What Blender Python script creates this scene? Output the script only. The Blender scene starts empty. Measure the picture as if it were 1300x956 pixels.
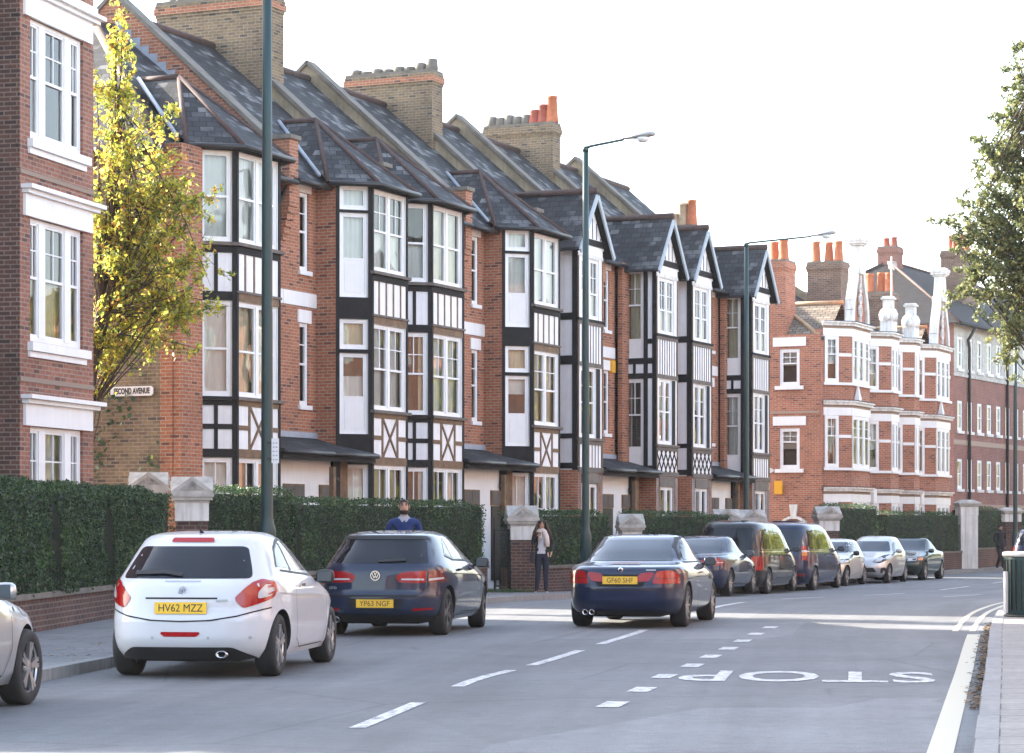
import bpy, math, random
import numpy as np
from mathutils import Vector, Matrix, geometry
from mathutils.bvhtree import BVHTree
random.seed(7); RNG = np.random.default_rng(7)
SC = bpy.context.scene
COL = SC.collection
rad = math.radians

# ---------------------------------------------------------------- camera, sky, sun, exposure
F_PX = 3100.0; HOR = 669.0; EYE = 1.5
cam_d = bpy.data.cameras.new("camera"); cam = bpy.data.objects.new("camera", cam_d); COL.objects.link(cam)
cam_d.sensor_width = 36; cam_d.lens = 36 * F_PX / 1300; cam_d.shift_y = (HOR - 478) / 1300
cam_d.clip_start = 0.1; cam_d.clip_end = 5000
cam.location = (0, 0, EYE); cam.rotation_euler = (rad(90), 0, 0)
SC.camera = cam
SUN_EL = 24.0; SUN_DIR = Vector((-0.86, 0.51, 0)).normalized()     # towards the sun, in plan
world = bpy.data.worlds.new("World"); SC.world = world; world.use_nodes = True
nt = world.node_tree; nt.nodes.clear()
sky = nt.nodes.new("ShaderNodeTexSky"); sky.sky_type = 'NISHITA'; sky.sun_disc = False
sky.sun_elevation = rad(SUN_EL); sky.sun_rotation = math.atan2(SUN_DIR.x, SUN_DIR.y)
sky.air_density = 1.0; sky.dust_density = 1.5; sky.ozone_density = 0.6
bg = nt.nodes.new("ShaderNodeBackground"); bg.inputs[1].default_value = 0.15
wo = nt.nodes.new("ShaderNodeOutputWorld")
hs = nt.nodes.new("ShaderNodeHueSaturation"); hs.inputs["Saturation"].default_value = 0.72      # hazy, whitish autumn sky
nt.links.new(sky.outputs[0], hs.inputs["Color"]); nt.links.new(hs.outputs[0], bg.inputs[0]); nt.links.new(bg.outputs[0], wo.inputs[0])
sl = bpy.data.lights.new("sun", 'SUN'); sl.energy = 4.2; sl.angle = rad(0.5); sl.color = (1, 0.9, 0.76)
so = bpy.data.objects.new("sun", sl); COL.objects.link(so)
sd = Vector((SUN_DIR.x * math.cos(rad(SUN_EL)), SUN_DIR.y * math.cos(rad(SUN_EL)), math.sin(rad(SUN_EL))))
so.rotation_euler = sd.to_track_quat('Z', 'Y').to_euler()
so.location = (-40, 30, 40)
SC.view_settings.view_transform = 'Standard'; SC.view_settings.look = 'None'
SC.view_settings.exposure = 2.55; SC.view_settings.gamma = 1; SC.view_settings.use_curve_mapping = False
SC.cycles.use_denoising = True
SC.cycles.max_bounces = 8; SC.cycles.transparent_max_bounces = 12; SC.cycles.caustics_reflective = False; SC.cycles.caustics_refractive = False

# ---------------------------------------------------------------- materials
class N:
    """small helper round one material's node tree"""
    def __init__(s, name):
        s.m = bpy.data.materials.new(name); s.m.use_nodes = True
        s.t = s.m.node_tree; s.b = s.t.nodes["Principled BSDF"]; s.out = s.t.nodes["Material Output"]
    def n(s, typ, **kw):
        x = s.t.nodes.new(typ)
        for k, v in kw.items():
            if k.startswith("i_"): x.inputs[int(k[2:])].default_value = v
            else: setattr(x, k, v)
        return x
    def l(s, a, b): s.t.links.new(a, b)
    def coord(s, which="Object"): return s.n("ShaderNodeTexCoord").outputs[which]
    def noise(s, co, scale, detail=4, rough=0.6):
        x = s.n("ShaderNodeTexNoise"); x.inputs["Scale"].default_value = scale
        x.inputs["Detail"].default_value = detail; x.inputs["Roughness"].default_value = rough
        s.l(co, x.inputs["Vector"]); return x.outputs["Fac"]
    def ramp(s, fac, stops):
        x = s.n("ShaderNodeValToRGB"); e = x.color_ramp.elements
        while len(e) < len(stops): e.new(0.5)
        for el, (p, c) in zip(e, stops):
            el.position = p; el.color = (c[0], c[1], c[2], 1) if hasattr(c, "__len__") else (c, c, c, 1)
        s.l(fac, x.inputs[0]); return x.outputs[0]
    def mix(s, a, b, fac, blend='MIX'):
        x = s.n("ShaderNodeMix", data_type='RGBA', blend_type=blend)
        for sock, v in ((x.inputs[6], a), (x.inputs[7], b), (x.inputs[0], fac)):
            if hasattr(v, "is_linked"): s.l(v, sock)
            else: sock.default_value = (v[0], v[1], v[2], 1) if hasattr(v, "__len__") else v
        return x.outputs[2]
    def bump(s, h, strength=0.3, dist=0.02):
        x = s.n("ShaderNodeBump"); x.inputs["Strength"].default_value = strength; x.inputs["Distance"].default_value = dist
        s.l(h, x.inputs["Height"]); s.l(x.outputs[0], s.b.inputs["Normal"])
    def col(s, c):
        if hasattr(c, "is_linked"): s.l(c, s.b.inputs["Base Color"])
        else: s.b.inputs["Base Color"].default_value = (*c, 1)
    def set(s, **kw):
        for k, v in kw.items(): s.b.inputs[k.replace("_", " ")].default_value = v
        return s

def simple(name, c, rough=0.6, metal=0.0, var=0.12, scale=3.0, coat=0.0, spec=0.5, bump=0.0, bscale=40, streak=0.0):
    k = N(name); k.set(Roughness=rough, Metallic=metal); k.b.inputs["Coat Weight"].default_value = coat
    k.b.inputs["Coat Roughness"].default_value = 0.04
    k.b.inputs["Specular IOR Level"].default_value = spec
    if var:
        co = k.coord(); f = k.noise(co, scale)
        cc = k.ramp(f, [(0.25, [x * (1 - var) for x in c]), (0.75, [min(1, x * (1 + var)) for x in c])])
        if streak:
            mp = k.n("ShaderNodeMapping"); mp.inputs[3].default_value = (9, 9, 0.5); k.l(co, mp.inputs[0])
            cc = k.mix(cc, k.ramp(k.noise(mp.outputs[0], 1.0, 6, .7), [(0.36, [1 - streak, 1 - streak * 1.05, 1 - streak * 1.15]), (0.56, 1.0)]), 1.0, 'MULTIPLY')
        k.col(cc)
        if bump: k.bump(k.noise(co, bscale), bump, 0.01)
    else: k.col(c)
    return k.m

def brick(name, c1, c2, mortar, dirt=0.35, extra=None, bw=0.225, rh=0.075, ms=0.011, rough=0.88):
    k = N(name); k.set(Roughness=rough); uv = k.coord("UV")
    b = k.n("ShaderNodeTexBrick"); b.inputs["Scale"].default_value = 1
    b.inputs["Brick Width"].default_value = bw; b.inputs["Row Height"].default_value = rh
    b.inputs["Mortar Size"].default_value = ms; b.inputs["Mortar Smooth"].default_value = 0.2; b.inputs["Bias"].default_value = 0.0
    for i, c in ((1, c1), (2, c2), (3, mortar)): b.inputs[i].default_value = (*c, 1)
    k.l(uv, b.inputs[0]); col = b.outputs["Color"]
    if extra:      # odd burnt or pale bricks
        b2 = k.n("ShaderNodeTexBrick"); b2.inputs["Scale"].default_value = 1
        b2.inputs["Brick Width"].default_value = bw; b2.inputs["Row Height"].default_value = rh; b2.inputs["Mortar Size"].default_value = ms
        b2.inputs[1].default_value = (0, 0, 0, 1); b2.inputs[2].default_value = (1, 1, 1, 1); b2.inputs[3].default_value = (0, 0, 0, 1)
        b2.inputs["Bias"].default_value = -0.1
        mp = k.n("ShaderNodeMapping"); mp.inputs[1].default_value = (bw * 40, rh * 34, 0); k.l(uv, mp.inputs[0]); k.l(mp.outputs[0], b2.inputs[0])
        f = k.ramp(b2.outputs["Color"], [(0.74, 0.0), (0.84, 0.8)])
        col = k.mix(col, extra, f)
        col = k.mix(col, b.inputs[3].default_value[:3], b.outputs["Fac"])
    d = k.ramp(k.noise(uv, 0.9, 6, 0.7), [(0.3, 1 - dirt), (0.7, 1.12)])
    d2 = k.ramp(k.noise(uv, 14, 2), [(0.3, 0.82), (0.7, 1.12)])
    col = k.mix(col, d, 1.0, 'MULTIPLY'); col = k.mix(col, d2, 1.0, 'MULTIPLY')
    k.col(col); k.bump(b.outputs["Fac"], -0.4, 0.01)
    return k.m

def slate(name, c1, c2, light, bw=0.3, rh=0.2, moss=None):
    k = N(name); k.set(Roughness=0.75); k.b.inputs['Specular IOR Level'].default_value = 0.25; uv = k.coord("UV")
    b = k.n("ShaderNodeTexBrick"); b.inputs["Scale"].default_value = 1
    b.inputs["Brick Width"].default_value = bw; b.inputs["Row Height"].default_value = rh
    b.inputs["Mortar Size"].default_value = 0.013; b.inputs["Mortar Smooth"].default_value = 0.3
    for i, c in ((1, c1), (2, c2), (3, (0.012, 0.013, 0.016))): b.inputs[i].default_value = (*c, 1)
    k.l(uv, b.inputs[0])
    b2 = k.n("ShaderNodeTexBrick"); b2.inputs["Scale"].default_value = 1
    b2.inputs["Brick Width"].default_value = bw; b2.inputs["Row Height"].default_value = rh; b2.inputs["Mortar Size"].default_value = 0.008
    b2.inputs[1].default_value = (0, 0, 0, 1); b2.inputs[2].default_value = (1, 1, 1, 1); b2.inputs[3].default_value = (0, 0, 0, 1)
    mp = k.n("ShaderNodeMapping"); mp.inputs[1].default_value = (bw * 30, rh * 22, 0); k.l(uv, mp.inputs[0]); k.l(mp.outputs[0], b2.inputs[0])
    lf = k.mix((0, 0, 0), k.ramp(b2.outputs["Color"], [(0.62, 0.0), (0.8, 1.0)]), k.ramp(k.noise(uv, 0.7), [(0.42, 0), (0.6, 1)]))
    col = k.mix(b.outputs["Color"], light, lf)
    col = k.mix(col, k.ramp(k.noise(uv, 2.2, 5), [(0.3, 0.7), (0.7, 1.2)]), 1.0, 'MULTIPLY')
    if moss: col = k.mix(col, moss, k.ramp(k.noise(uv, 1.1, 7, 0.75), [(0.6, 0), (0.72, 0.8)]))
    k.col(col)
    sep = k.n("ShaderNodeSeparateXYZ"); k.l(uv, sep.inputs[0])
    md = k.n("ShaderNodeMath", operation='FRACT'); dv = k.n("ShaderNodeMath", operation='DIVIDE'); dv.inputs[1].default_value = rh
    k.l(sep.outputs[1], dv.inputs[0]); k.l(dv.outputs[0], md.inputs[0])
    k.bump(k.mix(md.outputs[0], b.outputs["Fac"], 0.3), -0.5, 0.02)
    return k.m

def glass_mat(name="window_glass", tint=(0.9, 0.94, 0.93), boost=1.55, rough=0.02):
    k = N(name); t = k.t; t.nodes.remove(k.b)
    fr = k.n("ShaderNodeFresnel"); fr.inputs[0].default_value = 1.5
    mu = k.n("ShaderNodeMath", operation='MULTIPLY', use_clamp=True); mu.inputs[1].default_value = boost; k.l(fr.outputs[0], mu.inputs[0])
    tr = k.n("ShaderNodeBsdfTransparent"); tr.inputs[0].default_value = (*tint, 1)
    gl = k.n("ShaderNodeBsdfGlossy"); gl.inputs["Roughness"].default_value = rough
    co = k.coord(); bp = k.n("ShaderNodeBump"); bp.inputs["Strength"].default_value = 0.25; bp.inputs["Distance"].default_value = 0.02
    k.l(k.noise(co, 1.6, 1), bp.inputs["Height"]); k.l(bp.outputs[0], gl.inputs["Normal"])
    mx = k.n("ShaderNodeMixShader"); k.l(mu.outputs[0], mx.inputs[0]); k.l(tr.outputs[0], mx.inputs[1]); k.l(gl.outputs[0], mx.inputs[2])
    k.l(mx.outputs[0], k.out.inputs[0]); return k.m

def leaf_mat(name, c, trans=0.5, var=0.35):
    k = N(name); k.set(Roughness=0.5); co = k.coord()
    col = k.ramp(k.noise(co, 6.0, 2), [(0.3, [x * (1 - var) for x in c]), (0.7, [min(1, x * (1 + var)) for x in c])])
    k.col(col)
    tl = k.n("ShaderNodeBsdfTranslucent"); k.l(col, tl.inputs[0])
    mx = k.n("ShaderNodeMixShader"); mx.inputs[0].default_value = trans
    k.l(k.b.outputs[0], mx.inputs[1]); k.l(tl.outputs[0], mx.inputs[2]); k.l(mx.outputs[0], k.out.inputs[0])
    return k.m

M = {}
M['brick_red'] = brick('red_brick', (0.43, 0.150, 0.072), (0.32, 0.105, 0.052), (0.36, 0.27, 0.20), 0.3, (0.10, 0.035, 0.028))
M['brick_dark'] = brick('dark_red_brick', (0.34, 0.13, 0.082), (0.235, 0.09, 0.062), (0.30, 0.23, 0.18), 0.35, (0.085, 0.042, 0.04))
M['brick_return'] = brick('dark_return_brick', (0.15, 0.075, 0.058), (0.085, 0.05, 0.045), (0.24, 0.19, 0.155), 0.4, (0.035, 0.03, 0.032))  # darker, browner brick for the villa's left return
M['brick_brown'] = brick('brown_chimney_brick', (0.22, 0.115, 0.075), (0.14, 0.075, 0.052), (0.26, 0.21, 0.17), 0.4, (0.07, 0.045, 0.04))
M['brick_far'] = brick('plain_red_brick', (0.26, 0.095, 0.07), (0.20, 0.072, 0.055), (0.26, 0.17, 0.14), 0.25)
M['brick_r'] = brick('orange_red_brick', (0.43, 0.145, 0.075), (0.32, 0.105, 0.058), (0.36, 0.26, 0.20), 0.25, (0.15, 0.045, 0.035))
M['brick_stock'] = brick('yellow_stock_brick', (0.25, 0.17, 0.09), (0.165, 0.11, 0.064), (0.27, 0.23, 0.18), 0.4, (0.055, 0.045, 0.042))
M['brick_wall'] = brick('garden_wall_brick', (0.135, 0.055, 0.042), (0.075, 0.036, 0.034), (0.19, 0.15, 0.125), 0.5, (0.04, 0.026, 0.027))
M['slate'] = slate('blue_grey_slate', (0.024, 0.025, 0.029), (0.043, 0.045, 0.049), (0.17, 0.172, 0.176))
M['slate_moss'] = slate('mossy_slate', (0.026, 0.031, 0.037), (0.04, 0.045, 0.05), (0.10, 0.105, 0.11), moss=(0.055, 0.06, 0.025))
M['slate_plum'] = slate('plum_slate', (0.017, 0.014, 0.016), (0.022, 0.019, 0.020), (0.024, 0.022, 0.024))
M['tile_stone'] = slate('grey_brown_roof_tiles', (0.17, 0.145, 0.115), (0.24, 0.2, 0.16), (0.36, 0.31, 0.25), 0.3, 0.16)
M['ridge'] = simple('ridge_tile', (0.060, 0.034, 0.030), 0.8, var=0.4, scale=5)
M['white'] = simple('white_paint', (0.77, 0.775, 0.78), 0.5, var=0.05, scale=2, streak=0.05)
M['white_old'] = simple('weathered_white_paint', (0.68, 0.67, 0.65), 0.65, var=0.16, scale=2.2, streak=0.3)
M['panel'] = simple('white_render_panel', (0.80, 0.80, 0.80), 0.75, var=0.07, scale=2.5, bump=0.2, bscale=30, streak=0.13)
M['panel_shade'] = simple('shaded_white_panel', (0.72, 0.725, 0.755), 0.75, var=0.07, scale=2.5, streak=0.1)  # greyer copy of the white panel; side facets' shade put into its colour
M['t_black'] = simple('black_timber', (0.014, 0.013, 0.014), 0.75, spec=0.25, var=0.35, scale=4)
M['t_brown'] = simple('brown_timber', (0.15, 0.088, 0.045), 0.7, var=0.4, scale=5)
M['t_grey'] = simple('grey_weathered_timber', (0.12, 0.10, 0.085), 0.75, var=0.35, scale=5)
M['t_pale'] = simple('pale_blue_grey_board', (0.34, 0.39, 0.43), 0.6, var=0.15, scale=4)
M['render_tan'] = simple('tan_cement_render', (0.27, 0.225, 0.155), 0.85, var=0.32, scale=1.6, bump=0.3, bscale=12, streak=0.25)
M['coping'] = simple('grey_coping_stone', (0.15, 0.135, 0.115), 0.85, var=0.3, scale=3)
M['stone'] = simple('pale_weathered_stone', (0.42, 0.40, 0.37), 0.85, var=0.35, scale=4.5, bump=0.4, bscale=18)
M['stone_dirty'] = simple('lichened_stone', (0.30, 0.285, 0.26), 0.9, var=0.55, scale=9, bump=0.5, bscale=22)
M['lead'] = simple('lead_flashing', (0.30, 0.34, 0.40), 0.5, var=0.2, scale=4)
M['gutter'] = simple('black_gutter', (0.016, 0.016, 0.018), 0.4, var=0.2)
M['pot'] = simple('orange_terracotta', (0.42, 0.13, 0.055), 0.8, var=0.22, scale=6)
M['pot_dark'] = simple('dark_red_terracotta', (0.30, 0.07, 0.045), 0.8, var=0.22, scale=6)
M['pot_buff'] = simple('buff_clay', (0.42, 0.30, 0.19), 0.8, var=0.2, scale=6)
M['glass'] = glass_mat()
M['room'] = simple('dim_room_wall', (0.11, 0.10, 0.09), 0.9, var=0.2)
M['curtain'] = simple('white_net_curtain', (0.74, 0.74, 0.72), 0.9, var=0.06)
M['curtain_cream'] = simple('cream_curtain', (0.62, 0.55, 0.40), 0.9, var=0.1)
M['asphalt'] = None
M['iron'] = simple('black_painted_iron', (0.012, 0.012, 0.013), 0.45, var=0.1)
M['post_green'] = simple('dark_green_post_paint', (0.012, 0.040, 0.040), 0.42, var=0.15, scale=2)
M['lamp_grey'] = simple('lamp_grey', (0.36, 0.38, 0.38), 0.5, var=0.08)
M['lamp_lens'] = simple('lamp_lens', (0.72, 0.74, 0.72), 0.25, var=0.04)
M['yellow_box'] = simple('yellow_alarm_box', (0.72, 0.36, 0.02), 0.5, var=0.08)
M['bark'] = simple('bark', (0.06, 0.045, 0.035), 0.9, var=0.35, scale=8)

def paving(name, c, bw, rh, ms, dirt=0.2):
    return brick(name, c, [x * 0.86 for x in c], [x * 0.4 for x in c], dirt, None, bw, rh, ms, 0.8)
def mp2(k, co):
    m = k.n("ShaderNodeMapping"); m.inputs[3].default_value = (1.3, 0.5, 1); k.l(co, m.inputs[0]); return m.outputs[0]
def asphalt():
    k = N('asphalt'); k.set(Roughness=0.8); co = k.coord("UV")
    a = k.ramp(k.noise(co, 60, 3, 0.8), [(0.3, (0.098, 0.102, 0.108)), (0.7, (0.20, 0.206, 0.215))])
    b = k.ramp(k.noise(co, 0.35, 6, 0.6), [(0.3, 0.8), (0.7, 1.15)]); b = k.mix(b, k.ramp(k.noise(co, 6, 4, .7), [(0.3, 0.86), (0.7, 1.1)]), 1.0, 'MULTIPLY')
    mp = k.n("ShaderNodeMapping"); mp.inputs[3].default_value = (1.6, 0.06, 1); k.l(co, mp.inputs[0])
    c = k.ramp(k.noise(mp.outputs[0], 1.0, 3), [(0.35, 0.88), (0.65, 1.1)])
    col = k.mix(k.mix(a, b, 1.0, 'MULTIPLY'), c, 1.0, 'MULTIPLY')
    vp = k.n("ShaderNodeTexVoronoi", distance='CHEBYCHEV'); vp.inputs["Scale"].default_value = 0.16; k.l(mp2(k, co), vp.inputs["Vector"])
    sc = k.n("ShaderNodeSeparateColor"); k.l(vp.outputs["Color"], sc.inputs[0]); col = k.mix(col, k.ramp(sc.outputs[0], [(0.1, 0.86), (0.9, 1.1)]), 1.0, 'MULTIPLY')
    col = k.mix(col, k.ramp(k.noise(co, 1.7, 7, .75), [(0.56, 1.0), (0.74, 0.72)]), 1.0, 'MULTIPLY')
    vo = k.n("ShaderNodeTexVoronoi", feature='DISTANCE_TO_EDGE'); vo.inputs["Scale"].default_value = 0.22; k.l(co, vo.inputs["Vector"])
    col = k.mix(col, k.ramp(vo.outputs["Distance"], [(0.0, 0.55), (0.006, 1.0)]), 0.6, 'MULTIPLY')
    k.col(col); k.bump(k.noise(co, 90, 2), 0.35, 0.01); return k.m
M['asphalt'] = asphalt()
M['paving'] = paving('grey_paving_slabs', (0.20, 0.20, 0.205), 0.9, 0.6, 0.012)
M['paving_pale'] = paving('pale_concrete_paving', (0.27, 0.26, 0.245), 0.9, 0.6, 0.012)
M['kerb'] = paving('granite_kerb', (0.25, 0.25, 0.25), 0.9, 2.0, 0.01)
M['soil'] = simple('garden_earth', (0.06, 0.05, 0.035), 0.95, var=0.3, scale=2)
M['road_white'] = None
def worn_paint(name, c, under=(0.12, 0.12, 0.122), thr=0.40):
    k = N(name); k.set(Roughness=0.7); co = k.coord()
    f = k.ramp(k.noise(co, 9, 6, 0.75), [(thr, 0.12), (thr + 0.12, 0.95)])
    k.col(k.mix(under, c, f)); return k.m
M['road_white'] = worn_paint('worn_white_road_paint', (0.58, 0.58, 0.57))
M['road_cream'] = worn_paint('worn_cream_road_paint', (0.50, 0.47, 0.37), thr=0.22)
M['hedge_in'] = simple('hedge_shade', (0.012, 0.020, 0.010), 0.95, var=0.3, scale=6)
for i, c in enumerate([(0.028, 0.066, 0.024), (0.042, 0.092, 0.031), (0.020, 0.048, 0.022), (0.085, 0.15, 0.042)]):
    M['hl%d' % i] = leaf_mat('hedge_leaf_%s' % 'abcd'[i], c, 0.22)
for i, c in enumerate([(0.72, 0.66, 0.10), (0.48, 0.52, 0.09), (0.66, 0.46, 0.12), (0.20, 0.27, 0.07), (0.5, 0.24, 0.07)]):
    M['al%d' % i] = leaf_mat('autumn_leaf_%s' % 'abcde'[i], c, 0.62)
for i, c in enumerate([(0.19, 0.22, 0.09), (0.29, 0.31, 0.11), (0.11, 0.15, 0.08), (0.38, 0.35, 0.13)]):
    M['el%d' % i] = leaf_mat('evergreen_leaf_%s' % 'abcd'[i], c, 0.35)
M['dead_leaf'] = simple('fallen_leaf', (0.16, 0.09, 0.035), 0.9, var=0.5, scale=20)

# ---------------------------------------------------------------- mesh helpers
IDM = Matrix.Identity(4)
def frame(o, xd, zd=(0, 0, 1)):
    x = Vector(xd).normalized(); z = Vector(zd); y = z.cross(x).normalized()
    m = Matrix.Identity(4)
    for i in range(3): m[i][0] = x[i]; m[i][1] = y[i]; m[i][2] = z[i]; m[i][3] = o[i]
    return m
class MB:
    def __init__(s): s.v = []; s.f = []; s.m = []; s.s = []
    def add(s, vs, fs, m, X=None, smooth=False):
        o = len(s.v)
        for p in vs:
            p = Vector(p); s.v.append(tuple(X @ p) if X is not None else tuple(p))
        for f in fs: s.f.append([i + o for i in f]); s.m.append(m); s.s.append(smooth)
    def poly(s, pts, m, X=None): s.add(pts, [list(range(len(pts)))], m, X)
    def box(s, x0, x1, y0, y1, z0, z1, m, X=None):
        s.add([(x0, y0, z0), (x1, y0, z0), (x1, y1, z0), (x0, y1, z0), (x0, y0, z1), (x1, y0, z1), (x1, y1, z1), (x0, y1, z1)],
              [(0, 1, 5, 4), (1, 2, 6, 5), (2, 3, 7, 6), (3, 0, 4, 7), (4, 5, 6, 7), (3, 2, 1, 0)], m, X)
    def frustum(s, cx, cy, z0, z1, a0, b0, a1, b1, m, X=None):
        s.add([(cx - a0, cy - b0, z0), (cx + a0, cy - b0, z0), (cx + a0, cy + b0, z0), (cx - a0, cy + b0, z0),
               (cx - a1, cy - b1, z1), (cx + a1, cy - b1, z1), (cx + a1, cy + b1, z1), (cx - a1, cy + b1, z1)],
              [(0, 1, 5, 4), (1, 2, 6, 5), (2, 3, 7, 6), (3, 0, 4, 7), (4, 5, 6, 7), (3, 2, 1, 0)], m, X)
    def prism(s, pts, y0, y1, m, X=None):          # polygon in x,z (counter-clockwise seen from -y) pushed along y
        n = len(pts)
        s.add([(p[0], y0, p[1]) for p in pts] + [(p[0], y1, p[1]) for p in pts],
              [list(range(n)), list(range(2 * n - 1, n - 1, -1))] + [((i + 1) % n, i, i + n, (i + 1) % n + n) for i in range(n)], m, X)
    def bar(s, a, b, w, h, m, X=None, up=(0, 0, 1)):   # rectangular bar from a to b
        a = Vector(a); b = Vector(b); d = (b - a); L = d.length; d.normalize(); u = Vector(up)
        sd = d.cross(u)
        if sd.length < 1e-4: sd = Vector((1, 0, 0))
        sd.normalize(); u = sd.cross(d)
        vs = []
        for p in (a, b):
            for i, j in ((-1, -1), (1, -1), (1, 1), (-1, 1)): vs.append(p + sd * (w / 2 * i) + u * (h / 2 * j))
        s.add(vs, [(3, 2, 1, 0), (4, 5, 6, 7), (0, 1, 5, 4), (1, 2, 6, 5), (2, 3, 7, 6), (3, 0, 4, 7)], m, X)
    def tube(s, pts, r, m, n=8, X=None, cap=True):
        pts = [Vector(p) for p in pts]; rs = r if hasattr(r, "__len__") else [r] * len(pts)
        vs = []; fs = []; pu = None
        for i, p in enumerate(pts):
            d = (pts[min(i + 1, len(pts) - 1)] - pts[max(i - 1, 0)]).normalized()
            if pu is None: pu = d.orthogonal().normalized()
            pu = (pu - d * pu.dot(d)).normalized(); q = d.cross(pu)
            for k in range(n):
                a = 2 * math.pi * k / n; vs.append(p + (pu * math.cos(a) + q * math.sin(a)) * rs[i])
        for i in range(len(pts) - 1):
            for k in range(n): fs.append((i * n + k, i * n + (k + 1) % n, (i + 1) * n + (k + 1) % n, (i + 1) * n + k))
        if cap: fs.append(list(range(n - 1, -1, -1))); fs.append([(len(pts) - 1) * n + k for k in range(n)])
        s.add(vs, fs, m, X, True)
    def lathe(s, prof, m, n=16, X=None, smooth=True, caps=True):   # prof: (radius, z)
        vs = []; fs = []
        for r, z in prof:
            for k in range(n): vs.append((r * math.cos(2 * math.pi * k / n), r * math.sin(2 * math.pi * k / n), z))
        for i in range(len(prof) - 1):
            for k in range(n): fs.append((i * n + k, i * n + (k + 1) % n, (i + 1) * n + (k + 1) % n, (i + 1) * n + k))
        if caps: fs.append([(len(prof) - 1) * n + k for k in range(n)]); fs.append(list(range(n - 1, -1, -1)))
        s.add(vs, fs, m, X, smooth)
    def mesh(s, name, uv=True):
        me = bpy.data.meshes.new(name); me.from_pydata(s.v, [], s.f)
        mats = []
        for m in s.m:
            if m not in mats: mats.append(m)
        for m in mats: me.materials.append(m)
        ix = {m: i for i, m in enumerate(mats)}
        me.polygons.foreach_set("material_index", [ix[m] for m in s.m]); me.polygons.foreach_set("use_smooth", s.s)
        if uv:
            ul = me.uv_layers.new(name="UVMap"); data = [0.0] * (2 * len(me.loops))
            for p in me.polygons:
                n = p.normal
                t = Vector((1, 0, 0)) if abs(n.z) > 0.95 else Vector((-n.y, n.x, 0)).normalized()
                b = n.cross(t)
                for li in p.loop_indices:
                    co = me.vertices[me.loops[li].vertex_index].co
                    data[2 * li] = co.dot(t) + 50; data[2 * li + 1] = co.dot(b) + 50
            ul.data.foreach_set("uv", data)
        me.update(); return me
    def build(s, name, parent=None, uv=True):
        if not s.f: return None
        o = bpy.data.objects.new(name, s.mesh(name, uv)); COL.objects.link(o)
        if parent is not None: o.parent = parent
        return o

def tag(o, label=None, cat=None, group=None, kind=None):
    if label: o["label"] = label
    if cat: o["category"] = cat
    if group: o["group"] = group
    if kind: o["kind"] = kind
    return o
def thing(name, label, cat, loc=(0, 0, 0), rz=0.0, group=None):
    o = bpy.data.objects.new(name, None); COL.objects.link(o); o.empty_display_size = 0.2
    o.location = loc; o.rotation_euler = (0, 0, rz); return tag(o, label, cat, group)

def pchip(pts, ex=1.0):
    xs = [p[0] for p in pts]; ys = [p[1] for p in pts]; n = len(xs)
    d = [(ys[i + 1] - ys[i]) / (xs[i + 1] - xs[i]) for i in range(n - 1)]
    m = [d[0]] + [0 if d[i - 1] * d[i] <= 0 else 2 * d[i - 1] * d[i] / (d[i - 1] + d[i]) for i in range(1, n - 1)] + [d[-1]]
    def f(x):
        if x <= xs[0]: return ys[0] + m[0] * (x - xs[0]) * ex
        if x >= xs[-1]: return ys[-1] + m[-1] * (x - xs[-1]) * ex
        i = 0
        while x > xs[i + 1]: i += 1
        h = xs[i + 1] - xs[i]; t = (x - xs[i]) / h
        return ((1 + 2 * t) * (1 - t) ** 2 * ys[i] + t * (1 - t) ** 2 * h * m[i] + t * t * (3 - 2 * t) * ys[i + 1] + t * t * (t - 1) * h * m[i + 1])
    return f
def text_mesh(txt, size, m, extrude=0.002, offset=0.0, X=None, squeeze=1.0):
    """lettering as a mesh in x,z facing -y, centred"""
    cu = bpy.data.curves.new("lettering", 'FONT'); cu.body = txt; cu.size = size; cu.extrude = extrude; cu.offset = offset
    cu.align_x = 'CENTER'; cu.align_y = 'CENTER'; cu.resolution_u = 3
    o = bpy.data.objects.new("lettering", cu); COL.objects.link(o)
    dg = bpy.context.evaluated_depsgraph_get(); me = bpy.data.meshes.new_from_object(o.evaluated_get(dg))
    bpy.data.objects.remove(o)
    b = MB(); b.add([(v.co.x * squeeze, -v.co.z, v.co.y) for v in me.vertices], [list(p.vertices) for p in me.polygons], m, X)
    return b

# ---------------------------------------------------------------- ground plan: the road bends to the right and drops a little
XL = pchip([(-60, -14), (-20, -10.5), (0, -7.4), (14, -5.75), (20, -5.0), (23.7, -4.55), (26.1, -4.25), (33, -3.35), (40, -2.2), (49, -0.2), (58.5, 2.95), (69.5, 7.35), (82.5, 12.3), (111, 25), (143, 40), (200, 68)])
XR = pchip([(-60, -6), (-20, -3.0), (0, -0.25), (8, 1.4), (16, 3.03), (23.6, 4.57), (38.75, 7.67), (43.9, 8.9), (55, 12.4), (68, 17.6), (82, 23.4), (111, 36), (143, 51), (200, 80)])
def gz(y):
    t = min(1, max(0, (y - 46) / 22)); return -0.28 * t * t * (3 - 2 * t)
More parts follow.
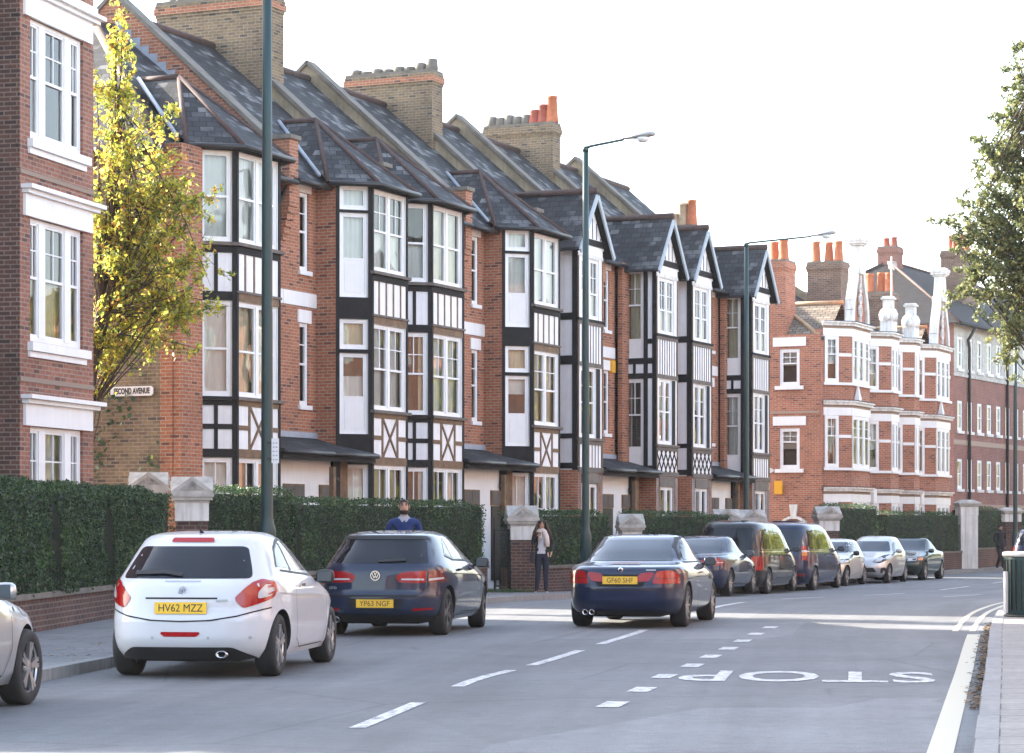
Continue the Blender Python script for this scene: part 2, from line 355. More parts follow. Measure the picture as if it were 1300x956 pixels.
# ---------------------------------------------------------------- setting: ground, road, pavements, kerbs, markings
def strip(name, fa, fb, y0, y1, z, m, step=1.0, nx=6, kind='structure', th=None):
    """sheet between two plan curves x=fa(y) and x=fb(y), following the road's fall"""
    ys = [y0 + (y1 - y0) * i / max(1, round((y1 - y0) / step)) for i in range(max(1, round((y1 - y0) / step)) + 1)]
    vs = []; fs = []; uv = []
    for y in ys:
        for k in range(nx + 1):
            x = fa(y) + (fb(y) - fa(y)) * k / nx; vs.append((x, y, z + gz(y))); uv.append((x - fa(y), y))
    n = nx + 1
    for i in range(len(ys) - 1):
        for k in range(nx): fs.append((i * n + k, i * n + k + 1, (i + 1) * n + k + 1, (i + 1) * n + k))
    if th:   # give the strip upright edges
        o = len(vs); top = list(vs); vs += [(a, b, c - th) for a, b, c in top]; uv += uv
        for i in range(len(ys) - 1):
            fs.append((i * n, (i + 1) * n, (i + 1) * n + o, i * n + o)); k = nx
            fs.append(((i + 1) * n + k, i * n + k, i * n + k + o, (i + 1) * n + k + o))
        fs.append(tuple(range(n - 1, -1, -1)) + tuple(range(o, o + n)))
    me = bpy.data.meshes.new(name); me.from_pydata(vs, [], fs); me.materials.append(m)
    ul = me.uv_layers.new(name="UVMap")
    for l in me.loops: ul.data[l.index].uv = uv[l.vertex_index]
    ob = bpy.data.objects.new(name, me); COL.objects.link(ob); tag(ob, kind=kind); return ob

g = MB(); g.poly([(-2500, -400, -0.75), (2500, -400, -0.75), (2500, 3500, -0.75), (-2500, 3500, -0.75)], M['soil']); tag(g.build("ground"), kind='structure')
strip("road", lambda y: XL(y) - 0.3, lambda y: XR(y) + 0.3, -60, 210, 0.0, M['asphalt'], 1.0, 10)
strip("left_kerb", lambda y: XL(y) - 0.16, XL, -60, 200, 0.115, M['kerb'], 1.0, 1, th=0.3)
strip("left_pavement", lambda y: XL(y) - 60, lambda y: XL(y) - 0.16, -60, 200, 0.11, M['paving'], 1.0, 8)
strip("right_kerb", XR, lambda y: XR(y) + 0.16, -60, 200, 0.115, M['kerb'], 1.0, 1, th=0.3)
strip("right_pavement", lambda y: XR(y) + 0.16, lambda y: XR(y) + 60, -60, 200, 0.11, M['paving_pale'], 1.0, 8)

def dx(f, y): return (f(y + 0.3) - f(y - 0.3)) / 0.6
def mark(mb, y0, y1, off, w, z=0.005, base=XL):
    n = max(1, round((y1 - y0) / 1.0)); prev = None
    for i in range(n + 1):
        y = y0 + (y1 - y0) * i / n; o = off(y) if callable(off) else off; x = base(y) + o
        p = ((x - w / 2, y, z + gz(y)), (x + w / 2, y, z + gz(y)))
        if prev: mb.poly([prev[0], prev[1], p[1], p[0]], M_MARK[0])
        prev = p
M_MARK = [M['road_white']]
cl = MB(); CO = pchip([(10, 4.0), (23.7, 4.15), (26.4, 4.42), (30, 4.66), (35.5, 4.9), (47, 4.85), (80, 5.0), (150, 5.2)])
for y0, y1 in [(12, 15), (18.2, 20.8), (22.9, 25.5), (26.4, 29.6), (31.2, 35.5), (38.6, 41.8), (45.1, 48.9), (53, 57), (61, 65), (69, 73), (77, 81), (85, 89), (94, 98)]:
    mark(cl, y0, y1, CO, 0.13)
for y0, y1 in [(58, 62.5), (66.5, 71), (75, 79.5)]: mark(cl, y0, y1, lambda y: CO(y) + 2.6, 0.13)
tag(cl.build("road_centre_line"), kind='structure')
bb = MB()
for X, Y in [(0.85, 20.6), (1.2, 22.5), (1.53, 24.5), (1.95, 26.4), (2.3, 28.25), (2.67, 30.1), (3.03, 32.1), (3.42, 34.2), (3.85, 36.4)]:
    c = Vector((X, Y, 0.005)); d = Vector((0.19, 0.98, 0)); s = Vector((0.98, -0.19, 0))
    bb.poly([c - d * 0.33 - s * 0.1, c - d * 0.33 + s * 0.1, c + d * 0.33 + s * 0.1, c + d * 0.33 - s * 0.1], M['road_white'])
tag(bb.build("bus_bay_dashes"), kind='structure')
# STOP, to be read by traffic coming towards the camera
tx = text_mesh("STOP", 1.0, M['road_white'], 0.0, 0.014)
xs = [v[0] for v in tx.v]; zs = [v[2] for v in tx.v]
hgt = max(zs) - min(zs); wid = max(xs) - min(xs); vv = []
ca, sa = math.cos(rad(-8)), math.sin(rad(-8))
for v in tx.v:
    lx = -(v[0]) / wid * 2.52; ly = -(v[2]) / hgt * 1.75
    vv.append((2.98 + lx * ca - ly * sa, 24.55 + lx * sa + ly * ca, 0.005))
tx.v = vv; tag(tx.build("stop_lettering"), kind='structure')
we = MB(); M_MARK[0] = M['road_cream']; mark(we, 8, 34, -0.23, 0.18, base=XR)
mark(we, 35, 70, -0.52, 0.09, base=XR); mark(we, 35, 70, -0.27, 0.09, base=XR); tag(we.build("edge_lines"), kind='structure')

# dead leaves along the right gutter: nobody could count them
def scatter_leaves(name, pts, size, mats, normals=None, flat=0.35, kind=None, parent=None, aspect=0.6):
    P = np.asarray(pts, float); n = len(P)
    nr = RNG.normal(size=(n, 3)); nr /= np.linalg.norm(nr, axis=1)[:, None]
    if normals is not None: nr = np.asarray(normals) * (1 - flat) + nr * flat; nr /= np.linalg.norm(nr, axis=1)[:, None]
    t = np.cross(nr, RNG.normal(size=(n, 3))); t /= np.linalg.norm(t, axis=1)[:, None]; b = np.cross(nr, t)
    s = (size * RNG.uniform(0.65, 1.35, n))[:, None]
    V = np.stack([P - t * s, P - b * s * aspect + nr * s * 0.15, P + t * s, P + b * s * aspect + nr * s * 0.15], 1).reshape(-1, 3)
    me = bpy.data.meshes.new(name); me.vertices.add(4 * n); me.vertices.foreach_set("co", V.ravel())
    me.loops.add(4 * n); me.loops.foreach_set("vertex_index", np.arange(4 * n, dtype=np.int32))
    me.polygons.add(n); me.polygons.foreach_set("loop_start", np.arange(0, 4 * n, 4, dtype=np.int32))
    for m, _ in mats: me.materials.append(m)
    pr = np.array([w for _, w in mats], float); pr /= pr.sum()
    me.polygons.foreach_set("material_index", RNG.choice(len(mats), n, p=pr).astype(np.int32))
    me.update(calc_edges=True); me.validate()
    o = bpy.data.objects.new(name, me); COL.objects.link(o)
    if parent is not None: o.parent = parent
    if kind: o["kind"] = kind
    return o
pts = []; nn = []
for _ in range(800):
    y = random.uniform(20, 38); x = XR(y) - abs(random.gauss(0, 0.06)) - 0.01; pts.append((x, y, 0.008 + random.random() * 0.02)); nn.append((0, 0, 1))
for _ in range(260):
    y = random.uniform(24, 50); x = XL(y) + random.uniform(-0.9, 0.25); pts.append((x, y, 0.15 + gz(y) if x < XL(y) else 0.012)); nn.append((0, 0, 1))
scatter_leaves("fallen_leaves", pts, 0.03, [(M['dead_leaf'], 4), (M['al4'], .4), (M['soil'], 1.5)], nn, 0.16, 'stuff')

# ---------------------------------------------------------------- walls with real openings, windows with glass, curtains and rooms behind
def wall(mb, X, w, h, ops, m, reveal=0.1, rm=None, x0=0.0, z0=0.0):
    xs = sorted({x0, w} | {o[0] for o in ops} | {o[2] for o in ops}); zs = sorted({z0, h} | {o[1] for o in ops} | {o[3] for o in ops})
    for i in range(len(xs) - 1):
        j = 0
        while j < len(zs) - 1:
            cx = (xs[i] + xs[i + 1]) / 2
            inside = lambda jj: any(o[0] < cx < o[2] and o[1] < (zs[jj] + zs[jj + 1]) / 2 < o[3] for o in ops)
            if inside(j): j += 1; continue
            k = j
            while k + 1 < len(zs) - 1 and not inside(k + 1): k += 1
            mb.poly([(xs[i], 0, zs[j]), (xs[i + 1], 0, zs[j]), (xs[i + 1], 0, zs[k + 1]), (xs[i], 0, zs[k + 1])], m, X); j = k + 1
    r = reveal; rm = rm or m
    for a, b, c, d in ops:
        mb.poly([(a, 0, b), (a, 0, d), (a, r, d), (a, r, b)], rm, X); mb.poly([(c, 0, d), (c, 0, b), (c, r, b), (c, r, d)], rm, X)
        mb.poly([(a, 0, d), (c, 0, d), (c, r, d), (a, r, d)], rm, X); mb.poly([(a, 0, b), (a, r, b), (c, r, b), (c, 0, b)], rm, X)

def window(root, X, op, lights=1, rail=0.5, ub=(1, 1), lb=(1, 1), panel=0.0, curtain=None, weights=None, mull=0.09, fm=None, depth=0.5, fw=0.055, y0=0.035, pane_name='pane', name='window'):
    """X: wall frame, op: opening (x0,z0,x1,z1). Window mesh is a part, pane and curtain its sub-parts"""
    fm = fm or M['white']; a, b, c, d = op; w = c - a; h = d - b
    fr = MB(); gl = MB(); cu = MB(); W = X @ Matrix.Translation((a, 0, b)); e = 0.004
    fr.box(e, fw, y0, y0 + .085, e, h - e, fm, W); fr.box(w - fw, w - e, y0, y0 + .085, e, h - e, fm, W)
    fr.box(fw, w - fw, y0, y0 + .085, e, fw * 1.1, fm, W); fr.box(fw, w - fw, y0, y0 + .085, h - fw, h - e, fm, W)
    weights = weights or [1] * lights; tot = sum(weights); iw = w - 2 * fw - mull * (lights - 1); x = fw
    pz = b and panel * h
    for k in range(lights):
        lw = iw * weights[k] / tot; xa, xb = x, x + lw; x = xb + mull
        if k < lights - 1: fr.box(xb, xb + mull, y0 - .012, y0 + .09, fw * 1.1, h - fw, fm, W)
        za, zb = fw * 1.1, h - fw; st = min(0.04, lw * 0.12)
        if panel:
            zp = panel * h; fr.box(xa, xb, y0 + .018, y0 + .07, za, zp, fm, W)
            if lw > 0.3: fr.box(xa + .07, xb - .07, y0 + .008, y0 + .018, za + .06, zp - .07, fm, W)
            za = zp
        fr.box(xa, xa + st, y0 + .012, y0 + .07, za, zb, fm, W); fr.box(xb - st, xb, y0 + .012, y0 + .07, za, zb, fm, W)
        fr.box(xa + st, xb - st, y0 + .012, y0 + .07, za, za + st * 1.3, fm, W); fr.box(xa + st, xb - st, y0 + .012, y0 + .07, zb - st, zb, fm, W)
        zr = za + (zb - za) * rail if rail else za
        if rail: fr.box(xa + st, xb - st, y0 + .006, y0 + .078, zr - .024, zr + .024, fm, W)
        for (nx, nz), (q0, q1) in ((ub, (zr, zb)), (lb, (za, zr))):
            if q1 - q0 < 0.05: continue
            for i in range(1, nx):
                xx = xa + lw * i / nx; fr.box(xx - .012, xx + .012, y0 + .022, y0 + .06, q0 + .02, q1 - .02, fm, W)
            for i in range(1, nz):
                zz = q0 + (q1 - q0) * i / nz; fr.box(xa + st, xb - st, y0 + .024, y0 + .058, zz - .012, zz + .012, fm, W)
        tl = random.uniform(-0.006, 0.006)
        gl.poly([(xa + st * .5, y0 + .045, za), (xb - st * .5, y0 + .045 + tl, za), (xb - st * .5, y0 + .045 + tl, zb), (xa + st * .5, y0 + .045, zb)], M['glass'], W)
    # what hangs behind the glass
    curtain = curtain if curtain is not None else random.choice(['net', 'net', 'net', 'drapes', 'blind', 'half'])
    cm = M['curtain'] if random.random() < 0.7 else M['curtain_cream']; cy = y0 + 0.16
    def sheet(xa, xb, za, zb, amp=0.018):
        n = max(2, int((xb - xa) / 0.035)); vs = []; fs = []
        for i in range(n + 1):
            xx = xa + (xb - xa) * i / n; yy = cy + amp * math.sin(i * 1.9 + xa * 7)
            vs += [(xx, yy, za), (xx, yy, zb)]
        for i in range(n): fs.append((2 * i, 2 * i + 2, 2 * i + 3, 2 * i + 1))
        cu.add(vs, fs, cm, W, True)
    pb = panel * h
    if curtain == 'net': sheet(0, w, pb, h)
    elif curtain == 'drapes': sheet(0, w * .27, pb, h, .03); sheet(w * .73, w, pb, h, .03)
    elif curtain == 'blind': sheet(0, w, pb + (h - pb) * random.uniform(.35, .6), h, 0)
    elif curtain == 'half': sheet(0, w, pb, pb + (h - pb) * .5); sheet(0, w * .2, pb, h, .03)
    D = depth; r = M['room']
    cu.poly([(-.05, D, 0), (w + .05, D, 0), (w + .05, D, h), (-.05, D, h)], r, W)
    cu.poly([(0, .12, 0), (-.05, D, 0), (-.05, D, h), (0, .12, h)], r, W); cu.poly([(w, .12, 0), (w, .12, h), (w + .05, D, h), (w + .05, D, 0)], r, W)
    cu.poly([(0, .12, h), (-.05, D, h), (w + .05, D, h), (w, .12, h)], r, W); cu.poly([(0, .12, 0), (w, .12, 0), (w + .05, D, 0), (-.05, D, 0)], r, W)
    o = fr.build(name, root, uv=False); gl.build(pane_name, o, uv=False); cu.build('curtained_interior', o, uv=False)
    return o

# ---------------------------------------------------------------- the half-timbered terrace
TA = math.atan(0.45); TD = Vector((math.sin(TA), math.cos(TA), 0)); TB = Vector((-math.cos(TA), math.sin(TA), 0)); TO = Vector((-6.37, 50, 0))
TRZ = rad(90) - TA
def tp(t, d=0.0, z=0.0): return TO + TD * t + TB * d + Vector((0, 0, z))
RD = 1.15          # how far the brick front stands behind the bay fronts
EZ = 9.5; RIDGE_Y = 5.55; RIDGE_Z = 13.5; SL = (RIDGE_Z - EZ) / (RIDGE_Y - 0.95)
def chimney_stack(root, x, y0, y1, z0, z1, w, bm, pots, band=True, broken=False):
    c = MB(); c.box(x - w / 2, x + w / 2, y0, y1, z0, z1 - .42, bm)
    rb = M['brick_red'] if band else bm
    for k, (zz, e) in enumerate(((z1 - .42, .02), (z1 - .34, .05), (z1 - .18, .03))):
        c.box(x - w / 2 - e, x + w / 2 + e, y0 - e, y1 + e, zz, zz + (.08 if k == 0 else .16 if k == 1 else .1), rb if (band and k == 1) else bm)
    c.box(x - w / 2 - .01, x + w / 2 + .01, y0 - .01, y1 + .01, z1 - .08, z1, M['coping'])
    o = c.build('chimney', root)
    n = len(pots)
    for i, (kind, hh) in enumerate(pots):
        p = MB(); yy = y0 + (y1 - y0) * (i + .5) / n; T = Matrix.Translation((x + (.12 if i % 2 else -.12) * (w > .7), yy, z1))
        if kind == 'stub': p.lathe([(.17, 0), (.19, .05), (.18, .12), (.165, hh * .8), (.10, hh * .82)], M['coping'], 10, T)
        else:
            m = M[kind]; p.lathe([(.21, 0), (.22, .05), (.20, .1), (.155, hh - .1), (.175, hh - .08), (.175, hh), (.13, hh), (.12, hh - .2)], m, 12, T)
        p.build('chimney_pot', o, uv=False)
    return o

def hbar(tb, X, w, z0, z1, m, pr=0.025): tb.box(0, w, -pr, 0.02, z0, z1, m, X)
def vbar(tb, X, x, w, z0, z1, m, pr=0.022): tb.box(x - w / 2, x + w / 2, -pr, 0.02, z0, z1, m, X)
def dbar(tb, X, a, b, w, m, pr=0.014):
    A = Vector((a[0], -pr, a[1])); B = Vector((b[0], -pr, b[1])); tb.bar(A, B, w, 0.03, m, X, up=(0, 1, 0))

class Each:
    """every box becomes a part of its own"""
    def __init__(s, root): s.r = root
    def box(s, x0, x1, y0, y1, z0, z1, m, X=None, name='lintel'):
        b = MB(); b.box(x0, x1, y0, y1, z0, z1, m, X); b.build(name, s.r, uv=False)
def sill(sb, X, w, z, m, pr=0.1): sb.box(-.04, w + .04, -pr, 0.01, z - .07, z, m, X, name='sill')

def terrace_house(idx, t0, left_recess, gabled, label, opts):
    root = thing('terraced_house', label, 'house', tp(t0), TRZ, 'half-timbered houses of the terrace')
    W = 4.65 if not opts.get('w') else opts['w']; bx = 1.55 if left_recess else 0.0        # bay block's left edge
    if gabled: bl, br = bx + (0.6 if left_recess else .65), bx + (2.45 if left_recess else 2.5)
    else: bl, br = bx + (.6 if left_recess else .65), bx + (2.45 if left_recess else 2.5)
    sh = opts.get('shift', 0); bl += sh; br += sh
    wl = MB(); pan = MB(); tb = MB(); sl_ = Each(root); tm = M['t_black']
    bm = opts.get('brick', M['brick_red'])
    # ---- shell: recessed brick front with the narrow stair windows, sides, back
    Xr = frame((0, RD, 0), (1, 0, 0))
    rx0, rx1 = (0, bx + .1) if left_recess else (bx + 3.0, W)
    c = rx0 + (rx1 - rx0) * (0.60 if left_recess else 0.40); nw = 0.21
    ops = [(c - nw, 4.3, c + nw, 6.2), (c - nw, 7.4, c + nw, 9.2)]
    wall(wl, Xr @ Matrix.Translation((0, 0, 0)), rx1, 9.5, ops, bm, x0=rx0, z0=3.05)
    wl.box(rx0, rx1, .42, RD + .1, -.6, 3.04, M['white'])                  # painted wall under the porch
    for o in ops:
        window(root, Xr, o, 1, .5, (1, 2), (1, 1), curtain='none', fw=.05)
        sl_.box(o[0] - .08, o[2] + .08, RD - .07, RD + .02, o[1] - .1, o[1], M['white'], name='sill')
        sl_.box(o[0] - .1, o[2] + .1, RD - .03, RD + .02, o[3] + .003, o[3] + .3, M['white'])
    sl_.box(rx0, rx1 - .02, RD - .025, RD + .02, 6.58, 6.9, M['white'], name='string_course')
    ox0, ox1 = (bx + .1, W) if left_recess else (0, bx + 3.0)
    wl.box(ox0, ox1, RD - .25, RD - .1, -.6, 9.5, bm)
    rtx = bx if left_recess else bx + 3.1                                       # brick return beside the bay
    wl.box(rtx - .0, rtx + .06, .62, RD + .05, 3.2, 9.5, bm) if not gabled else None
    wl.box(0.02, W - .02, RD + .9, 10.2, -.6, 9.4, bm)
    if opts.get('end'):
        wl.box(-.75, .02, .62, 10.2, -.6, 9.42, M['brick_stock']); wl.box(-.77, .05, .45, .97, -.6, 9.40, bm)
        wl.box(-.79, .0, .66, .72, -.6, 9.38, M['brick_red'])
    # ---- front door in the painted wall
    dc = (rx0 + rx1) / 2; db = MB(); db.box(dc - .42, dc + .42, .38, .42, .1, 2.05, M['iron'])
    for q in (.45, 1.15): db.box(dc - .3, dc + .3, 0.365, .38, q, q + .6, M['iron'])
    do = db.build('front_door', root); fb = MB(); fb.box(dc - .46, dc + .46, .375, .42, 2.06, 2.46, M['t_brown']); fb.box(dc - .40, dc + .40, .366, .375, 2.1, 2.42, M['room']); fb.box(dc - .02, dc + .02, .355, .366, 2.1, 2.42, M['t_brown']); fb.build('fanlight', root, uv=False); hb = MB(); hb.lathe([(.03, 0), (.03, .05)], M['lead'], 8, Matrix.Translation((dc + .34, .36, 1.05))); hb.build('handle', do, uv=False)
    # ---- porch roof over the recess
    pr_ = MB(); px0, px1 = (0, bl + .02) if left_recess else (br - .02, W)
    z0, z1 = 3.2, 3.55; y0 = -.14
    pr_.add([(px0, y0, z0), (px1, y0, z0), (px1, RD, z1), (px0, RD, z1), (px0, y0, z0 - .09), (px1, y0, z0 - .09), (px1, RD, z1 - .09), (px0, RD, z1 - .09)],
            [(0, 1, 2, 3), (7, 6, 5, 4), (0, 4, 5, 1), (1, 5, 6, 2), (3, 7, 4, 0)], M['slate_moss'])
    po = pr_.build('porch_roof', root)
    q = MB(); q.box(px0, px1, -.1, -.02, 2.98, 3.1, M['t_black']); q.box(px0, px1, RD - .05, RD - .0, 3.55, 3.68, M['lead'])
    if left_recess:
        q.box(bx - .62, bx - .30, .34, .44, -.3, 3.0, M['t_black']); q.box(bx - .29, bx + .1, .36, .46, -.3, 3.0, M['t_brown']); q.box(px0 - .06, px0 + .06, -.19, -.08, -.3, 2.85, M['t_brown'])
    q.tube([(px0, y0 - .03, z0 - .06), (px1, y0 - .03, z0 - .06)], .055, M['gutter'], 8)
    q.build('porch_frame', root)
    if left_recess:
        pl = MB(); pl.lathe([(.03, .16), (.09, .06), (.11, 0)], M['iron'], 8, Matrix.Translation((dc + .1, .30, 2.55))); pl.build('porch_lamp', root, uv=False)
    # ---- the bay
    dark = tm; brn = M['t_brown'] if idx <= 3 else M['t_grey']; HB = 9.5
    if not gabled:
        F = [(frame((bl - .6, .62, 0), (.6, -.62, 0)), .863), (frame((bl, 0, 0), (1, 0, 0)), br - bl), (frame((br, 0, 0), (.6, .62, 0)), .863)]
        for fi, (X, w) in enumerate(F):
            door = (fi == 0 and left_recess and idx > 0) or (fi == 2 and not left_recess and idx > 0)
            lo, hi = (.1, w - .1) if fi != 1 else (.11, w - .11)
            ops = []
            if door: ops = [(lo, 1.0, hi, 2.95), (lo, 3.66, hi, 5.54), (lo, 5.63, hi, 6.33), (lo, 6.84, hi, 8.8), (lo, 8.87, hi, 9.42)]
            else: ops = [(lo, 1.0, hi, 2.95), (lo, 4.24, hi, 6.24), (lo, 7.48, hi, 9.38)]
            wall(pan, X, w, HB, ops, M['panel'] if fi == 1 else M['panel_shade'], .06, M['white'], z0=-.5)
            post = .085
            tc = dark if fi != 1 else brn
            vbar(tb, X, post / 2, post, -.3, HB, dark); vbar(tb, X, w - post / 2, post, -.3, HB, dark)
            iw0, iw1 = post, w - post
            Xi = X @ Matrix.Translation((iw0, 0, 0)); iw = iw1 - iw0
            if door:
                for a, b in ((2.95, 3.66), (5.54, 5.63), (6.33, 6.84), (8.8, 8.87), (9.42, HB)): hbar(tb, Xi, iw, a + .002, b - .002, dark)
                window(root, X, ops[0], 1, .5, (2, 1), (2, 1), curtain='net')
                window(root, X, ops[1], 1, 0, (1, 1), (1, 1), panel=.44, curtain=random.choice(['half', 'blind', 'drapes']))
                window(root, X, ops[2], 1, 0, (1, 1), (2, 1), curtain='net'); window(root, X, ops[3], 1, 0, panel=.44, curtain='net')
                window(root, X, ops[4], 1, 0, (1, 1), (1, 1), curtain='net')
            else:
                hbar(tb, Xi, iw, 2.96, 3.14, tc); hbar(tb, Xi, iw, 4.05, 4.16, tc); hbar(tb, Xi, iw, 6.25, 6.44, tc); hbar(tb, Xi, iw, 7.25, 7.4, dark); hbar(tb, Xi, iw, 9.39, HB, dark)
                if fi == 1:
                    for i in range(1, 5): vbar(tb, X, w * i / 5, .055, 6.44, 7.25, brn, .016)
                    vbar(tb, X, w * .29, .07, 3.14, 4.05, brn); vbar(tb, X, w * .71, .07, 3.14, 4.05, brn)
                    for a, b in ((.0, .29), (.71, 1)): tb.box(w * a + (post if a == 0 else .035), w * b - (post if b == 1 else .035), -.018, .02, 3.54, 3.64, brn, X)
                    dbar(tb, X, (w * .31, 3.16), (w * .69, 4.03), .055, brn); dbar(tb, X, (w * .31, 4.03), (w * .69, 3.16), .055, brn, .010)
                    window(root, X, ops[0], 2, .5, (2, 1), (2, 1), curtain=random.choice(['net', 'drapes', 'half']))
                    window(root, X, ops[1], 2, .48, (2, 2) if idx else (1, 1), (1, 1), curtain=random.choice(['net', 'half', 'net']), mull=.12)
                    window(root, X, ops[2], 2, .5, (2, 2) if idx == 1 else (1, 1), (1, 1), curtain=random.choice(['net', 'half', 'net']), mull=.12)
                else:
                    vbar(tb, X, w * .5, .08, 6.44, 7.25, dark); vbar(tb, X, w * .5, .08, 3.14, 4.05, dark)
                    for a, b in ((post, w * .5 - .04), (w * .5 + .04, w - post)): tb.box(a, b, -.018, .02, 3.55, 3.66, dark, X)
                    window(root, X, ops[0], 1, .5, (2, 1), (2, 1), curtain=random.choice(['net', 'drapes']))
                    window(root, X, ops[1], 1, .5, (2, 2) if idx == 2 else (1, 1), (1, 1), curtain='net' if idx == 0 else 'drapes' if idx == 2 else None)
                    window(root, X, ops[2], 1, .5, (1, 1), (1, 1), curtain='net' if idx == 0 else 'half' if idx == 2 else None)
                sill(sl_, X, w, 4.235, M['t_grey'] if fi == 1 else dark); sill(sl_, X, w, 7.475, M['t_grey'])
                if fi == 1: sl_.box(0, w, -.06, .0, 6.42, 6.47, M['t_grey'], X, name='ledge')
        # hipped slate roof of the bay
        xc = (bl + br) / 2; e = [(bl - .6 - .2, .72), (bl - .1, -.24), (br + .1, -.24), (br + .6 + .2, .72)]; ap = (xc, 1.98, 11.25); rk = (xc, 2.95, 11.25); zz = EZ - .02
        P = [(x, y, zz) for x, y in e]
        rf = MB()
        rf.poly([P[0], P[1], ap], M['slate']); rf.poly([P[1], P[2], ap], M['slate']); rf.poly([P[2], P[3], ap], M['slate'])
        rf.poly([P[0], ap, rk], M['slate']); rf.poly([P[3], rk, ap], M['slate']); rf.poly([P[3], P[2], P[1], P[0]], M['gutter'])
        ro = rf.build('bay_roof', root)
        rt = MB()
        for p in P[1:3]: rt.tube([p, ap], .065, M['ridge'], 6)
        rt.tube([P[0], ap], .055, M['ridge'], 6); rt.tube([P[3], ap], .055, M['ridge'], 6); rt.tube([ap, rk], .075, M['ridge'], 6); rt.build('ridge_tiles', ro, uv=False)
        vl = MB()
        for s_, p in ((-1, P[0]), (1, P[3])): vl.tube([(p[0] + s_ * .05, p[1] + .2, zz + .16), (rk[0] + s_ * .1, rk[1], rk[2] + .03)], .05, M['lead'], 5)
        vl.build('lead_valley', ro, uv=False)
        gt = MB(); gt.tube([Vector(p) + Vector((0, -.05, -.03)) for p in P], .06, M['gutter'], 8); gt.build('gutter', root, uv=False)
    else:
        wf = br - bl
        F = [(frame((bl, RD + .05, 0), (0, -1, 0)), RD + .05), (frame((bl, 0, 0), (1, 0, 0)), wf), (frame((br, 0, 0), (0, 1, 0)), RD + .05)]
        for fi, (X, w) in enumerate(F):
            if fi == 1:
                ops = [(.38, 1.0, wf - .38, 2.72), (.26, 4.02, wf - .52, 6.0), (.28, 7.38, wf - .28, 9.08)]
                wall(pan, X, w, 9.4, ops, M['panel'], .07, M['white'], z0=3.1)
                wall(wl, X, w, 3.1, ops[:1], bm, .1, z0=-.6)
                sl_.box(.26, wf - .26, -.03, .02, 2.73, 3.0, M['coping'], X)
                g_ = M['t_grey']
                hbar(tb, X, w, 3.04, 3.18, g_, .05); hbar(tb, X, w, 3.82, 3.98, g_); hbar(tb, X, w, 6.02, 6.14, g_); hbar(tb, X, w, 7.2, 7.34, g_); hbar(tb, X, w, 9.1, 9.2, M['white_old'], .02)
                for i in range(9): vbar(tb, X, w * (i + .5) / 9, .03, 6.14, 7.2, dark, .012)
                if opts.get('lattice'):
                    n = 5
                    for i in range(-1, n + 1):
                        for s_ in (1, -1):
                            xa, xb = w * i / n, w * (i + 1.3) / n
                            pa, pb = ((xa, 3.18), (xb, 3.82)) if s_ == 1 else ((xa, 3.82), (xb, 3.18))
                            f0 = max(0, (0.02 - pa[0]) / (pb[0] - pa[0])); f1 = min(1, (w - .02 - pa[0]) / (pb[0] - pa[0]))
                            if f1 > f0 + .05: dbar(tb, X, (pa[0] + (pb[0] - pa[0]) * f0, pa[1] + (pb[1] - pa[1]) * f0), (pa[0] + (pb[0] - pa[0]) * f1, pa[1] + (pb[1] - pa[1]) * f1), .035, dark, .012 if s_ == 1 else .008)
                else:
                    for i in range(8): vbar(tb, X, w * (i + .5) / 8, .03, 3.18, 3.82, dark, .012)
                tb.box(wf - .5, wf - .22, -.012, .02, 4.02, 6.0, dark, X)
                vbar(tb, X, .04, .05, -.3 + 3.5, 9.1, M['t_brown'], .02); vbar(tb, X, wf - .04, .05, 3.2, 9.1, M['t_brown'], .02)
                window(root, X, ops[0], 2, .5, (1, 1), (1, 1), curtain=random.choice(['drapes', 'net']))
                window(root, X, ops[1], 2, .5, (1, 2), (1, 1), curtain=random.choice(['half', 'drapes', 'blind']), mull=.1)
                window(root, X, ops[2], 2, .42, (2, 2), (1, 1), curtain=random.choice(['half', 'blind']), mull=.1)
                sill(sl_, X, w, 4.01, M['t_grey'], .07); sill(sl_, X, w, 7.37, dark, .05)
                # gable triangle
                hw = wf / 2 + .12; zt = 10.78; xc = wf / 2
                pan.prism([(xc - hw, 9.4), (xc + hw, 9.4), (xc, zt)], 0.0, .08, M['panel'], X)
                for i in range(1, 7):
                    xx = xc - hw + 2 * hw * i / 7; top = 9.4 + (zt - 9.4) * (1 - abs(xx - xc) / hw) - .06
                    vbar(tb, X, xx, .035, 9.66, max(9.7, top), dark, .012)
                hbar(tb, X, w, 9.46, 9.64, dark, .03)
            elif fi == 0:
                if left_recess:
                    ops = [(.17, 3.36, .80, 6.0), (.17, 6.62, .80, 9.3)]
                    wall(pan, X, w, 9.4, ops, M['panel_shade'], .06, M['white'], z0=3.1)
                    for z_ in ((3.14, 3.36), (6.0, 6.16), (6.44, 6.62), (9.3, 9.4)): tb.box(.0, w, -.022, .01, z_[0], z_[1], dark, X)
                    for x_ in (.075, .865, 1.14): vbar(tb, X, x_, .13 if x_ < 1 else .12, 3.1, 9.36, dark, .03)
                    tb.box(.93, 1.08, -.02, .01, 7.05, 7.2, dark, X); vbar(tb, X, .5, .08, 6.16, 6.44, dark, .024)
                    window(root, X, ops[0], 1, .5, (2, 2), (1, 1), panel=.2, fw=.08, curtain=random.choice(['half', 'drapes', 'net']))
                    window(root, X, ops[1], 1, .52, (2, 2), (1, 1), panel=.2, fw=.08, curtain='net')
                    wall(wl, X, w, 3.1, [], bm, z0=-.6)
                else:
                    wall(pan, X, w, 9.4, [], M['panel_shade'], z0=3.1); wall(wl, X, w, 3.1, [], bm, z0=-.6)
                    for z_ in ((3.14, 3.3), (3.98, 4.12), (6.05, 6.3), (7.3, 7.5), (9.25, 9.4)): tb.box(.0, w, -.022, .01, z_[0], z_[1], dark, X)
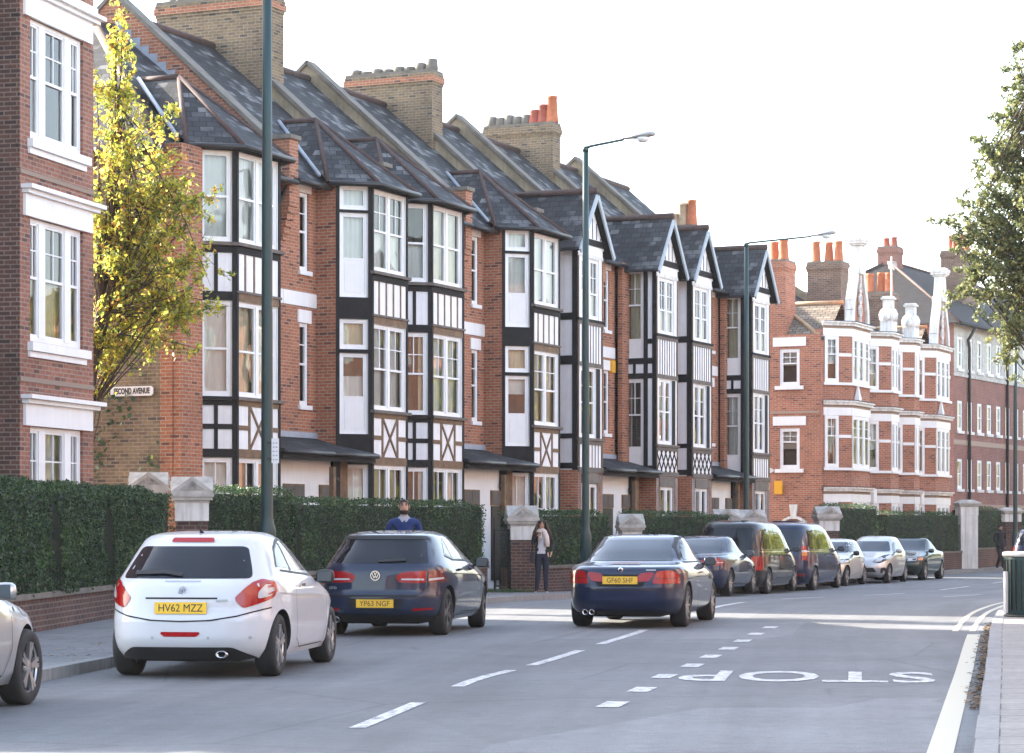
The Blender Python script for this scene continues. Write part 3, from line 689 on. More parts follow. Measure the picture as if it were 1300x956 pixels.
                    for x_ in (.1, .5, 1.12): vbar(tb, X, x_, .16, 3.1, 9.36, dark, .03)
            else:
                wall(pan, X, w, 9.4, [], M['panel'], z0=3.1); wall(wl, X, w, 3.1, [], bm, z0=-.6)
                for x_ in (.08, w - .08): vbar(tb, X, x_, .12, 3.1, 9.36, dark, .03)
        # gabled slate roof with overhanging verge
        xc = (bl + br) / 2; hw = wf / 2 + .36; ze = 9.28; zr = 10.98; yf = -.2; yb = 2.75; th = .07
        rf = MB()
        for s_ in (-1, 1):
            q = [(xc, yf, zr), (xc + s_ * hw, yf, ze), (xc + s_ * hw, yb - .9, ze), (xc, yb, zr)]
            if s_ == 1: q = q[::-1]
            q2 = [(p[0], p[1], p[2] - th) for p in q]
            rf.add(q + q2, [(0, 1, 2, 3), (7, 6, 5, 4)] + [(i, i + 4, (i + 1) % 4 + 4, (i + 1) % 4) for i in range(4)], M['slate'])
        ro = rf.build('bay_roof', root)
        bg_ = MB()
        for s_ in (-1, 1): bg_.bar((xc + s_ * .02, yf - .025, zr - .14), (xc + s_ * (hw - .02), yf - .025, ze - .10), .05, .14, M['t_pale'], up=(0, 0, 1))
        bg_.build('bargeboard', root, uv=False)
        sf = MB()
        for s_ in (-1, 1): sf.bar((xc + s_ * .02, yf + .14, zr - .12), (xc + s_ * (hw - .03), yf + .14, ze - .09), .24, .03, dark)
        sf.build('soffit', root, uv=False)
        rt = MB(); rt.tube([(xc, yf - .02, zr + .02), (xc, yb, zr + .02)], .1, M['ridge'], 6); rt.build('ridge_tiles', ro, uv=False)
        gt = MB(); gt.tube([(bl - .3, RD - .1, ze - .02), (bl - .3, yf + .1, ze - .02)], .06, M['gutter'], 8); gt.build('gutter', root, uv=False)
    wo_ = wl.build('brick_wall', root); pan.build('bay_panels', root); tb.build('timber_frame', root, uv=False);
    # ---- main roof, party parapet, chimney
    rz = RIDGE_Z - opts.get('drop', 0); ez = EZ - opts.get('drop', 0) * .2
    rf = MB(); y0 = .8; z0 = ez - .13; xs0, xs1 = (0, W)
    if opts.get('end'):
        h0 = -1.0; xr = h0 + 4.6; zr_ = z0 + (RIDGE_Y - y0) * SL * .93
        rf.poly([(h0, y0, z0), (W, y0, z0), (W, RIDGE_Y, zr_), (xr, RIDGE_Y, zr_)], M['slate']); rf.poly([(h0, 10.4, z0), (h0, y0, z0), (xr, RIDGE_Y, zr_)], M['slate'])
        rf.poly([(W, 10.4, z0), (h0, 10.4, z0), (xr, RIDGE_Y, zr_), (W, RIDGE_Y, zr_)], M['slate'])
        rf.poly([(h0, y0, z0), (h0, 10.4, z0), (W, 10.4, z0), (W, y0, z0)], M['gutter'])
        ro = rf.build('main_roof', root); rt = MB(); rt.tube([(h0, y0, z0 + .02), (xr, RIDGE_Y, zr_ + .02)], .1, M['ridge'], 6); rt.tube([(xr, RIDGE_Y, zr_), (W, RIDGE_Y, zr_)], .1, M['ridge'], 6); rt.build('ridge_tiles', ro, uv=False)
        gg = MB(); gg.tube([(h0 - .03, y0 - .05, z0 - .03), (h0 - .03, 10.4, z0 - .03)], .07, M['gutter'], 8); gg.build('gutter', root, uv=False)
        dp = MB(); dp.tube([(-.83, 3.6, 9.2), (-.83, 3.6, -.3)], .04, M['iron'], 8); dp.build('downpipe', root, uv=False)
    else:
        rf.poly([(0, y0, z0), (W, y0, z0), (W, RIDGE_Y, rz), (0, RIDGE_Y, rz)], M['slate']); rf.poly([(W, 10.4, z0), (0, 10.4, z0), (0, RIDGE_Y, rz), (W, RIDGE_Y, rz)], M['slate'])
        rf.poly([(0, y0, z0), (0, 10.4, z0), (W, 10.4, z0), (W, y0, z0)], M['gutter'])
        ro = rf.build('main_roof', root); rt = MB(); rt.tube([(0.05, RIDGE_Y, rz + .02), (W - .05, RIDGE_Y, rz + .02)], .1, M['ridge'], 6); rt.build('ridge_tiles', ro, uv=False)
    gg = MB(); gg.tube([(rx0 + .05, y0 - .06, z0 - .02), (rx1 - .05, y0 - .06, z0 - .02)], .06, M['gutter'], 8); gg.build('gutter', root, uv=False)
    # parapet stands on this house's left party line (brick pier, corbels, coping); a chimney house carries the stack
    if not opts.get('end'):
        pp = MB(); hwp = .17; yb0 = .9 if left_recess else .95; za = z0 + .75; zb = RIDGE_Z + .45
        side = M['brick_red'] if opts.get('brick_parapet') else M['render_tan']
        prof = [(yb0, 9.0), (10.4, 9.0), (10.4, za - .2), (RIDGE_Y, zb), (yb0 + .55, za + .15), (yb0, za + .15)]
        pp.add([(-hwp, y, z) for y, z in prof] + [(hwp, y, z) for y, z in prof],
               [list(range(5, -1, -1)), list(range(6, 12))] + [(i, (i + 1) % 6, (i + 1) % 6 + 6, i + 6) for i in range(6)], side)
        if left_recess:
            pp.box(-.2, .2, .86, RD + .1, 8.75, 10.3, M['brick_red'])
            for k in range(5): pp.box(-.17 + .02 * k, .17 - .02 * k, .9 + .05 * k, RD + .1, 8.6 - .15 * k, 8.75 - .15 * k, M['brick_red'])
        po = pp.build('party_parapet', root)
        cp = MB(); cp.bar((0, yb0 - .1, za + .2), (0, yb0 + .6, za + .2), .48, .1, M['coping']); cp.bar((0, yb0 + .5, za + .17), (0, RIDGE_Y + .05, zb + .04), .46, .09, M['coping']); cp.bar((0, RIDGE_Y, zb + .04), (0, 10.4, za - .1), .46, .09, M['coping'])
        cp.build('coping', po, uv=False)
        if opts.get('brick_parapet'):
            fl = MB(); nst = 18
            for k in range(nst):
                ya = 1.3 + (RIDGE_Y - 1.3) * k / nst; yb_ = ya + (RIDGE_Y - 1.3) / nst; f_ = lambda y: z0 - .35 + (y - y0) * (rz - z0) / (RIDGE_Y - y0)
                fl.add([(-hwp - .01, ya, f_(ya)), (-hwp - .01, yb_, f_(yb_)), (-hwp - .01, yb_, f_(yb_) + .14), (-hwp - .01, ya, f_(yb_) + .14)], [(3, 2, 1, 0)], M['lead'])
            fl.build('step_flashing', po, uv=False)
    if opts.get('chimney'):
        chimney_stack(root, W, opts.get('cy', (4.0, 7.2))[0], opts.get('cy', (4.0, 7.2))[1], opts.get('cz0', 11.0), opts.get('cz', 14.6), opts.get('cw', .85), M[opts.get('cbrick', 'brick_stock')], opts['chimney'], opts.get('cz', 14.6) > 14.42)
    if left_recess:
        dp = MB(); xx = -.42; dp.tube([(-.15, .95, 9.25), (xx, RD - .05, 8.6), (xx, RD - .05, 3.7)], .045, M['iron'], 8); dp.build('downpipe', root, uv=False)
    if opts.get('alarm'):
        ab = MB(); X = frame((1.35, RD - .1, 6.15), (1, 0, 0)); ab.box(-.13, .13, 0, .1, 0, .36, M['yellow_box'], X); ab.box(-.1, .1, -.012, 0, .1, .26, M['yellow_box'], X); ab.build('alarm_box', root, uv=False)
    return root

stub = [('stub', .42), ('stub', .30), ('stub', .2), ('stub', .24), ('stub', .18), ('stub', .22), ('stub', .16), ('stub', .24)]
HOUSES = [
    (0.75, False, False, 'corner half-timbered house at the near end of the terrace, beside the yellow-leaved tree', {'end': True, 'drop': .35}),
    (5.40, True, False, 'half-timbered house with white balcony doors and stepped brick parapet, next to the corner house', {'chimney': stub, 'brick_parapet': True, 'cz': 14.75}),
    (10.05, False, False, 'half-timbered house with a hipped bay between the two houses whose bays have white balcony doors', {}),
    (14.70, True, False, 'half-timbered house with balcony doors above the brick gate pillar the woman stands beside', {'chimney': stub, 'cz': 14.45, 'cy': (4.05, 6.8), 'cw': .7}),
    (19.35, False, True, 'black and white gabled house directly behind the middle lamp post', {}),
    (24.00, True, True, 'gabled house with diamond lattice panel and a yellow alarm box on its brick recess', {'chimney': [('pot', .85), ('pot_dark', .6), ('pot_dark', .45), ('stub', .4), ('stub', .35), ('stub', .42), ('stub', .34), ('stub', .4)], 'lattice': True, 'alarm': True, 'cz': 14.4, 'cy': (4.35, 6.75), 'cw': .62}),
    (28.65, False, True, 'gabled house with a lattice panel and no alarm box, joined to its lattice-fronted neighbour', {'lattice': True}),
    (33.30, True, True, 'last gabled black and white house of the terrace, behind the thin far lamp post', {'shift': -.25, 'chimney': [('pot', .9), ('pot_buff', .8), ('pot_buff', .45)], 'cz0': 9.8, 'cz': 12.1, 'cy': (3.0, 3.95), 'cw': .7, 'cbrick': 'brick_red'}),
]
for i, (t0, lr, gb, lab, op) in enumerate(HOUSES): terrace_house(i, t0, lr, gb, lab, op)
# flues over the two far gabled houses
# ---------------------------------------------------------------- brick villa at the left edge
def px2w(px, Y): return (px - 650) / F_PX * Y
LA = math.atan(0.258); LX = frame((-7.915, 39.26, 0), (math.sin(LA), math.cos(LA), 0))
lroot = thing('brick_villa', 'tall dark red brick house at the left edge with white triple windows', 'house', (-7.915, 39.26, 0), rad(90) - LA)
lw = MB(); fl = Each(lroot)
BW = 2.85
ops = [(.38, .95, 2.42, 3.14), (.38, 4.52, 2.42, 6.53), (.38, 7.82, 2.42, 9.77), (.38, 11.1, 2.42, 12.9)]
wall(lw, IDM, BW, 14.5, ops, M['brick_dark'], .16, M['brick_dark'], z0=-.5)
Xl = frame((0, 1.1, 0), (0, -1, 0)); wall(lw, Xl, 1.1, 14.5, [], M['brick_return'], z0=-.5)
Xr_ = frame((BW, 0, 0), (0, 1, 0)); wall(lw, Xr_, 1.1, 14.5, [], M['brick_dark'], z0=-.5)
lw.box(-14, 4.6, 1.1, 12, -.5, 12.6, M['brick_dark'])
for i, o in enumerate(ops):
    window(lroot, IDM, o, 3, .52, (2, 2), (1, 1), curtain='drapes' if i == 2 else 'half' if i == 1 else 'net', weights=[.45, 1, .45], mull=.24, fw=.07, y0=.05)
    fl.box(.28, 2.56, -.10, .05, o[1] - .16, o[1] - .02, M['white'], name='sill')
    fl.box(.3, 2.5, -.04, .05, o[1] - .26, o[1] - .165, M['white'], name='sill')
    if i < 3:
        fl.box(.12, BW - .12, -.05, .05, o[3] + .003, o[3] + .36, M['white'], name='lintel')
        fl.box(.08, BW + .04, -.12, .05, o[3] + .362, o[3] + .43, M['white'], name='cornice'); fl.box(.04, BW + .12, -.2, .05, o[3] + .432, o[3] + .5, M['white'], name='cornice')
for z in (3.85, 7.2): fl.box(.0, BW + .01, -.02, .05, z, z + .07, M['brick_dark'], name='string_course')
fl.box(-.06, BW + .06, -.06, 1.0, 10.3, 10.42, M['white'], name='cornice')
lw.build('brick_wall', lroot)
rf = MB()
def hip(mb, x0, x1, y0, y1, z0, h, m, ov=.3, inset=None):
    x0 -= ov; x1 += ov; y0 -= ov; y1 += ov; d = (y1 - y0) / 2; ym = (y0 + y1) / 2; k = inset or d
    a, b, c, e = (x0, y0, z0), (x1, y0, z0), (x1, y1, z0), (x0, y1, z0); p, q = (x0 + k, ym, z0 + h), (x1 - k, ym, z0 + h)
    mb.poly([a, b, q, p], m); mb.poly([c, e, p, q], m); mb.poly([e, a, p], m); mb.poly([b, c, q], m); mb.poly([e, c, b, a], M['gutter'])
    return a, b, c, e, p, q
hip(rf, -14, 4.6, 1.1, 12, 12.6, 4.2, M['slate']); rf.build('roof', lroot)
rf = MB(); rf.add([(-.2, -.25, 14.5), (BW + .2, -.25, 14.5), (BW + .2, 2.5, 14.5), (-.2, 2.5, 14.5), (BW / 2, .9, 16.3), (BW / 2, 4.5, 16.3)], [(0, 1, 4), (1, 2, 5, 4), (3, 0, 4, 5), (2, 3, 5), (3, 2, 1, 0)], M['slate']); rf.build('bay_roof', lroot)
dp = MB(); dp.tube([(-.5, 1.02, 12), (-.5, 1.02, -.3)], .045, M['iron'], 8); dp.build('downpipe', lroot, uv=False)

# ---------------------------------------------------------------- red brick pair with white bays and ornate gables
RT0 = 46.1; RG = -.3
def urn(o, x, y, z, s, m, name, root):
    b = MB(); T = Matrix.Translation((x, y, z)) @ Matrix.Scale(s, 4)
    b.box(-.42, .42, -.26, .26, 0, .5, m, T); b.lathe([(.36, .5), (.40, .62), (.42, .8), (.34, .98), (.24, 1.06)], m, 12, T)
    b.box(-.2, .2, -.2, .2, 1.06, 1.42, m, T); b.box(-.27, .27, -.27, .27, 1.42, 1.5, m, T); b.box(-.22, .22, -.22, .22, 1.5, 1.56, m, T)
    for s_ in (-1, 1): b.lathe([(.05, .5), (.16, .56), (.2, .7), (.16, .84), (.05, .9)], m, 10, T @ Matrix.Translation((s_ * .52, 0, 0)))
    return b.build(name, root)
def ornate_gable(root, x, z):
    b = MB(); m = M['white_old']; T = Matrix.Translation((x, .02, z))
    half = [(1.0, 0), (.98, .45), (.9, .8), (.74, 1.15), (.58, 1.5), (.46, 1.85), (.34, 2.1)]
    prof = half + [(-a, c) for a, c in half[::-1]]
    b.prism(prof, .06, .3, M['brick_r'], T)
    for s_ in (-1, 1):
        for (a0, c0), (a1, c1) in zip(half, half[1:]): b.bar((s_ * a0, .12, c0), (s_ * a1, .12, c1), .34, .26, m, T, up=(s_ * 1, 0, .3))
    b.box(-.36, .36, -.12, .36, 1.9, 2.12, m, T); b.frustum(0, .1, 2.12, 3.0, .24, .24, .2, .2, m, T)
    for k, (e, q) in enumerate(((.26, .07), (.33, .1), (.36, .12), (.28, .07))):
        zz = 3.0 + (0, .07, .17, .29)[k]; b.box(-e, e, .1 - e, .1 + e, zz, zz + q, m, T)
    for zc, r in ((.5, .16), (.95, .14), (1.35, .12)):
        n = 10
        for i in range(n):
            a0 = 2 * math.pi * i / n; a1 = 2 * math.pi * (i + 1) / n
            b.bar((r * math.cos(a0), -.0, zc + r * 1.3 * math.sin(a0)), (r * math.cos(a1), -.0, zc + r * 1.3 * math.sin(a1)), .1, .07, m, T, up=(0, 1, 0))
    b.box(-.05, .05, -.04, .06, .05, .3, m, T); b.box(-.05, .05, -.04, .06, 1.5, 1.9, m, T)
    return b.build('ornate_gable', root)

def villa(t0, t1, gable_bay, small_bay, label, near):
    root = thing('red_brick_villa', label, 'house', tp(t0, 0, RG), TRZ, 'red brick pair with white bays')
    W = t1 - t0; bm = M['brick_r']; wl = MB(); E = Each(root); ZS = [(1.2, 2.75), (4.05, 6.03), (7.28, 9.03)]
    WD = .85
    def bay(b0, b1):
        F = [(frame((b0 - .85, .85, 0), (.85, -.85, 0)), 1.2), (frame((b0, 0, 0), (1, 0, 0)), b1 - b0), (frame((b1, 0, 0), (.85, .85, 0)), 1.2)]
        for fi, (X, w) in enumerate(F):
            if fi == 1: lo, hi = (.12, w - .12)
            elif fi == 0: lo, hi = .06, .66
            else: lo, hi = .54, 1.14
            ops = [(lo, a, hi, b) for a, b in ZS]
            wall(wl, X, w, 9.5, ops, bm, .08, M['white'], z0=-.3)
            for a, b in ZS:
                op = (lo, a, hi, b)
                if fi == 1: window(root, X, op, 2 if w < 2 else 3, .6, (1, 2), (1, 1), curtain=random.choice(['net', 'half', 'blind']), mull=.22, fw=.1, y0=-.02)
                else: window(root, X, op, 1, .62, (2, 2), (1, 1), curtain=random.choice(['net', 'blind', 'drapes']), fw=.09, y0=-.02)
                E.box(0, w, -.035, .02, b + .002, b + .30, M['white'], X)                       # white head band
                E.box(0, w, -.02, .02, b + .302, b + .40, bm, X, name='brick_course')
                E.box(-.05, w + .05, -.13, .02, b + .402, b + .50, M['white_old'], X, name='cornice')
                E.box(-.08, w + .08, -.2, .02, b + .502, b + .56, M['white_old'], X, name='cornice')
                E.box(-.02, w + .02, -.1, .02, a - .1, a - .002, M['white'], X, name='sill')
                zt = a + (b - a) * .6
                E.box(hi + .01 if fi != 2 else 0, w if fi != 2 else lo - .01, -.03, .02, zt - .06, zt + .06, M['white'], X, name='transom_band')
                e = [(b0 - .95, .85), (b0 - .08, -.22), (b1 + .08, -.22), (b1 + .95, .85)]
        for z in (3.34, 6.62, 9.62): lf = MB(); lf.poly([(x, y, z) for x, y in e], M['lead']); lf.build('lead_cap', root)
    bay(*gable_bay); bay(*small_bay)
    wl.box(0, W, WD, WD + .3, -.3, 9.3, bm); wl.box(.3, W, WD + .3, 10, -.3, 9.2, bm)
    cg = (gable_bay[0] + gable_bay[1]) / 2; cs = (small_bay[0] + small_bay[1]) / 2
    ornate_gable(root, cg, 9.62); urn(None, cs, .25, 9.62, .95, M['white_old'], 'urn_finial', root)
    for b in (gable_bay,):      # little obelisk between the storeys
        o = MB(); T = Matrix.Translation((b[0] + .5, -.12, 6.62)); o.frustum(0, 0, 0, .14, .15, .1, .15, .1, M['white'], T); o.frustum(0, 0, .14, .6, .13, .09, .015, .015, M['white'], T); o.build('obelisk', root)
    px = MB()                       # white pilaster and console by the entrance
    xx = (gable_bay[1] + small_bay[0]) / 2 if near else (gable_bay[0] + small_bay[1]) / 2
    px.box(xx - .16, xx + .16, .35, WD, -.3, 3.3, M['white']); px.box(xx - .22, xx + .22, .2, WD, 2.75, 3.3, M['white']); px.box(xx - .12, xx + .12, .5, WD, 3.3, 4.3, M['white']); px.build('pilaster', root)
    dr = MB(); dr.box(xx + .3, xx + 1.15, WD - .05, WD, -.1, 2.1, M['iron']); dr.build('front_door', root)
    # roofs
    rf = MB(); z0 = 9.15; zr = 12.0
    if near:
        rf.poly([(-.15, WD, z0 - .2), (W, WD, z0), (W, 5.5, zr), (3.6, 5.5, zr)], M['slate']); rf.poly([(-.15, 10.2, z0 - .2), (-.15, WD, z0 - .2), (3.6, 5.5, zr)], M['tile_stone'])
        rf.poly([(W, 10.2, z0), (-.15, 10.2, z0), (3.6, 5.5, zr), (W, 5.5, zr)], M['slate'])
    else:
        rf.poly([(0, WD, z0), (W, WD, z0), (W, 5.5, zr), (0, 5.5, zr)], M['slate']); rf.poly([(W, 10.2, z0), (0, 10.2, z0), (0, 5.5, zr), (W, 5.5, zr)], M['slate'])
        rf.poly([(W, WD, z0), (W, 10.2, z0), (W, 5.5, zr)], bm)
    ro = rf.build('main_roof', root)
    cr = MB(); a = 1.5
    cr.poly([(cg - a, .75, 9.3), (cg, .75, 10.45), (cg, 3.2, 10.45), (cg - a, 3.2, 9.3)], M['tile_stone']); cr.poly([(cg, .75, 10.45), (cg + a, .75, 9.3), (cg + a, 3.2, 9.3), (cg, 3.2, 10.45)], M['tile_stone'])
    cr.poly([(cg - a, 3.2, 9.3), (cg, 3.2, 10.45), (cg + a, 3.2, 9.3)], M['tile_stone'])
    co = cr.build('gable_roof', root); rt = MB(); rt.tube([(cg, .7, 10.47), (cg, 3.2, 10.47)], .09, M['pot_buff'], 6); rt.build('ridge_tiles', co, uv=False)
    if near:
        hp = MB(); hp.tube([(-.15, WD, z0 - .18), (3.6, 5.5, zr + .02)], .09, M['pot_buff'], 6); hp.build('ridge_tiles', ro, uv=False)
        gt = MB(); gt.tube([(-.2, WD - .1, z0 - .22), (-.2, 10, z0 - .22)], .07, M['gutter'], 8); gt.build('gutter', root, uv=False)
        # end wall that faces down the street
        X = frame((0, 3.4, 0), (0, -1, 0)); ops = [(.62 + .3, 4.0, 1.42 + .3, 5.55), (.62 + .3, 7.15, 1.42 + .3, 8.55)]
        wall(wl, frame((-.3, 10.0, 0), (0, -1, 0)), 10.0 - WD, 9.1, [(o[0] + 6.6, o[1], o[2] + 6.6, o[3]) for o in ops], bm, .12, z0=-.3)
        wl.poly([(-.3, WD, -.3), (0.02, WD, -.3), (.02, WD, 9.1), (-.3, WD, 9.1)], bm)
        X = frame((-.3, 10.0, 0), (0, -1, 0))
        for o in ops:
            o = (o[0] + 6.6, o[1], o[2] + 6.6, o[3])
            window(root, X, o, 1, .62 if o[1] > 6 else .68, (2, 2), (1, 1), curtain='blind', fw=.09)
            E.box(o[0] - .16, o[2] + .16, -.1, .02, o[1] - .14, o[1], M['white'], X, name='sill'); E.box(o[0] - .25, o[2] + .25, -.04, .02, o[3] + .1, o[3] + .44, M['white'], X)
        E.box(5.0, 9.1, -.02, .02, 6.1, 6.2, bm, X, name='string_course')
        ar = MB(); cx = 8.1
        for i in range(10):
            a0 = math.pi * i / 10; a1 = math.pi * (i + 1) / 10
            ar.bar((cx + .62 * math.cos(a0), -.04, 1.55 + .62 * math.sin(a0)), (cx + .62 * math.cos(a1), -.04, 1.55 + .62 * math.sin(a1)), .1, .2, M['white_old'], X, up=(0, 1, 0))
        for s_ in (-1, 1): ar.box(cx + s_ * .62 - .1, cx + s_ * .62 + .1, -.06, .0, -.2, 1.55, M['white_old'], X)
        ar.frustum(cx, -.06, 2.1, 2.65, .09, .06, .16, .07, M['white_old'], X); ar.build('door_arch', root)
        sd_ = MB(); sd_.box(cx - .5, cx + .5, -.02, .0, -.2, 1.95, M['iron'], X); sd_.build('side_door', root)
        ab = MB(); ab.box(7.35, 7.65, -.12, 0, 3.05, 3.55, M['yellow_box'], X); ab.box(7.4, 7.6, -.13, -.12, 3.2, 3.4, M['yellow_box'], X); ab.build('alarm_box', root, uv=False)
        pl = MB(); 
        n = 14; pts = [(7.0 + .3 * math.cos(2 * math.pi * i / n), 3.95 + .12 * math.sin(2 * math.pi * i / n)) for i in range(n)]
        pl.prism(pts, -.04, 0, M['white_old'], X); pl.build('wall_plaque', root, uv=False)
        chimney_stack(root, .5, 2.3, 3.2, 8.9, 12.0, 1.2, bm, [('pot', .8), ('pot', .75)], False)
        pp = MB(); 
        pp.add([(W - .15, y, z) for y, z in ((WD, 9), (10, 9), (5.5, 12.4), (WD, 9.3))] + [(W + .15, y, z) for y, z in ((WD, 9), (10, 9), (5.5, 12.4), (WD, 9.3))], [(3, 2, 1, 0), (4, 5, 6, 7), (2, 3, 7, 6), (1, 2, 6, 5), (0, 1, 5, 4), (3, 0, 4, 7)], M['render_tan']); pp.build('party_parapet', root)
        chimney_stack(root, W, 2.5, 3.95, 9.6, 12.75, 1.15, M['brick_brown'], [('pot', .85), ('pot', .85), ('pot', .88)], False)
    else:
        chimney_stack(root, W - .6, 2.6, 3.9, 9.6, 12.2, 1.1, M['brick_brown'], [('pot', .85), ('pot', .9), ('pot', .85)], False)
        ae = MB(); ae.tube([(W - 2.2, 2.3, 9.5), (W - 2.2, 2.3, 13.6)], .03, M['white_old'], 6)
        ae.tube([(W - 2.9, 2.1, 13.3), (W + .4, 2.9, 13.3)], .025, M['white_old'], 6)
        for k in range(8): ae.tube([(W - 2.9 + .4 * k, 2.1 + .1 * k - .2, 13.3), (W - 2.9 + .4 * k, 2.1 + .1 * k + .2, 13.3)], .012, M['white_old'], 5)
        ae.build('roof_aerial', root, uv=False)
    wl.build('brick_wall', root)
    return root
villa(RT0, 54.6, (.85, 3.4), (6.4, 7.6), 'orange red brick villa with white bays and one ornate gable, nearer of the pair', True)
villa(54.6, 63.2, (5.05, 7.5), (1.5, 2.4), 'red brick villa of the pair farther away, thin aerial on its roof', False)

# ---------------------------------------------------------------- long dark brick block with hipped slate roof
QA = math.atan(0.532); qroot = thing('brick_block', 'long dark red brick block with a hipped slate roof and rows of small white windows', 'building', (21.9, 121, RG), rad(90) - QA)
qw = MB(); QL = 34.0; qe = Each(qroot); qops = []
for r, (a, b) in enumerate([(.9, 2.3), (3.7, 5.2), (6.6, 8.1), (9.7, 11.3)]):
    for k in range(17): qops.append((.55 + 1.64 * k, a, 1.4 + 1.64 * k, b))
wall(qw, IDM, QL, 9.35, [o for o in qops if o[3] < 9], M['brick_far'], .1, z0=-.5)
wall(qw, Matrix.Translation((0, 0, 0)), QL, 11.9, [o for o in qops if o[3] > 9], M['stone'], .1, z0=9.35)
qw.box(0, QL, .6, 11, -.5, 11.9, M['brick_far'])
qw.poly([(0, .6, -.5), (0, 0, -.5), (0, 0, 11.9), (0, .6, 11.9)], M['brick_far'])
for i, o in enumerate(qops):
    if o[0] > 20: continue
    window(qroot, IDM, o, 1, .5, (1, 1), (1, 1), curtain=random.choice(['net', 'half']), fw=.1, depth=.45); qe.box(o[0] - .1, o[2] + .1, -.08, .02, o[1] - .14, o[1], M['white_old'], name='sill')
qe.box(0, QL, -.08, .02, 9.3, 9.45, M['stone'], name='string_course'); qe.box(0, QL, -.03, .02, 5.9, 6.15, M['brick_r'], name='string_course'); qe.box(0, QL, -.03, .02, 2.75, 2.95, M['brick_r'], name='string_course')
qw.build('brick_wall', qroot)
rf = MB(); P = hip(rf, 0, QL, 0, 11, 11.9, 3.9, M['slate_plum'], .45, 6.5); ro = rf.build('roof', qroot)
rt = MB()
for i, j in ((0, 4), (4, 5), (3, 4), (1, 5)): rt.tube([Vector(P[i]) + Vector((0, 0, .03)), Vector(P[j]) + Vector((0, 0, .03))], .07, M['ridge'], 6)
rt.build('ridge_tiles', ro, uv=False)
gt = MB(); gt.tube([(-.4, -.5, 11.86), (QL, -.5, 11.86)], .09, M['gutter'], 8); gt.build('gutter', qroot, uv=False)
for x in (2.2, 8.8, 15.3):
    dp = MB(); dp.tube([(x - .2, -.5, 11.8), (x - .2, -.1, 11.2), (x, -.1, 10.8), (x, -.1, -.3)], .08, M['iron'], 8); dp.build('downpipe', qroot, uv=False)
chimney_stack(qroot, 6.3, 5.0, 6.0, 15.2, 16.6, 1.1, M['brick_far'], [('pot_dark', .5), ('pot_dark', .5)], False)
chimney_stack(qroot, 9.6, 2.2, 3.4, 13.0, 16.5, 2.5, M['brick_brown'], [('pot_dark', .95), ('pot_dark', .95), ('pot_dark', 1.0), ('pot_dark', .95)], False)

# ---------------------------------------------------------------- houses across the road: outside the frame, seen only in glass and paint
def across_house(y, w, h, label, bmk, k):
    x = XR(y) + 7.5; a = math.atan(dx(XR, y)); root = thing('brick_house', label, 'house', (x, y, 0), -a - rad(90) + rad(0), 'houses across the road')
    wl = MB(); ops = [(c, z, c + 1.3, z + 1.8) for z in (1.0, 4.2, 7.2) for c in (1.0, 3.4, 5.8, 8.2) if c + 1.3 < w]
    wall(wl, IDM, w, h, ops, M[bmk], .12, z0=-.5); wl.box(0, w, .6, 10, -.5, h, M[bmk])
    wl.poly([(0, .6, -.5), (0, 0, -.5), (0, 0, h), (0, .6, h)], M[bmk]); wl.poly([(w, 0, -.5), (w, .6, -.5), (w, .6, h), (w, 0, h)], M[bmk]); wl.build('brick_wall', root)
    for o in ops: window(root, IDM, o, 2, .5, curtain='net'); E = Each(root); E.box(o[0] - .1, o[2] + .1, -.06, .02, o[3] + .01, o[3] + .3, M['white'])
    r = MB(); hip(r, 0, w, 0, 10, h, 3.5, M['slate']); r.build('roof', root)
ys = [26, 40, 55, 70, 85, 100, 116, 132]
for i, y in enumerate(ys):
    across_house(y, 10.5 + (i % 3), (10.2, 9.4, 10.8)[i % 3], ['orange brick house across the road, mirrored in the nearest car doors', 'brick house across the road, mirrored in the parked hatchbacks', 'brick house across the road, mirrored in the moving convertible', 'tall brick house across the road, mirrored in the first bay windows', 'brick house across the road, mirrored in the white balcony doors', 'brick house across the road, mirrored in the lower sash windows', 'brick house across the road, mirrored in the gabled bays', 'farthest brick house across the road, mirrored in the last bays'][i], ['brick_r', 'brick_red', 'brick_r'][i % 3], i)

# and behind the viewpoint: unseen houses, put in for the cars to mirror
def behind_house(x, y, w, h, label, bmk):
    root = thing('brick_house', label, 'house', (x, y, 0), math.pi, 'houses behind the viewpoint')
    wl = MB(); ops = [(c, z, c + 1.3, z + 1.8) for z in (1.0, 4.2, 7.2) for c in (1.0, 3.6, 6.2, 8.8) if c + 1.3 < w]
    wall(wl, IDM, w, h, ops, M[bmk], .12, z0=-.5); wl.box(0, w, .6, 10, -.5, h, M[bmk]); wl.build('brick_wall', root)
    for o in ops: window(root, IDM, o, 2, .5, curtain='net')
    r = MB(); hip(r, 0, w, 0, 10, h, 3.8, M['slate']); r.build('roof', root)
for x, w, h, lab in ((34, 11, 10.5, 'brick house behind the viewpoint, mirrored in the convertible'), (22, 11.5, 9.8, 'brick house behind the viewpoint, mirrored in the black van'), (9.5, 11, 10.8, 'brick house behind the viewpoint, mirrored in the dark blue hatchback'), (-2.5, 11.5, 10.2, 'brick house behind the viewpoint, mirrored in the white hatchback'), (-15, 11, 10.6, 'brick house behind the viewpoint, mirrored in the silver car')):
    behind_house(x, -24, w, h, lab, 'brick_dark')
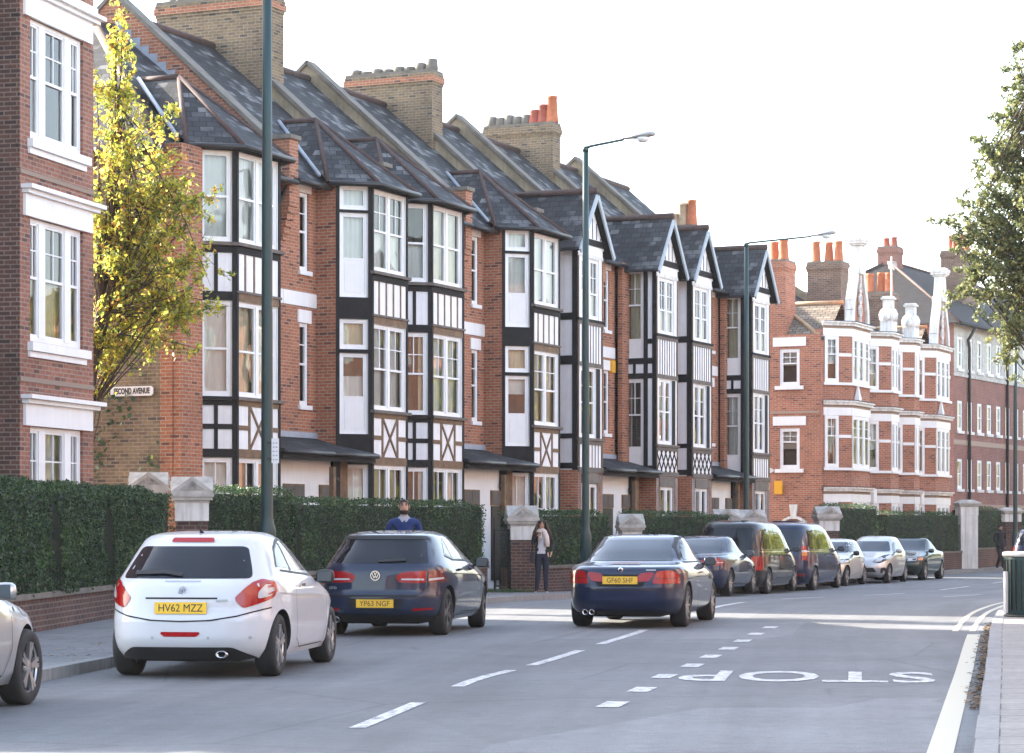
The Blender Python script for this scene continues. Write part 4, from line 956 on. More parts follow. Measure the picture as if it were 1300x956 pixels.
# ---------------------------------------------------------------- street lamps
def lamp(x, y, h, arm, label, rz=0.0, sign=False, base=True):
    root = thing('street_lamp', label, 'street lamp', (x, y, gz(y) + .11), rz, 'tall green street lamps')
    p = MB(); p.lathe([(.135, 0), (.135, 1.3), (.13, 1.36), (.095, 1.48), (.09, 1.55), (.085, 4.0), (.075, 7), (.066, h)], M['post_green'], 20); p.box(-.07, .07, -.145, -.12, .25, .95, M['post_green'])
    po = p.build('post', root, uv=False)
    a = MB(); a.tube([(0, 0, h - .05), (0, 0, h + .03), (.12, 0, h + .06), (arm, 0, h + .16)], [.05, .05, .032, .03], M['post_green'], 10); a.lathe([(.075, 0), (.075, .08), (.05, .12)], M['post_green'], 12, Matrix.Translation((0, 0, h - .06))); a.build('arm', root, uv=False)
    hd = MB(); n = 12; sec = [(0, .05, .05), (.08, .07, .06), (.25, .10, .07), (.3, .15, .09), (.55, .165, .10), (.75, .15, .085), (.82, .08, .05)]
    vs = []; fs = []
    for dx_, wy, hz in sec:
        for k in range(n): ang = 2 * math.pi * k / n; vs.append((arm - .05 + dx_, wy * math.cos(ang), h + .18 + dx_ * .07 + (hz if math.sin(ang) > 0 else hz * .45) * math.sin(ang)))
    for i in range(len(sec) - 1):
        for k in range(n): fs.append((i * n + k, i * n + (k + 1) % n, (i + 1) * n + (k + 1) % n, (i + 1) * n + k))
    fs.append(list(range(n - 1, -1, -1))); fs.append([(len(sec) - 1) * n + k for k in range(n)]); hd.add(vs, fs, M['lamp_grey'], None, True); ho = hd.build('lamp_head', root, uv=False)
    le = MB(); T = Matrix.Translation((arm + .48, 0, h + .16)); le.lathe([(.02, -.1), (.08, -.09), (.13, -.05), (.145, 0), (.14, .02)], M['lamp_lens'], 14, T); le.build('lamp_lens', ho, uv=False)
    return root
l1 = lamp(px2w(339, 36.5), 36.5, 10.4, 1.6, 'nearest street lamp, its thick green post rising past the frame beside the white hatchback', rad(-8), True)
l2 = lamp(px2w(743.5, 57), 57, 10.35, .95, 'middle street lamp, its green post standing behind the dark blue convertible', rad(-24))
l3 = lamp(px2w(947.5, 76), 76, 10.45, 2.1, 'slim far street lamp rising above the black van before the last gabled house', rad(-24))
l4 = lamp(px2w(1289, 98), 98, 10.4, 1.7, 'farthest street lamp at the right edge, rising past the long brick block', rad(-26))
st = MB(); T = Matrix.Translation((.02, -.105, .95)) @ Matrix.Rotation(rad(25), 4, 'Y'); st.box(-.055, .055, -.004, .004, -.03, .03, M['white_old'], T); st.build('sticker', l1, uv=False)
# parking notice fixed to the nearest post
sg = thing('parking_sign', 'narrow white sign plate with rows of dark symbols fixed to the nearest lamp post', 'sign', (px2w(349, 36.4), 36.4, 1.5 + (669 - 588) / (F_PX / 36.4)), rad(-6))
b = MB(); b.box(-.05, .06, -.006, .006, 0, .37, M['white']); b.build('plate', sg, uv=False)
b = MB(); random.seed(3)
for r in range(5):
    for cix in range(2):
        zz = .05 + r * .062; xx = -.02 + cix * .045; b.box(xx - .014 * random.uniform(.5, 1.2), xx + .014, -.009, -.006, zz - .008, zz + .012, M['lamp_grey'])
b.build('lettering', sg, uv=False)
b = MB(); b.box(-.12, -.05, -.004, .012, .05, .08, M['iron']); b.box(-.12, -.05, -.004, .012, .29, .32, M['iron']); b.build('bracket', sg, uv=False)
random.seed(11)
# street name on the end wall of the corner house
p = tp(.0 - .06, 4.15, 0); Xs = frame(tp(-.02, 5.55), -TB)
sn = thing('street_name_plate', 'white street name plate with black capitals on the ivy-clad end wall', 'sign', tp(-.03, 1.64, 1.5 + (669 - 497) / 61.1 - .1), TRZ + rad(-90))
b = MB(); Ls = .47; b.prism([(-Ls, .0), (Ls, .0), (Ls + .05, .04), (Ls + .05, .16), (Ls, .2), (-Ls, .2), (-Ls - .05, .16), (-Ls - .05, .04)], -.02, .0, M['white']); b.build('plate', sn, uv=False)
text_mesh("SECOND AVENUE", .165, M['iron'], .002, .006, Matrix.Translation((0, -.024, .098)), .66).build('lettering', sn, uv=False)

# ---------------------------------------------------------------- litter bin
bn = thing('litter_bin', 'dark green round litter bin with a pale rim at the right kerb edge', 'bin', (px2w(1307, 37.9), 37.9, .11))
b = MB(); n = 28; vs = []; 
prof = [(.36, 0.03), (.37, .06), (.39, .9), (.39, .93)]
b.lathe(prof, M['post_green'], n)
for k in range(n):
    a = 2 * math.pi * (k + .5) / n; b.box(-.008, .008, .37, .40, .1, .88, M['iron'], Matrix.Rotation(a, 4, 'Z'))
b.build('body', bn, uv=False)
b = MB(); b.lathe([(.38, .93), (.415, .94), (.42, .97), (.41, 1.0), (.34, 1.01), (.33, .95), (.3, .5)], M['white_old'], n); b.build('rim', bn, uv=False)
b = MB(); b.lathe([(.39, 0), (.395, .03), (.36, .04)], M['iron'], n); b.build('base', bn, uv=False)
b = MB(); b.box(-.425, -.38, -.06, .02, .06, .7, M['white_old'], Matrix.Rotation(rad(12), 4, 'Z')); b.build('side_panel', bn, uv=False)

# ---------------------------------------------------------------- garden walls, gate pillars, hedges
GD = -2.6
def pathpts(ts): return [tp(t, GD) for t in ts]
def garden_wall(name, pts, h, label, m='brick_wall', cope=True):
    c = sum((Vector(p) for p in pts), Vector()) / len(pts); root = thing(name, label, 'wall', (c.x, c.y, gz(c.y)))
    w = MB(); k = MB()
    for a, b in zip(pts, pts[1:]):
        A = Vector(a) - Vector((c.x, c.y, 0)); B = Vector(b) - Vector((c.x, c.y, 0)); A.z = B.z = 0
        d = (B - A); L = d.length; X = frame(A, d); w.box(-.01, L + .01, -.12, .12, -.4, h, M[m], X); k.box(-.02, L + .02, -.16, .16, h, h + .075, M['coping'], X)
    w.build('brickwork', root); 
    if cope: k.build('coping', root)
    return root
def hedge(pts, z0, z1, th, label, dens=520, lit=False):
    c = sum((Vector(p) for p in pts), Vector()) / len(pts); root = thing('hedge', label, 'hedge', (c.x, c.y, gz(c.y)), 0, 'clipped hedges along the front walls')
    C0 = Vector((c.x, c.y, 0)); core = MB(); P = []; NN = []
    segs = [(Vector(a) - C0, Vector(b) - C0) for a, b in zip(pts, pts[1:])]
    for s in segs: s[0].z = s[1].z = 0
    for si, (A, B) in enumerate(segs):
        d = B - A; L = d.length; X = frame(A, d); t2 = th / 2
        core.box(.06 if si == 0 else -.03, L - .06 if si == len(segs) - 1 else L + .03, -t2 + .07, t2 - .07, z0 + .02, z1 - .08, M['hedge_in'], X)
        R3 = X.to_3x3()
        def put(x, y, z, n):
            bump = .03 * math.sin(x * 2.3 + z * 1.7) + .03 * math.sin(x * 5.1 - z * 4.3) + .02 * math.sin(x * 11 + z * 9) + .05 * math.sin(x * .9 + 1.3)
            P.append(X @ (Vector((x, y, z)) + Vector(n) * bump)); NN.append(R3 @ Vector(n))
        r = .14
        for _ in range(int(L * (z1 - z0) * dens)):
            x, z = random.uniform(0, L), random.uniform(z0, z1); e = max(0, z - (z1 - r)); y = -t2 + (r - math.sqrt(max(0, r * r - e * e))) * .9
            put(x, y + random.uniform(-.03, .05), z, (0, -1, .1 + e * 4))
        for _ in range(int(L * th * dens * .8)):
            put(random.uniform(0, L), random.uniform(-t2, t2), z1 + random.uniform(-.05, .035), (0, 0, 1))
        for end, xx in ((si == 0, 0), (si == len(segs) - 1, L)):
            if end:
                for _ in range(int(th * (z1 - z0) * dens)): put(xx + random.uniform(-.05, .05), random.uniform(-t2, t2), random.uniform(z0, z1), (-1 if xx == 0 else 1, 0, 0))
        for _ in range(int(L * 10)):      # stray shoots along the top
            put(random.uniform(0, L), random.uniform(-t2, t2), z1 + abs(random.gauss(0, .025)), (0, 0, 1))
    core.build('hedge_body', root, uv=False)
    sel = [math.sin(p.x * 1.3 + 1.7 * math.sin(p.z * 2.1) + p.y) + .6 * math.sin(p.x * 3.7 + p.z * 5.1) > .75 or (p.z > z1 - .12 and random.random() < .35) for p in P]
    P2 = [p for p, q in zip(P, sel) if q]; N2 = [n for n, q in zip(NN, sel) if q]; P = [p for p, q in zip(P, sel) if not q]; NN = [n for n, q in zip(NN, sel) if not q]
    scatter_leaves('new_growth', P2, .024, [(M['hl1'], 4), (M['hl3'], 3), (M['hl0'], 2)], N2, .65, parent=root, aspect=.6)
    scatter_leaves('hedge_leaves', P, .022, [(M['hl0'], 5), (M['hl1'], 4), (M['hl2'], 4), (M['hl3'], 1.2)], NN, .6, parent=root, aspect=.6)
    return root
def pillar(x, y, h, w, label, brickm='brick_wall', tall_white=False, rz=None, ped=True, zb=0.0):
    root = thing('gate_pillar', label, 'gate pillar', (x, y, gz(y)), rad(7) if rz is None else rz, 'brick gate pillars with white stone caps')
    b = MB(); zt = h - .85 if not tall_white else h - .5
    (b.box(-w / 2, w / 2, -w / 2, w / 2, -.4, zt, M['white_old' if tall_white else brickm])); b.build('shaft', root)
    c = MB(); e = w / 2
    c.box(-e - .015, e + .015, -e - .015, e + .015, zt, zt + .33, M['white_old']); 
    for k, (q, a, z) in enumerate(((.03, .33, .38), (.08, .38, .44), (.11, .44, .5))): c.box(-e - q, e + q, -e - q, e + q, zt + a, zt + z, M['stone'])
    if ped:     # little pediments on all four sides
        zz = zt + .5; q = e + .1
        for r in range(2):
            R = Matrix.Rotation(rad(90) * r, 4, 'Z'); c.prism([(-q, zz), (q, zz), (q * .94, zz + .05), (0, zz + .31 + .002 * r), (-q * .94, zz + .05)], -q + .012 * r, q - .012 * r, M['stone'], R)
        for r in range(4):
            R = Matrix.Rotation(rad(90) * r, 4, 'Z'); c.prism([(-q * .62, zz + .06), (q * .62, zz + .06), (0, zz + .235)], -q - .012, -q + .02, M['stone_dirty'], R)
    else: c.frustum(0, 0, zt + .5, zt + .62, e + .09, e + .09, e * .6, e * .6, M['stone'])
    c.build('stone_cap', root); return root

h1 = [(-6.9, 26, 0), (-6.55, 30, 0), (-6.35, 33.5, 0), (-6.2, 37, 0), (-5.75, 40.6, 0)]
garden_wall('garden_wall', h1, .55, 'low dark brick wall with stone coping beneath the longest hedge at left')
hedge([(x - .28, y, 0) for x, y, z in h1], .58, 2.06, .8, 'long dark clipped hedge before the left brick house, behind the white hatchback', 1850)
pillar(*tp(-4.55, GD)[:2], 2.46, .58, 'stained white-capped gate pillar between the longest hedge and the short hedge')
pillar(px2w(189, 48.0), 48.0, 2.62, .58, 'stained white pillar cap just showing over the far end of the longest hedge')
h2 = pathpts([-4.15, -2.4, -.85]); garden_wall('garden_wall', h2, .6, 'low brick wall under the short hedge behind the nearest lamp post'); hedge([p + TB * .3 for p in h2], .6, 2.2, .75, 'short clipped hedge behind the nearest lamp post', 1050)
h3 = pathpts([-.75, 2, 5, 8.1]); garden_wall('garden_wall', h3, .6, 'low brick wall under the hedge behind the man in blue'); hedge([p + TB * .3 for p in h3], .6, 2.08, .75, 'dark clipped hedge running behind the man in blue', 950)
pillar(*tp(8.35, GD + .9)[:2], 2.2, .5, 'white pediment cap peeping over the end of the hedge behind the man')
pillar(*tp(9.85, GD - .2)[:2], 2.2, .56, 'square brick gate pillar with white stone cap beside the woman')
h4 = pathpts([10.35, 13, 15.9]); garden_wall('garden_wall', h4, .7, 'low brick wall with pale coping behind the standing woman'); hedge([p + TB * .32 for p in h4], .72, 2.06, .7, 'clipped hedge behind the standing woman and the middle lamp post', 880)
pillar(*tp(17.4, GD)[:2], 2.15, .5, 'white-capped gate pillar seen above the roof of the dark blue convertible')
h5 = pathpts([18, 21, 25.4]); garden_wall('garden_wall', h5, .7, 'low brick wall hidden behind the parked dark saloon'); hedge([p + TB * .3 for p in h5], .7, 2.15, .7, 'clipped hedge just left of the black van roof', 650)
pillar(*tp(26.2, GD + .4)[:2], 2.35, .62, 'white pillar cap peeping over the black van roof'); pillar(*tp(28.6, GD + .4)[:2], 2.35, .62, 'second white pillar cap peeping over the black van roof, farther right')
pillar(*tp(35.2, GD)[:2], 2.5, .66, 'white-capped gate pillar just behind the blue van')
h6 = pathpts([35.9, 38.6, 41.3]); garden_wall('garden_wall', h6, .7, 'low wall under the pale-topped hedge right of the blue van'); hedge([p + TB * .3 for p in h6], .7, 2.5, .7, 'tall rounded hedge between the blue van and the silver hatchback roof', 450)
h7 = pathpts([42.6, 46, 50, 53.2]); garden_wall('garden_wall', h7, .75, 'low red brick wall under the hedge above the green car'); hedge([p + TB * .3 for p in h7], .78, 2.3, .7, 'long far hedge above the green car before the white bays', 420)
pillar(*tp(53.7, GD - .2)[:2], 2.75, .7, 'tall white stone pillar at the end of the far hedge', tall_white=True, ped=False)
h8 = pathpts([54.3, 57.5, 60.8]); garden_wall('garden_wall', h8, .85, 'red brick wall behind the man in black'); hedge([p + TB * .3 for p in h8], .86, 2.55, .7, 'far hedge behind the man in black', 380)
pillar(*tp(61.5, GD - .2)[:2], 2.85, .7, 'far brick pillar with a broad pale cap right of the man in black', ped=False)
h9 = pathpts([62.2, 66, 70, 75]); garden_wall('garden_wall', h9, .85, 'farthest brick garden wall at the right edge'); hedge([p + TB * .3 for p in h9], .86, 2.5, .7, 'farthest hedge at the right edge behind the last lamp post', 330)
# dark gate between the long hedge and the pillar beside the woman
gt = thing('garden_gate', 'narrow black iron gate between the hedge end and the brick gate pillar', 'gate', tp(8.75, GD, 0), TRZ)
for x in (0.02, .8):
    b = MB(); b.box(x - .02, x + .02, -.02, .02, .0, 1.45, M['iron']); b.build('gate_stile', gt, uv=False)
for z in (.12, .8, 1.38):
    b = MB(); b.box(.04, .78, -.015, .015, z - .02, z + .02, M['iron']); b.build('gate_rail', gt, uv=False)
for k in range(7):
    b = MB(); b.tube([(.1 + .1 * k, 0, .1), (.1 + .1 * k, 0, 1.5)], .01, M['iron'], 6); b.build('gate_bar', gt, uv=False)
gp = []; 
for _ in range(900): t = random.uniform(8.2, 9.5); d = random.uniform(GD - .7, GD + 1.5); p = tp(t, d); gp.append((p.x, p.y, gz(p.y) + .13 + random.random() * .06))
scatter_leaves('grass', gp, .05, [(M['hl1'], 2), (M['hl3'], 3)], None, .6, 'stuff', aspect=.15)
# thing to shade the gap behind the gate: a dark shrub
# ---------------------------------------------------------------- trees
def tree(name, label, cat, base, trunk_pts, trunk_r, blobs, n_limb, leaves, size, mats, twig=.012, droop=0.0, seed=1, leaf_aspect=.5, bias=None):
    rs = random.Random(seed); root = thing(name, label, cat, base); B0 = Vector(base); tk = MB()
    tk.tube([Vector(p) - B0 for p in trunk_pts], trunk_r, M['bark'], 10); P = []; tot = sum(b[4] for b in blobs); lm = MB()
    for cx, cy, cz, r, wgt in blobs:
        c = Vector((cx, cy, cz)) - B0; nl = max(2, round(n_limb * wgt / tot)); per = int(leaves * wgt / tot / nl)
        for i in range(nl):
            v = Vector((rs.gauss(0, 1), rs.gauss(0, 1), rs.gauss(0, 1))); v.normalize(); e = c + v * r * rs.uniform(.6, 1.05)
            ti = rs.uniform(.5, 1.0) * (len(trunk_pts) - 1); k = min(int(ti), len(trunk_pts) - 2); s = Vector(trunk_pts[k]).lerp(Vector(trunk_pts[k + 1]), ti - k) - B0
            if s.z > e.z: s = Vector(trunk_pts[max(0, k - 1)]) - B0 if rs.random() < .6 else s
            mid = s.lerp(e, .5) + Vector((rs.gauss(0, .12), rs.gauss(0, .12), .12 + rs.gauss(0, .1))) * r; mid = mid.lerp(c, .35)
            pts = [s, s.lerp(mid, .5) + Vector((0, 0, .05 * r)), mid, mid.lerp(e, .5) + Vector((rs.gauss(0, .06), rs.gauss(0, .06), .05)) * r, e]
            L = (e - s).length; lm.tube(pts, [min(.028, twig * .7 + L * .004), twig * .8 + L * .0022, twig * .7 + L * .001, twig * .8, twig * .4], M['bark'], 5, cap=False)
            ntw = 6
            for j in range(ntw):
                u = rs.uniform(.45, 1.0); f = u * 4; kk = min(3, int(f)); a = pts[kk].lerp(pts[kk + 1], f - kk)
                w = Vector((rs.gauss(0, 1), rs.gauss(0, 1), rs.gauss(0, .7) - droop)).normalized() * r * rs.uniform(.25, .6); b_ = a + w * .5 + Vector((0, 0, .03 * r)); cc = a + w + Vector((0, 0, -droop * .2 * r))
                lm.tube([a, b_, cc], [twig * .7, twig * .45, twig * .25], M['bark'], 4, cap=False)
                for _ in range(max(1, per // ntw)):
                    q = rs.uniform(.1, 1.08); pt = a.lerp(b_, q * 2) if q < .5 else b_.lerp(cc, q * 2 - 1)
                    P.append(pt + Vector((rs.gauss(0, .07), rs.gauss(0, .07), rs.gauss(0, .07))) * (r ** .5))
    tk.build('trunk', root); lm.build('branches', root, uv=False)
    P = np.array([tuple(p) for p in P])
    scatter_leaves('crown', P, size, mats, None, 1.0, parent=root, aspect=leaf_aspect); return root
Yt = 46.3; sT = F_PX / Yt
def blob(px, py, rpx, w, Y, dy=0): s = F_PX / Y; return ((px - 650) / s, Y + dy, EYE + (HOR - py) / s, rpx / s, w)
AL = lambda a, b, c, d, e: [(M['al0'], a), (M['al1'], b), (M['al2'], c), (M['al3'], d), (M['al4'], e)]
bl1 = [blob(135, 95, 34, 1.1, Yt), blob(165, 60, 16, .3, Yt), blob(150, 170, 42, 2, Yt, -.3), blob(195, 175, 30, .8, Yt, .4), blob(130, 240, 40, 1.4, Yt), blob(190, 255, 42, 2.2, Yt, -.5), blob(150, 320, 48, 2.4, Yt), blob(215, 320, 34, 1.3, Yt, .3), blob(235, 215, 30, 1.1, Yt, -.8), blob(245, 285, 32, 1.2, Yt, -.8), blob(255, 335, 26, .8, Yt, -.8), blob(195, 390, 48, 3.2, Yt), blob(140, 420, 40, 3.0, Yt), blob(235, 400, 32, .9, Yt, -.6), blob(268, 388, 26, .7, Yt, -1.1), blob(155, 22, 24, .7, Yt), blob(140, 55, 26, .7, Yt), blob(178, 115, 28, .6, Yt), blob(240, 440, 24, .3, Yt, -.8), blob(160, 430, 30, 1.4, Yt), blob(218, 150, 26, .4, Yt), blob(268, 245, 26, .5, Yt, -.9), blob(276, 300, 24, .4, Yt, -.9), blob(285, 355, 24, .4, Yt, -1), blob(292, 405, 20, .25, Yt, -1.1), blob(230, 370, 32, .9, Yt, -.7), blob(215, 220, 30, .7, Yt, .3), blob(95, 300, 40, 1.0, Yt, .5), blob(90, 420, 40, 1.0, Yt, .5)]
bx_ = px2w(103, Yt)
tree('cherry_tree', 'slender street tree with yellow and green autumn leaves beside the left brick house', 'tree', (bx_, Yt, 0), [(bx_, Yt, 0), (bx_ + .05, Yt, 2.2), (bx_ + .1, Yt, 3.6), (bx_ + .35, Yt, 5.5), (bx_ + .6, Yt, 7.5), (bx_ + .75, Yt, 9.6)], [.16, .13, .11, .08, .05, .02], bl1, 220, 18500, .050, AL(3.4, 3.6, 1.5, 3.2, .8), droop=.6, seed=4, twig=.008)
Ye = 47.0
bl2 = [blob(1285, 130, 30, 1.0, Ye), blob(1298, 45, 18, .35, Ye), blob(1262, 118, 12, .25, Ye), blob(1275, 200, 34, 1.8, Ye, .5), blob(1250, 250, 30, 1.3, Ye), blob(1225, 262, 22, 1.0, Ye), blob(1300, 270, 40, 2.4, Ye, -.6), blob(1262, 320, 34, 2.0, Ye), blob(1215, 285, 22, .9, Ye, -.3), blob(1190, 285, 18, .5, Ye, -.3), blob(1172, 288, 12, .2, Ye, -.3), blob(1215, 340, 24, 1.1, Ye, -.5), blob(1238, 300, 26, 1.2, Ye), blob(1212, 385, 16, .4, Ye), blob(1270, 75, 22, .45, Ye), blob(1250, 170, 20, .6, Ye), blob(1245, 210, 24, .9, Ye), blob(1240, 370, 24, 1.0, Ye), blob(1285, 390, 36, 2.2, Ye), blob(1265, 435, 22, 1.0, Ye, -.4), blob(1290, 460, 26, 1.1, Ye), blob(1345, 180, 50, 2.5, Ye), blob(1350, 330, 60, 3.0, Ye), blob(1350, 430, 45, 2, Ye), blob(1420, 300, 90, 4, Ye), blob(1400, 120, 60, 2, Ye)]
ex_ = px2w(1400, Ye)
tree('evergreen_tree', 'dense small-leaved evergreen tree reaching in from the right edge of the sky', 'tree', (ex_, Ye, .1), [(ex_, Ye, .1), (ex_ - .1, Ye, 3), (ex_ - .1, Ye, 6), (ex_ - .3, Ye, 9), (ex_ - .5, Ye, 12)], [.34, .3, .24, .15, .05], bl2, 260, 38000, .046, [(M['el0'], 4), (M['el1'], 4), (M['el2'], 4), (M['el3'], 1.5)], seed=9, leaf_aspect=.5)
# ivy on the corner house's end wall
ip = []; inn = []
for _ in range(1500):
    d = random.uniform(.95, 3.2); z = random.uniform(.3, 6.2); dens = max(0, math.sin(d * 3.3 + z * 1.8) * .4 - .05 + .2 * (z < 4.5) + (.8 if d > 2.35 and z < 3.6 else 0) - (1 if 1.0 < d < 2.3 and 4.25 < z < 4.6 else 0))
    if random.random() < dens: p = tp(-.05 - random.random() * .08, d, z); ip.append(tuple(p)); inn.append(tuple(-TD))
iv = scatter_leaves('ivy', ip, .06, [(M['hl0'], 3), (M['hl1'], 2), (M['hl3'], 1), (M['al1'], .4)], inn, .5, aspect=.7); tag(iv, 'thin ivy climbing the end wall round the street name plate', 'climbing plant')

for i, (yy, lab) in enumerate(((88, 'yellow leaved tree across the road, mirrored in the blue van'), (103, 'yellow leaved tree across the road, mirrored in the black van'), (119, 'yellow leaved tree across the road, mirrored in the silver hatchback'), (136, 'yellow leaved tree across the road, mirrored in the dark green car'), (154, 'yellow leaved tree across the road, mirrored in the dark saloon'))):
    xx = XR(yy) + 4.5; tree('roadside_tree', lab, 'tree', (xx, yy, .1), [(xx, yy, .1), (xx, yy, 4), (xx + .1, yy, 9)], [.28, .22, .1], [(xx, yy, 8.5, 3.4, 3), (xx + .9, yy + 2, 6, 2.8, 2), (xx - .6, yy - 2, 6, 2.8, 2), (xx, yy, 3.6, 2.2, 1.5), (xx, yy + 3, 3.5, 2, 1), (xx, yy - 3, 3.5, 2, 1)], 40, 7000, .2, [(M['al0'], 2), (M['al1'], 4), (M['al3'], 4)], seed=30 + i)

# ---------------------------------------------------------------- the hazy autumn air
hz = MB(); hz.box(-45, 75, -6, 190, -1.9, 18.5, None)
k = N('haze'); k.t.nodes.remove(k.b); pv = k.n('ShaderNodeVolumePrincipled'); pv.inputs['Color'].default_value = (0.95, 0.97, 1, 1); pv.inputs['Density'].default_value = 0.00018; pv.inputs['Anisotropy'].default_value = 0.2
k.l(pv.outputs[0], k.out.inputs['Volume']); hz.m = [k.m] * len(hz.f); tag(hz.build('haze', None, False), kind='stuff')

for i, (xx, yy, lab) in enumerate(((8.5, -9, 'broad green tree behind the viewpoint, mirrored in the convertible boot'), (-13.5, -8, 'broad green tree behind the viewpoint, mirrored in the white hatchback'))):  # unseen trees, put in behind the viewpoint for the cars' reflections
    tree('roadside_tree', lab, 'tree', (xx, yy, .1), [(xx, yy, .1), (xx, yy, 4), (xx + .1, yy, 9)], [.28, .22, .1], [(xx, yy, 8, 3.2, 3), (xx + 2, yy, 5.5, 2.6, 2), (xx - 2, yy, 5.5, 2.6, 2), (xx, yy, 4, 2.2, 1.5)], 30, 4500, .2, [(M['al1'], 2), (M['al3'], 4)], seed=50 + i)
# ---------------------------------------------------------------- cars
def paint(name, c, metal=0.0, rough=0.45, coat=0.85):
    k = N(name); k.set(Roughness=rough, Metallic=metal); k.b.inputs['Specular IOR Level'].default_value = .15; k.b.inputs["Coat Weight"].default_value = coat; k.b.inputs["Coat Roughness"].default_value = 0.03
    co = k.coord(); f = k.noise(co, 2.5, 5, .7); k.col(k.ramp(f, [(0.3, [x * .93 for x in c]), (0.7, c)]))
    d = k.ramp(k.noise(co, 14, 4), [(0.35, 0.01), (0.7, 0.05)]); k.l(d, k.b.inputs["Coat Roughness"]); return k.m
M['p_white'] = paint('white_car_paint', (0.60, 0.61, 0.635)); M['p_navy'] = paint('dark_blue_car_paint', (0.014, 0.024, 0.056), .15, .45)
M['p_night'] = paint('night_blue_car_paint', (0.007, 0.016, 0.052), .15, .45); M['p_silver'] = paint('silver_car_paint', (0.46, 0.47, 0.48), .75, .38)
M['p_black'] = paint('black_van_paint', (0.010, 0.010, 0.012), .15, .45); M['p_blue'] = paint('blue_van_paint', (0.010, 0.020, 0.066), .15, .45)
M['p_green'] = paint('dark_green_car_paint', (0.012, 0.030, 0.030), .15, .45); M['p_pale'] = paint('pale_silver_car_paint', (0.55, 0.55, 0.53), .6, .38)
def carglass(name, c): 
    k = N(name); k.set(Roughness=0.03); k.b.inputs["Specular IOR Level"].default_value = .38; k.col(c); return k.m
M['cg'] = carglass('dark_car_glass', (0.008, 0.011, 0.017)); M['cg_blue'] = carglass('tinted_car_glass', (0.03, 0.042, 0.06)); M['cg_clear'] = carglass('clear_car_glass', (0.09, 0.11, 0.12))
M['tyre'] = simple('tyre_rubber', (0.016, 0.016, 0.017), 0.8, var=0.2, scale=10); M['alloy'] = simple('alloy_wheel', (0.38, 0.38, 0.39), 0.35, .8, var=.12)
M['alloy_dark'] = simple('dark_alloy_wheel', (0.12, 0.12, 0.13), 0.4, .7, var=.12)
M['trim'] = simple('black_plastic_trim', (0.014, 0.014, 0.015), 0.55, var=.15); M['chrome'] = simple('chrome', (0.6, 0.6, 0.62), 0.15, 1.0, var=0)
M['seam'] = simple('panel_gap', (0.008, 0.008, 0.009), 0.8, var=0); M['plate_y'] = simple('yellow_number_plate', (0.80, 0.48, 0.03), 0.45, var=.04); M['plate_w'] = simple('white_number_plate', (0.75, 0.75, 0.73), 0.45, var=.04)
def lens(name, c):
    k = N(name); k.set(Roughness=0.2); k.b.inputs["Coat Weight"].default_value = .4; k.b.inputs['Specular IOR Level'].default_value = .3; co = k.coord(); w = k.n("ShaderNodeTexWave"); w.inputs["Scale"].default_value = 30; w.bands_direction = 'Z'; k.l(co, w.inputs[0])
    k.col(k.ramp(w.outputs["Fac"], [(0.2, [x * .55 for x in c]), (0.8, c)])); return k.m
M['red_lens'] = lens('red_tail_lens', (0.42, 0.004, 0.008)); M['red_dark'] = lens('dark_red_tail_lens', (0.20, 0.006, 0.012)); M['white_lens'] = lens('clear_lamp_lens', (0.66, 0.66, 0.68)); M['amber'] = lens('amber_lens', (0.7, 0.22, 0.03))

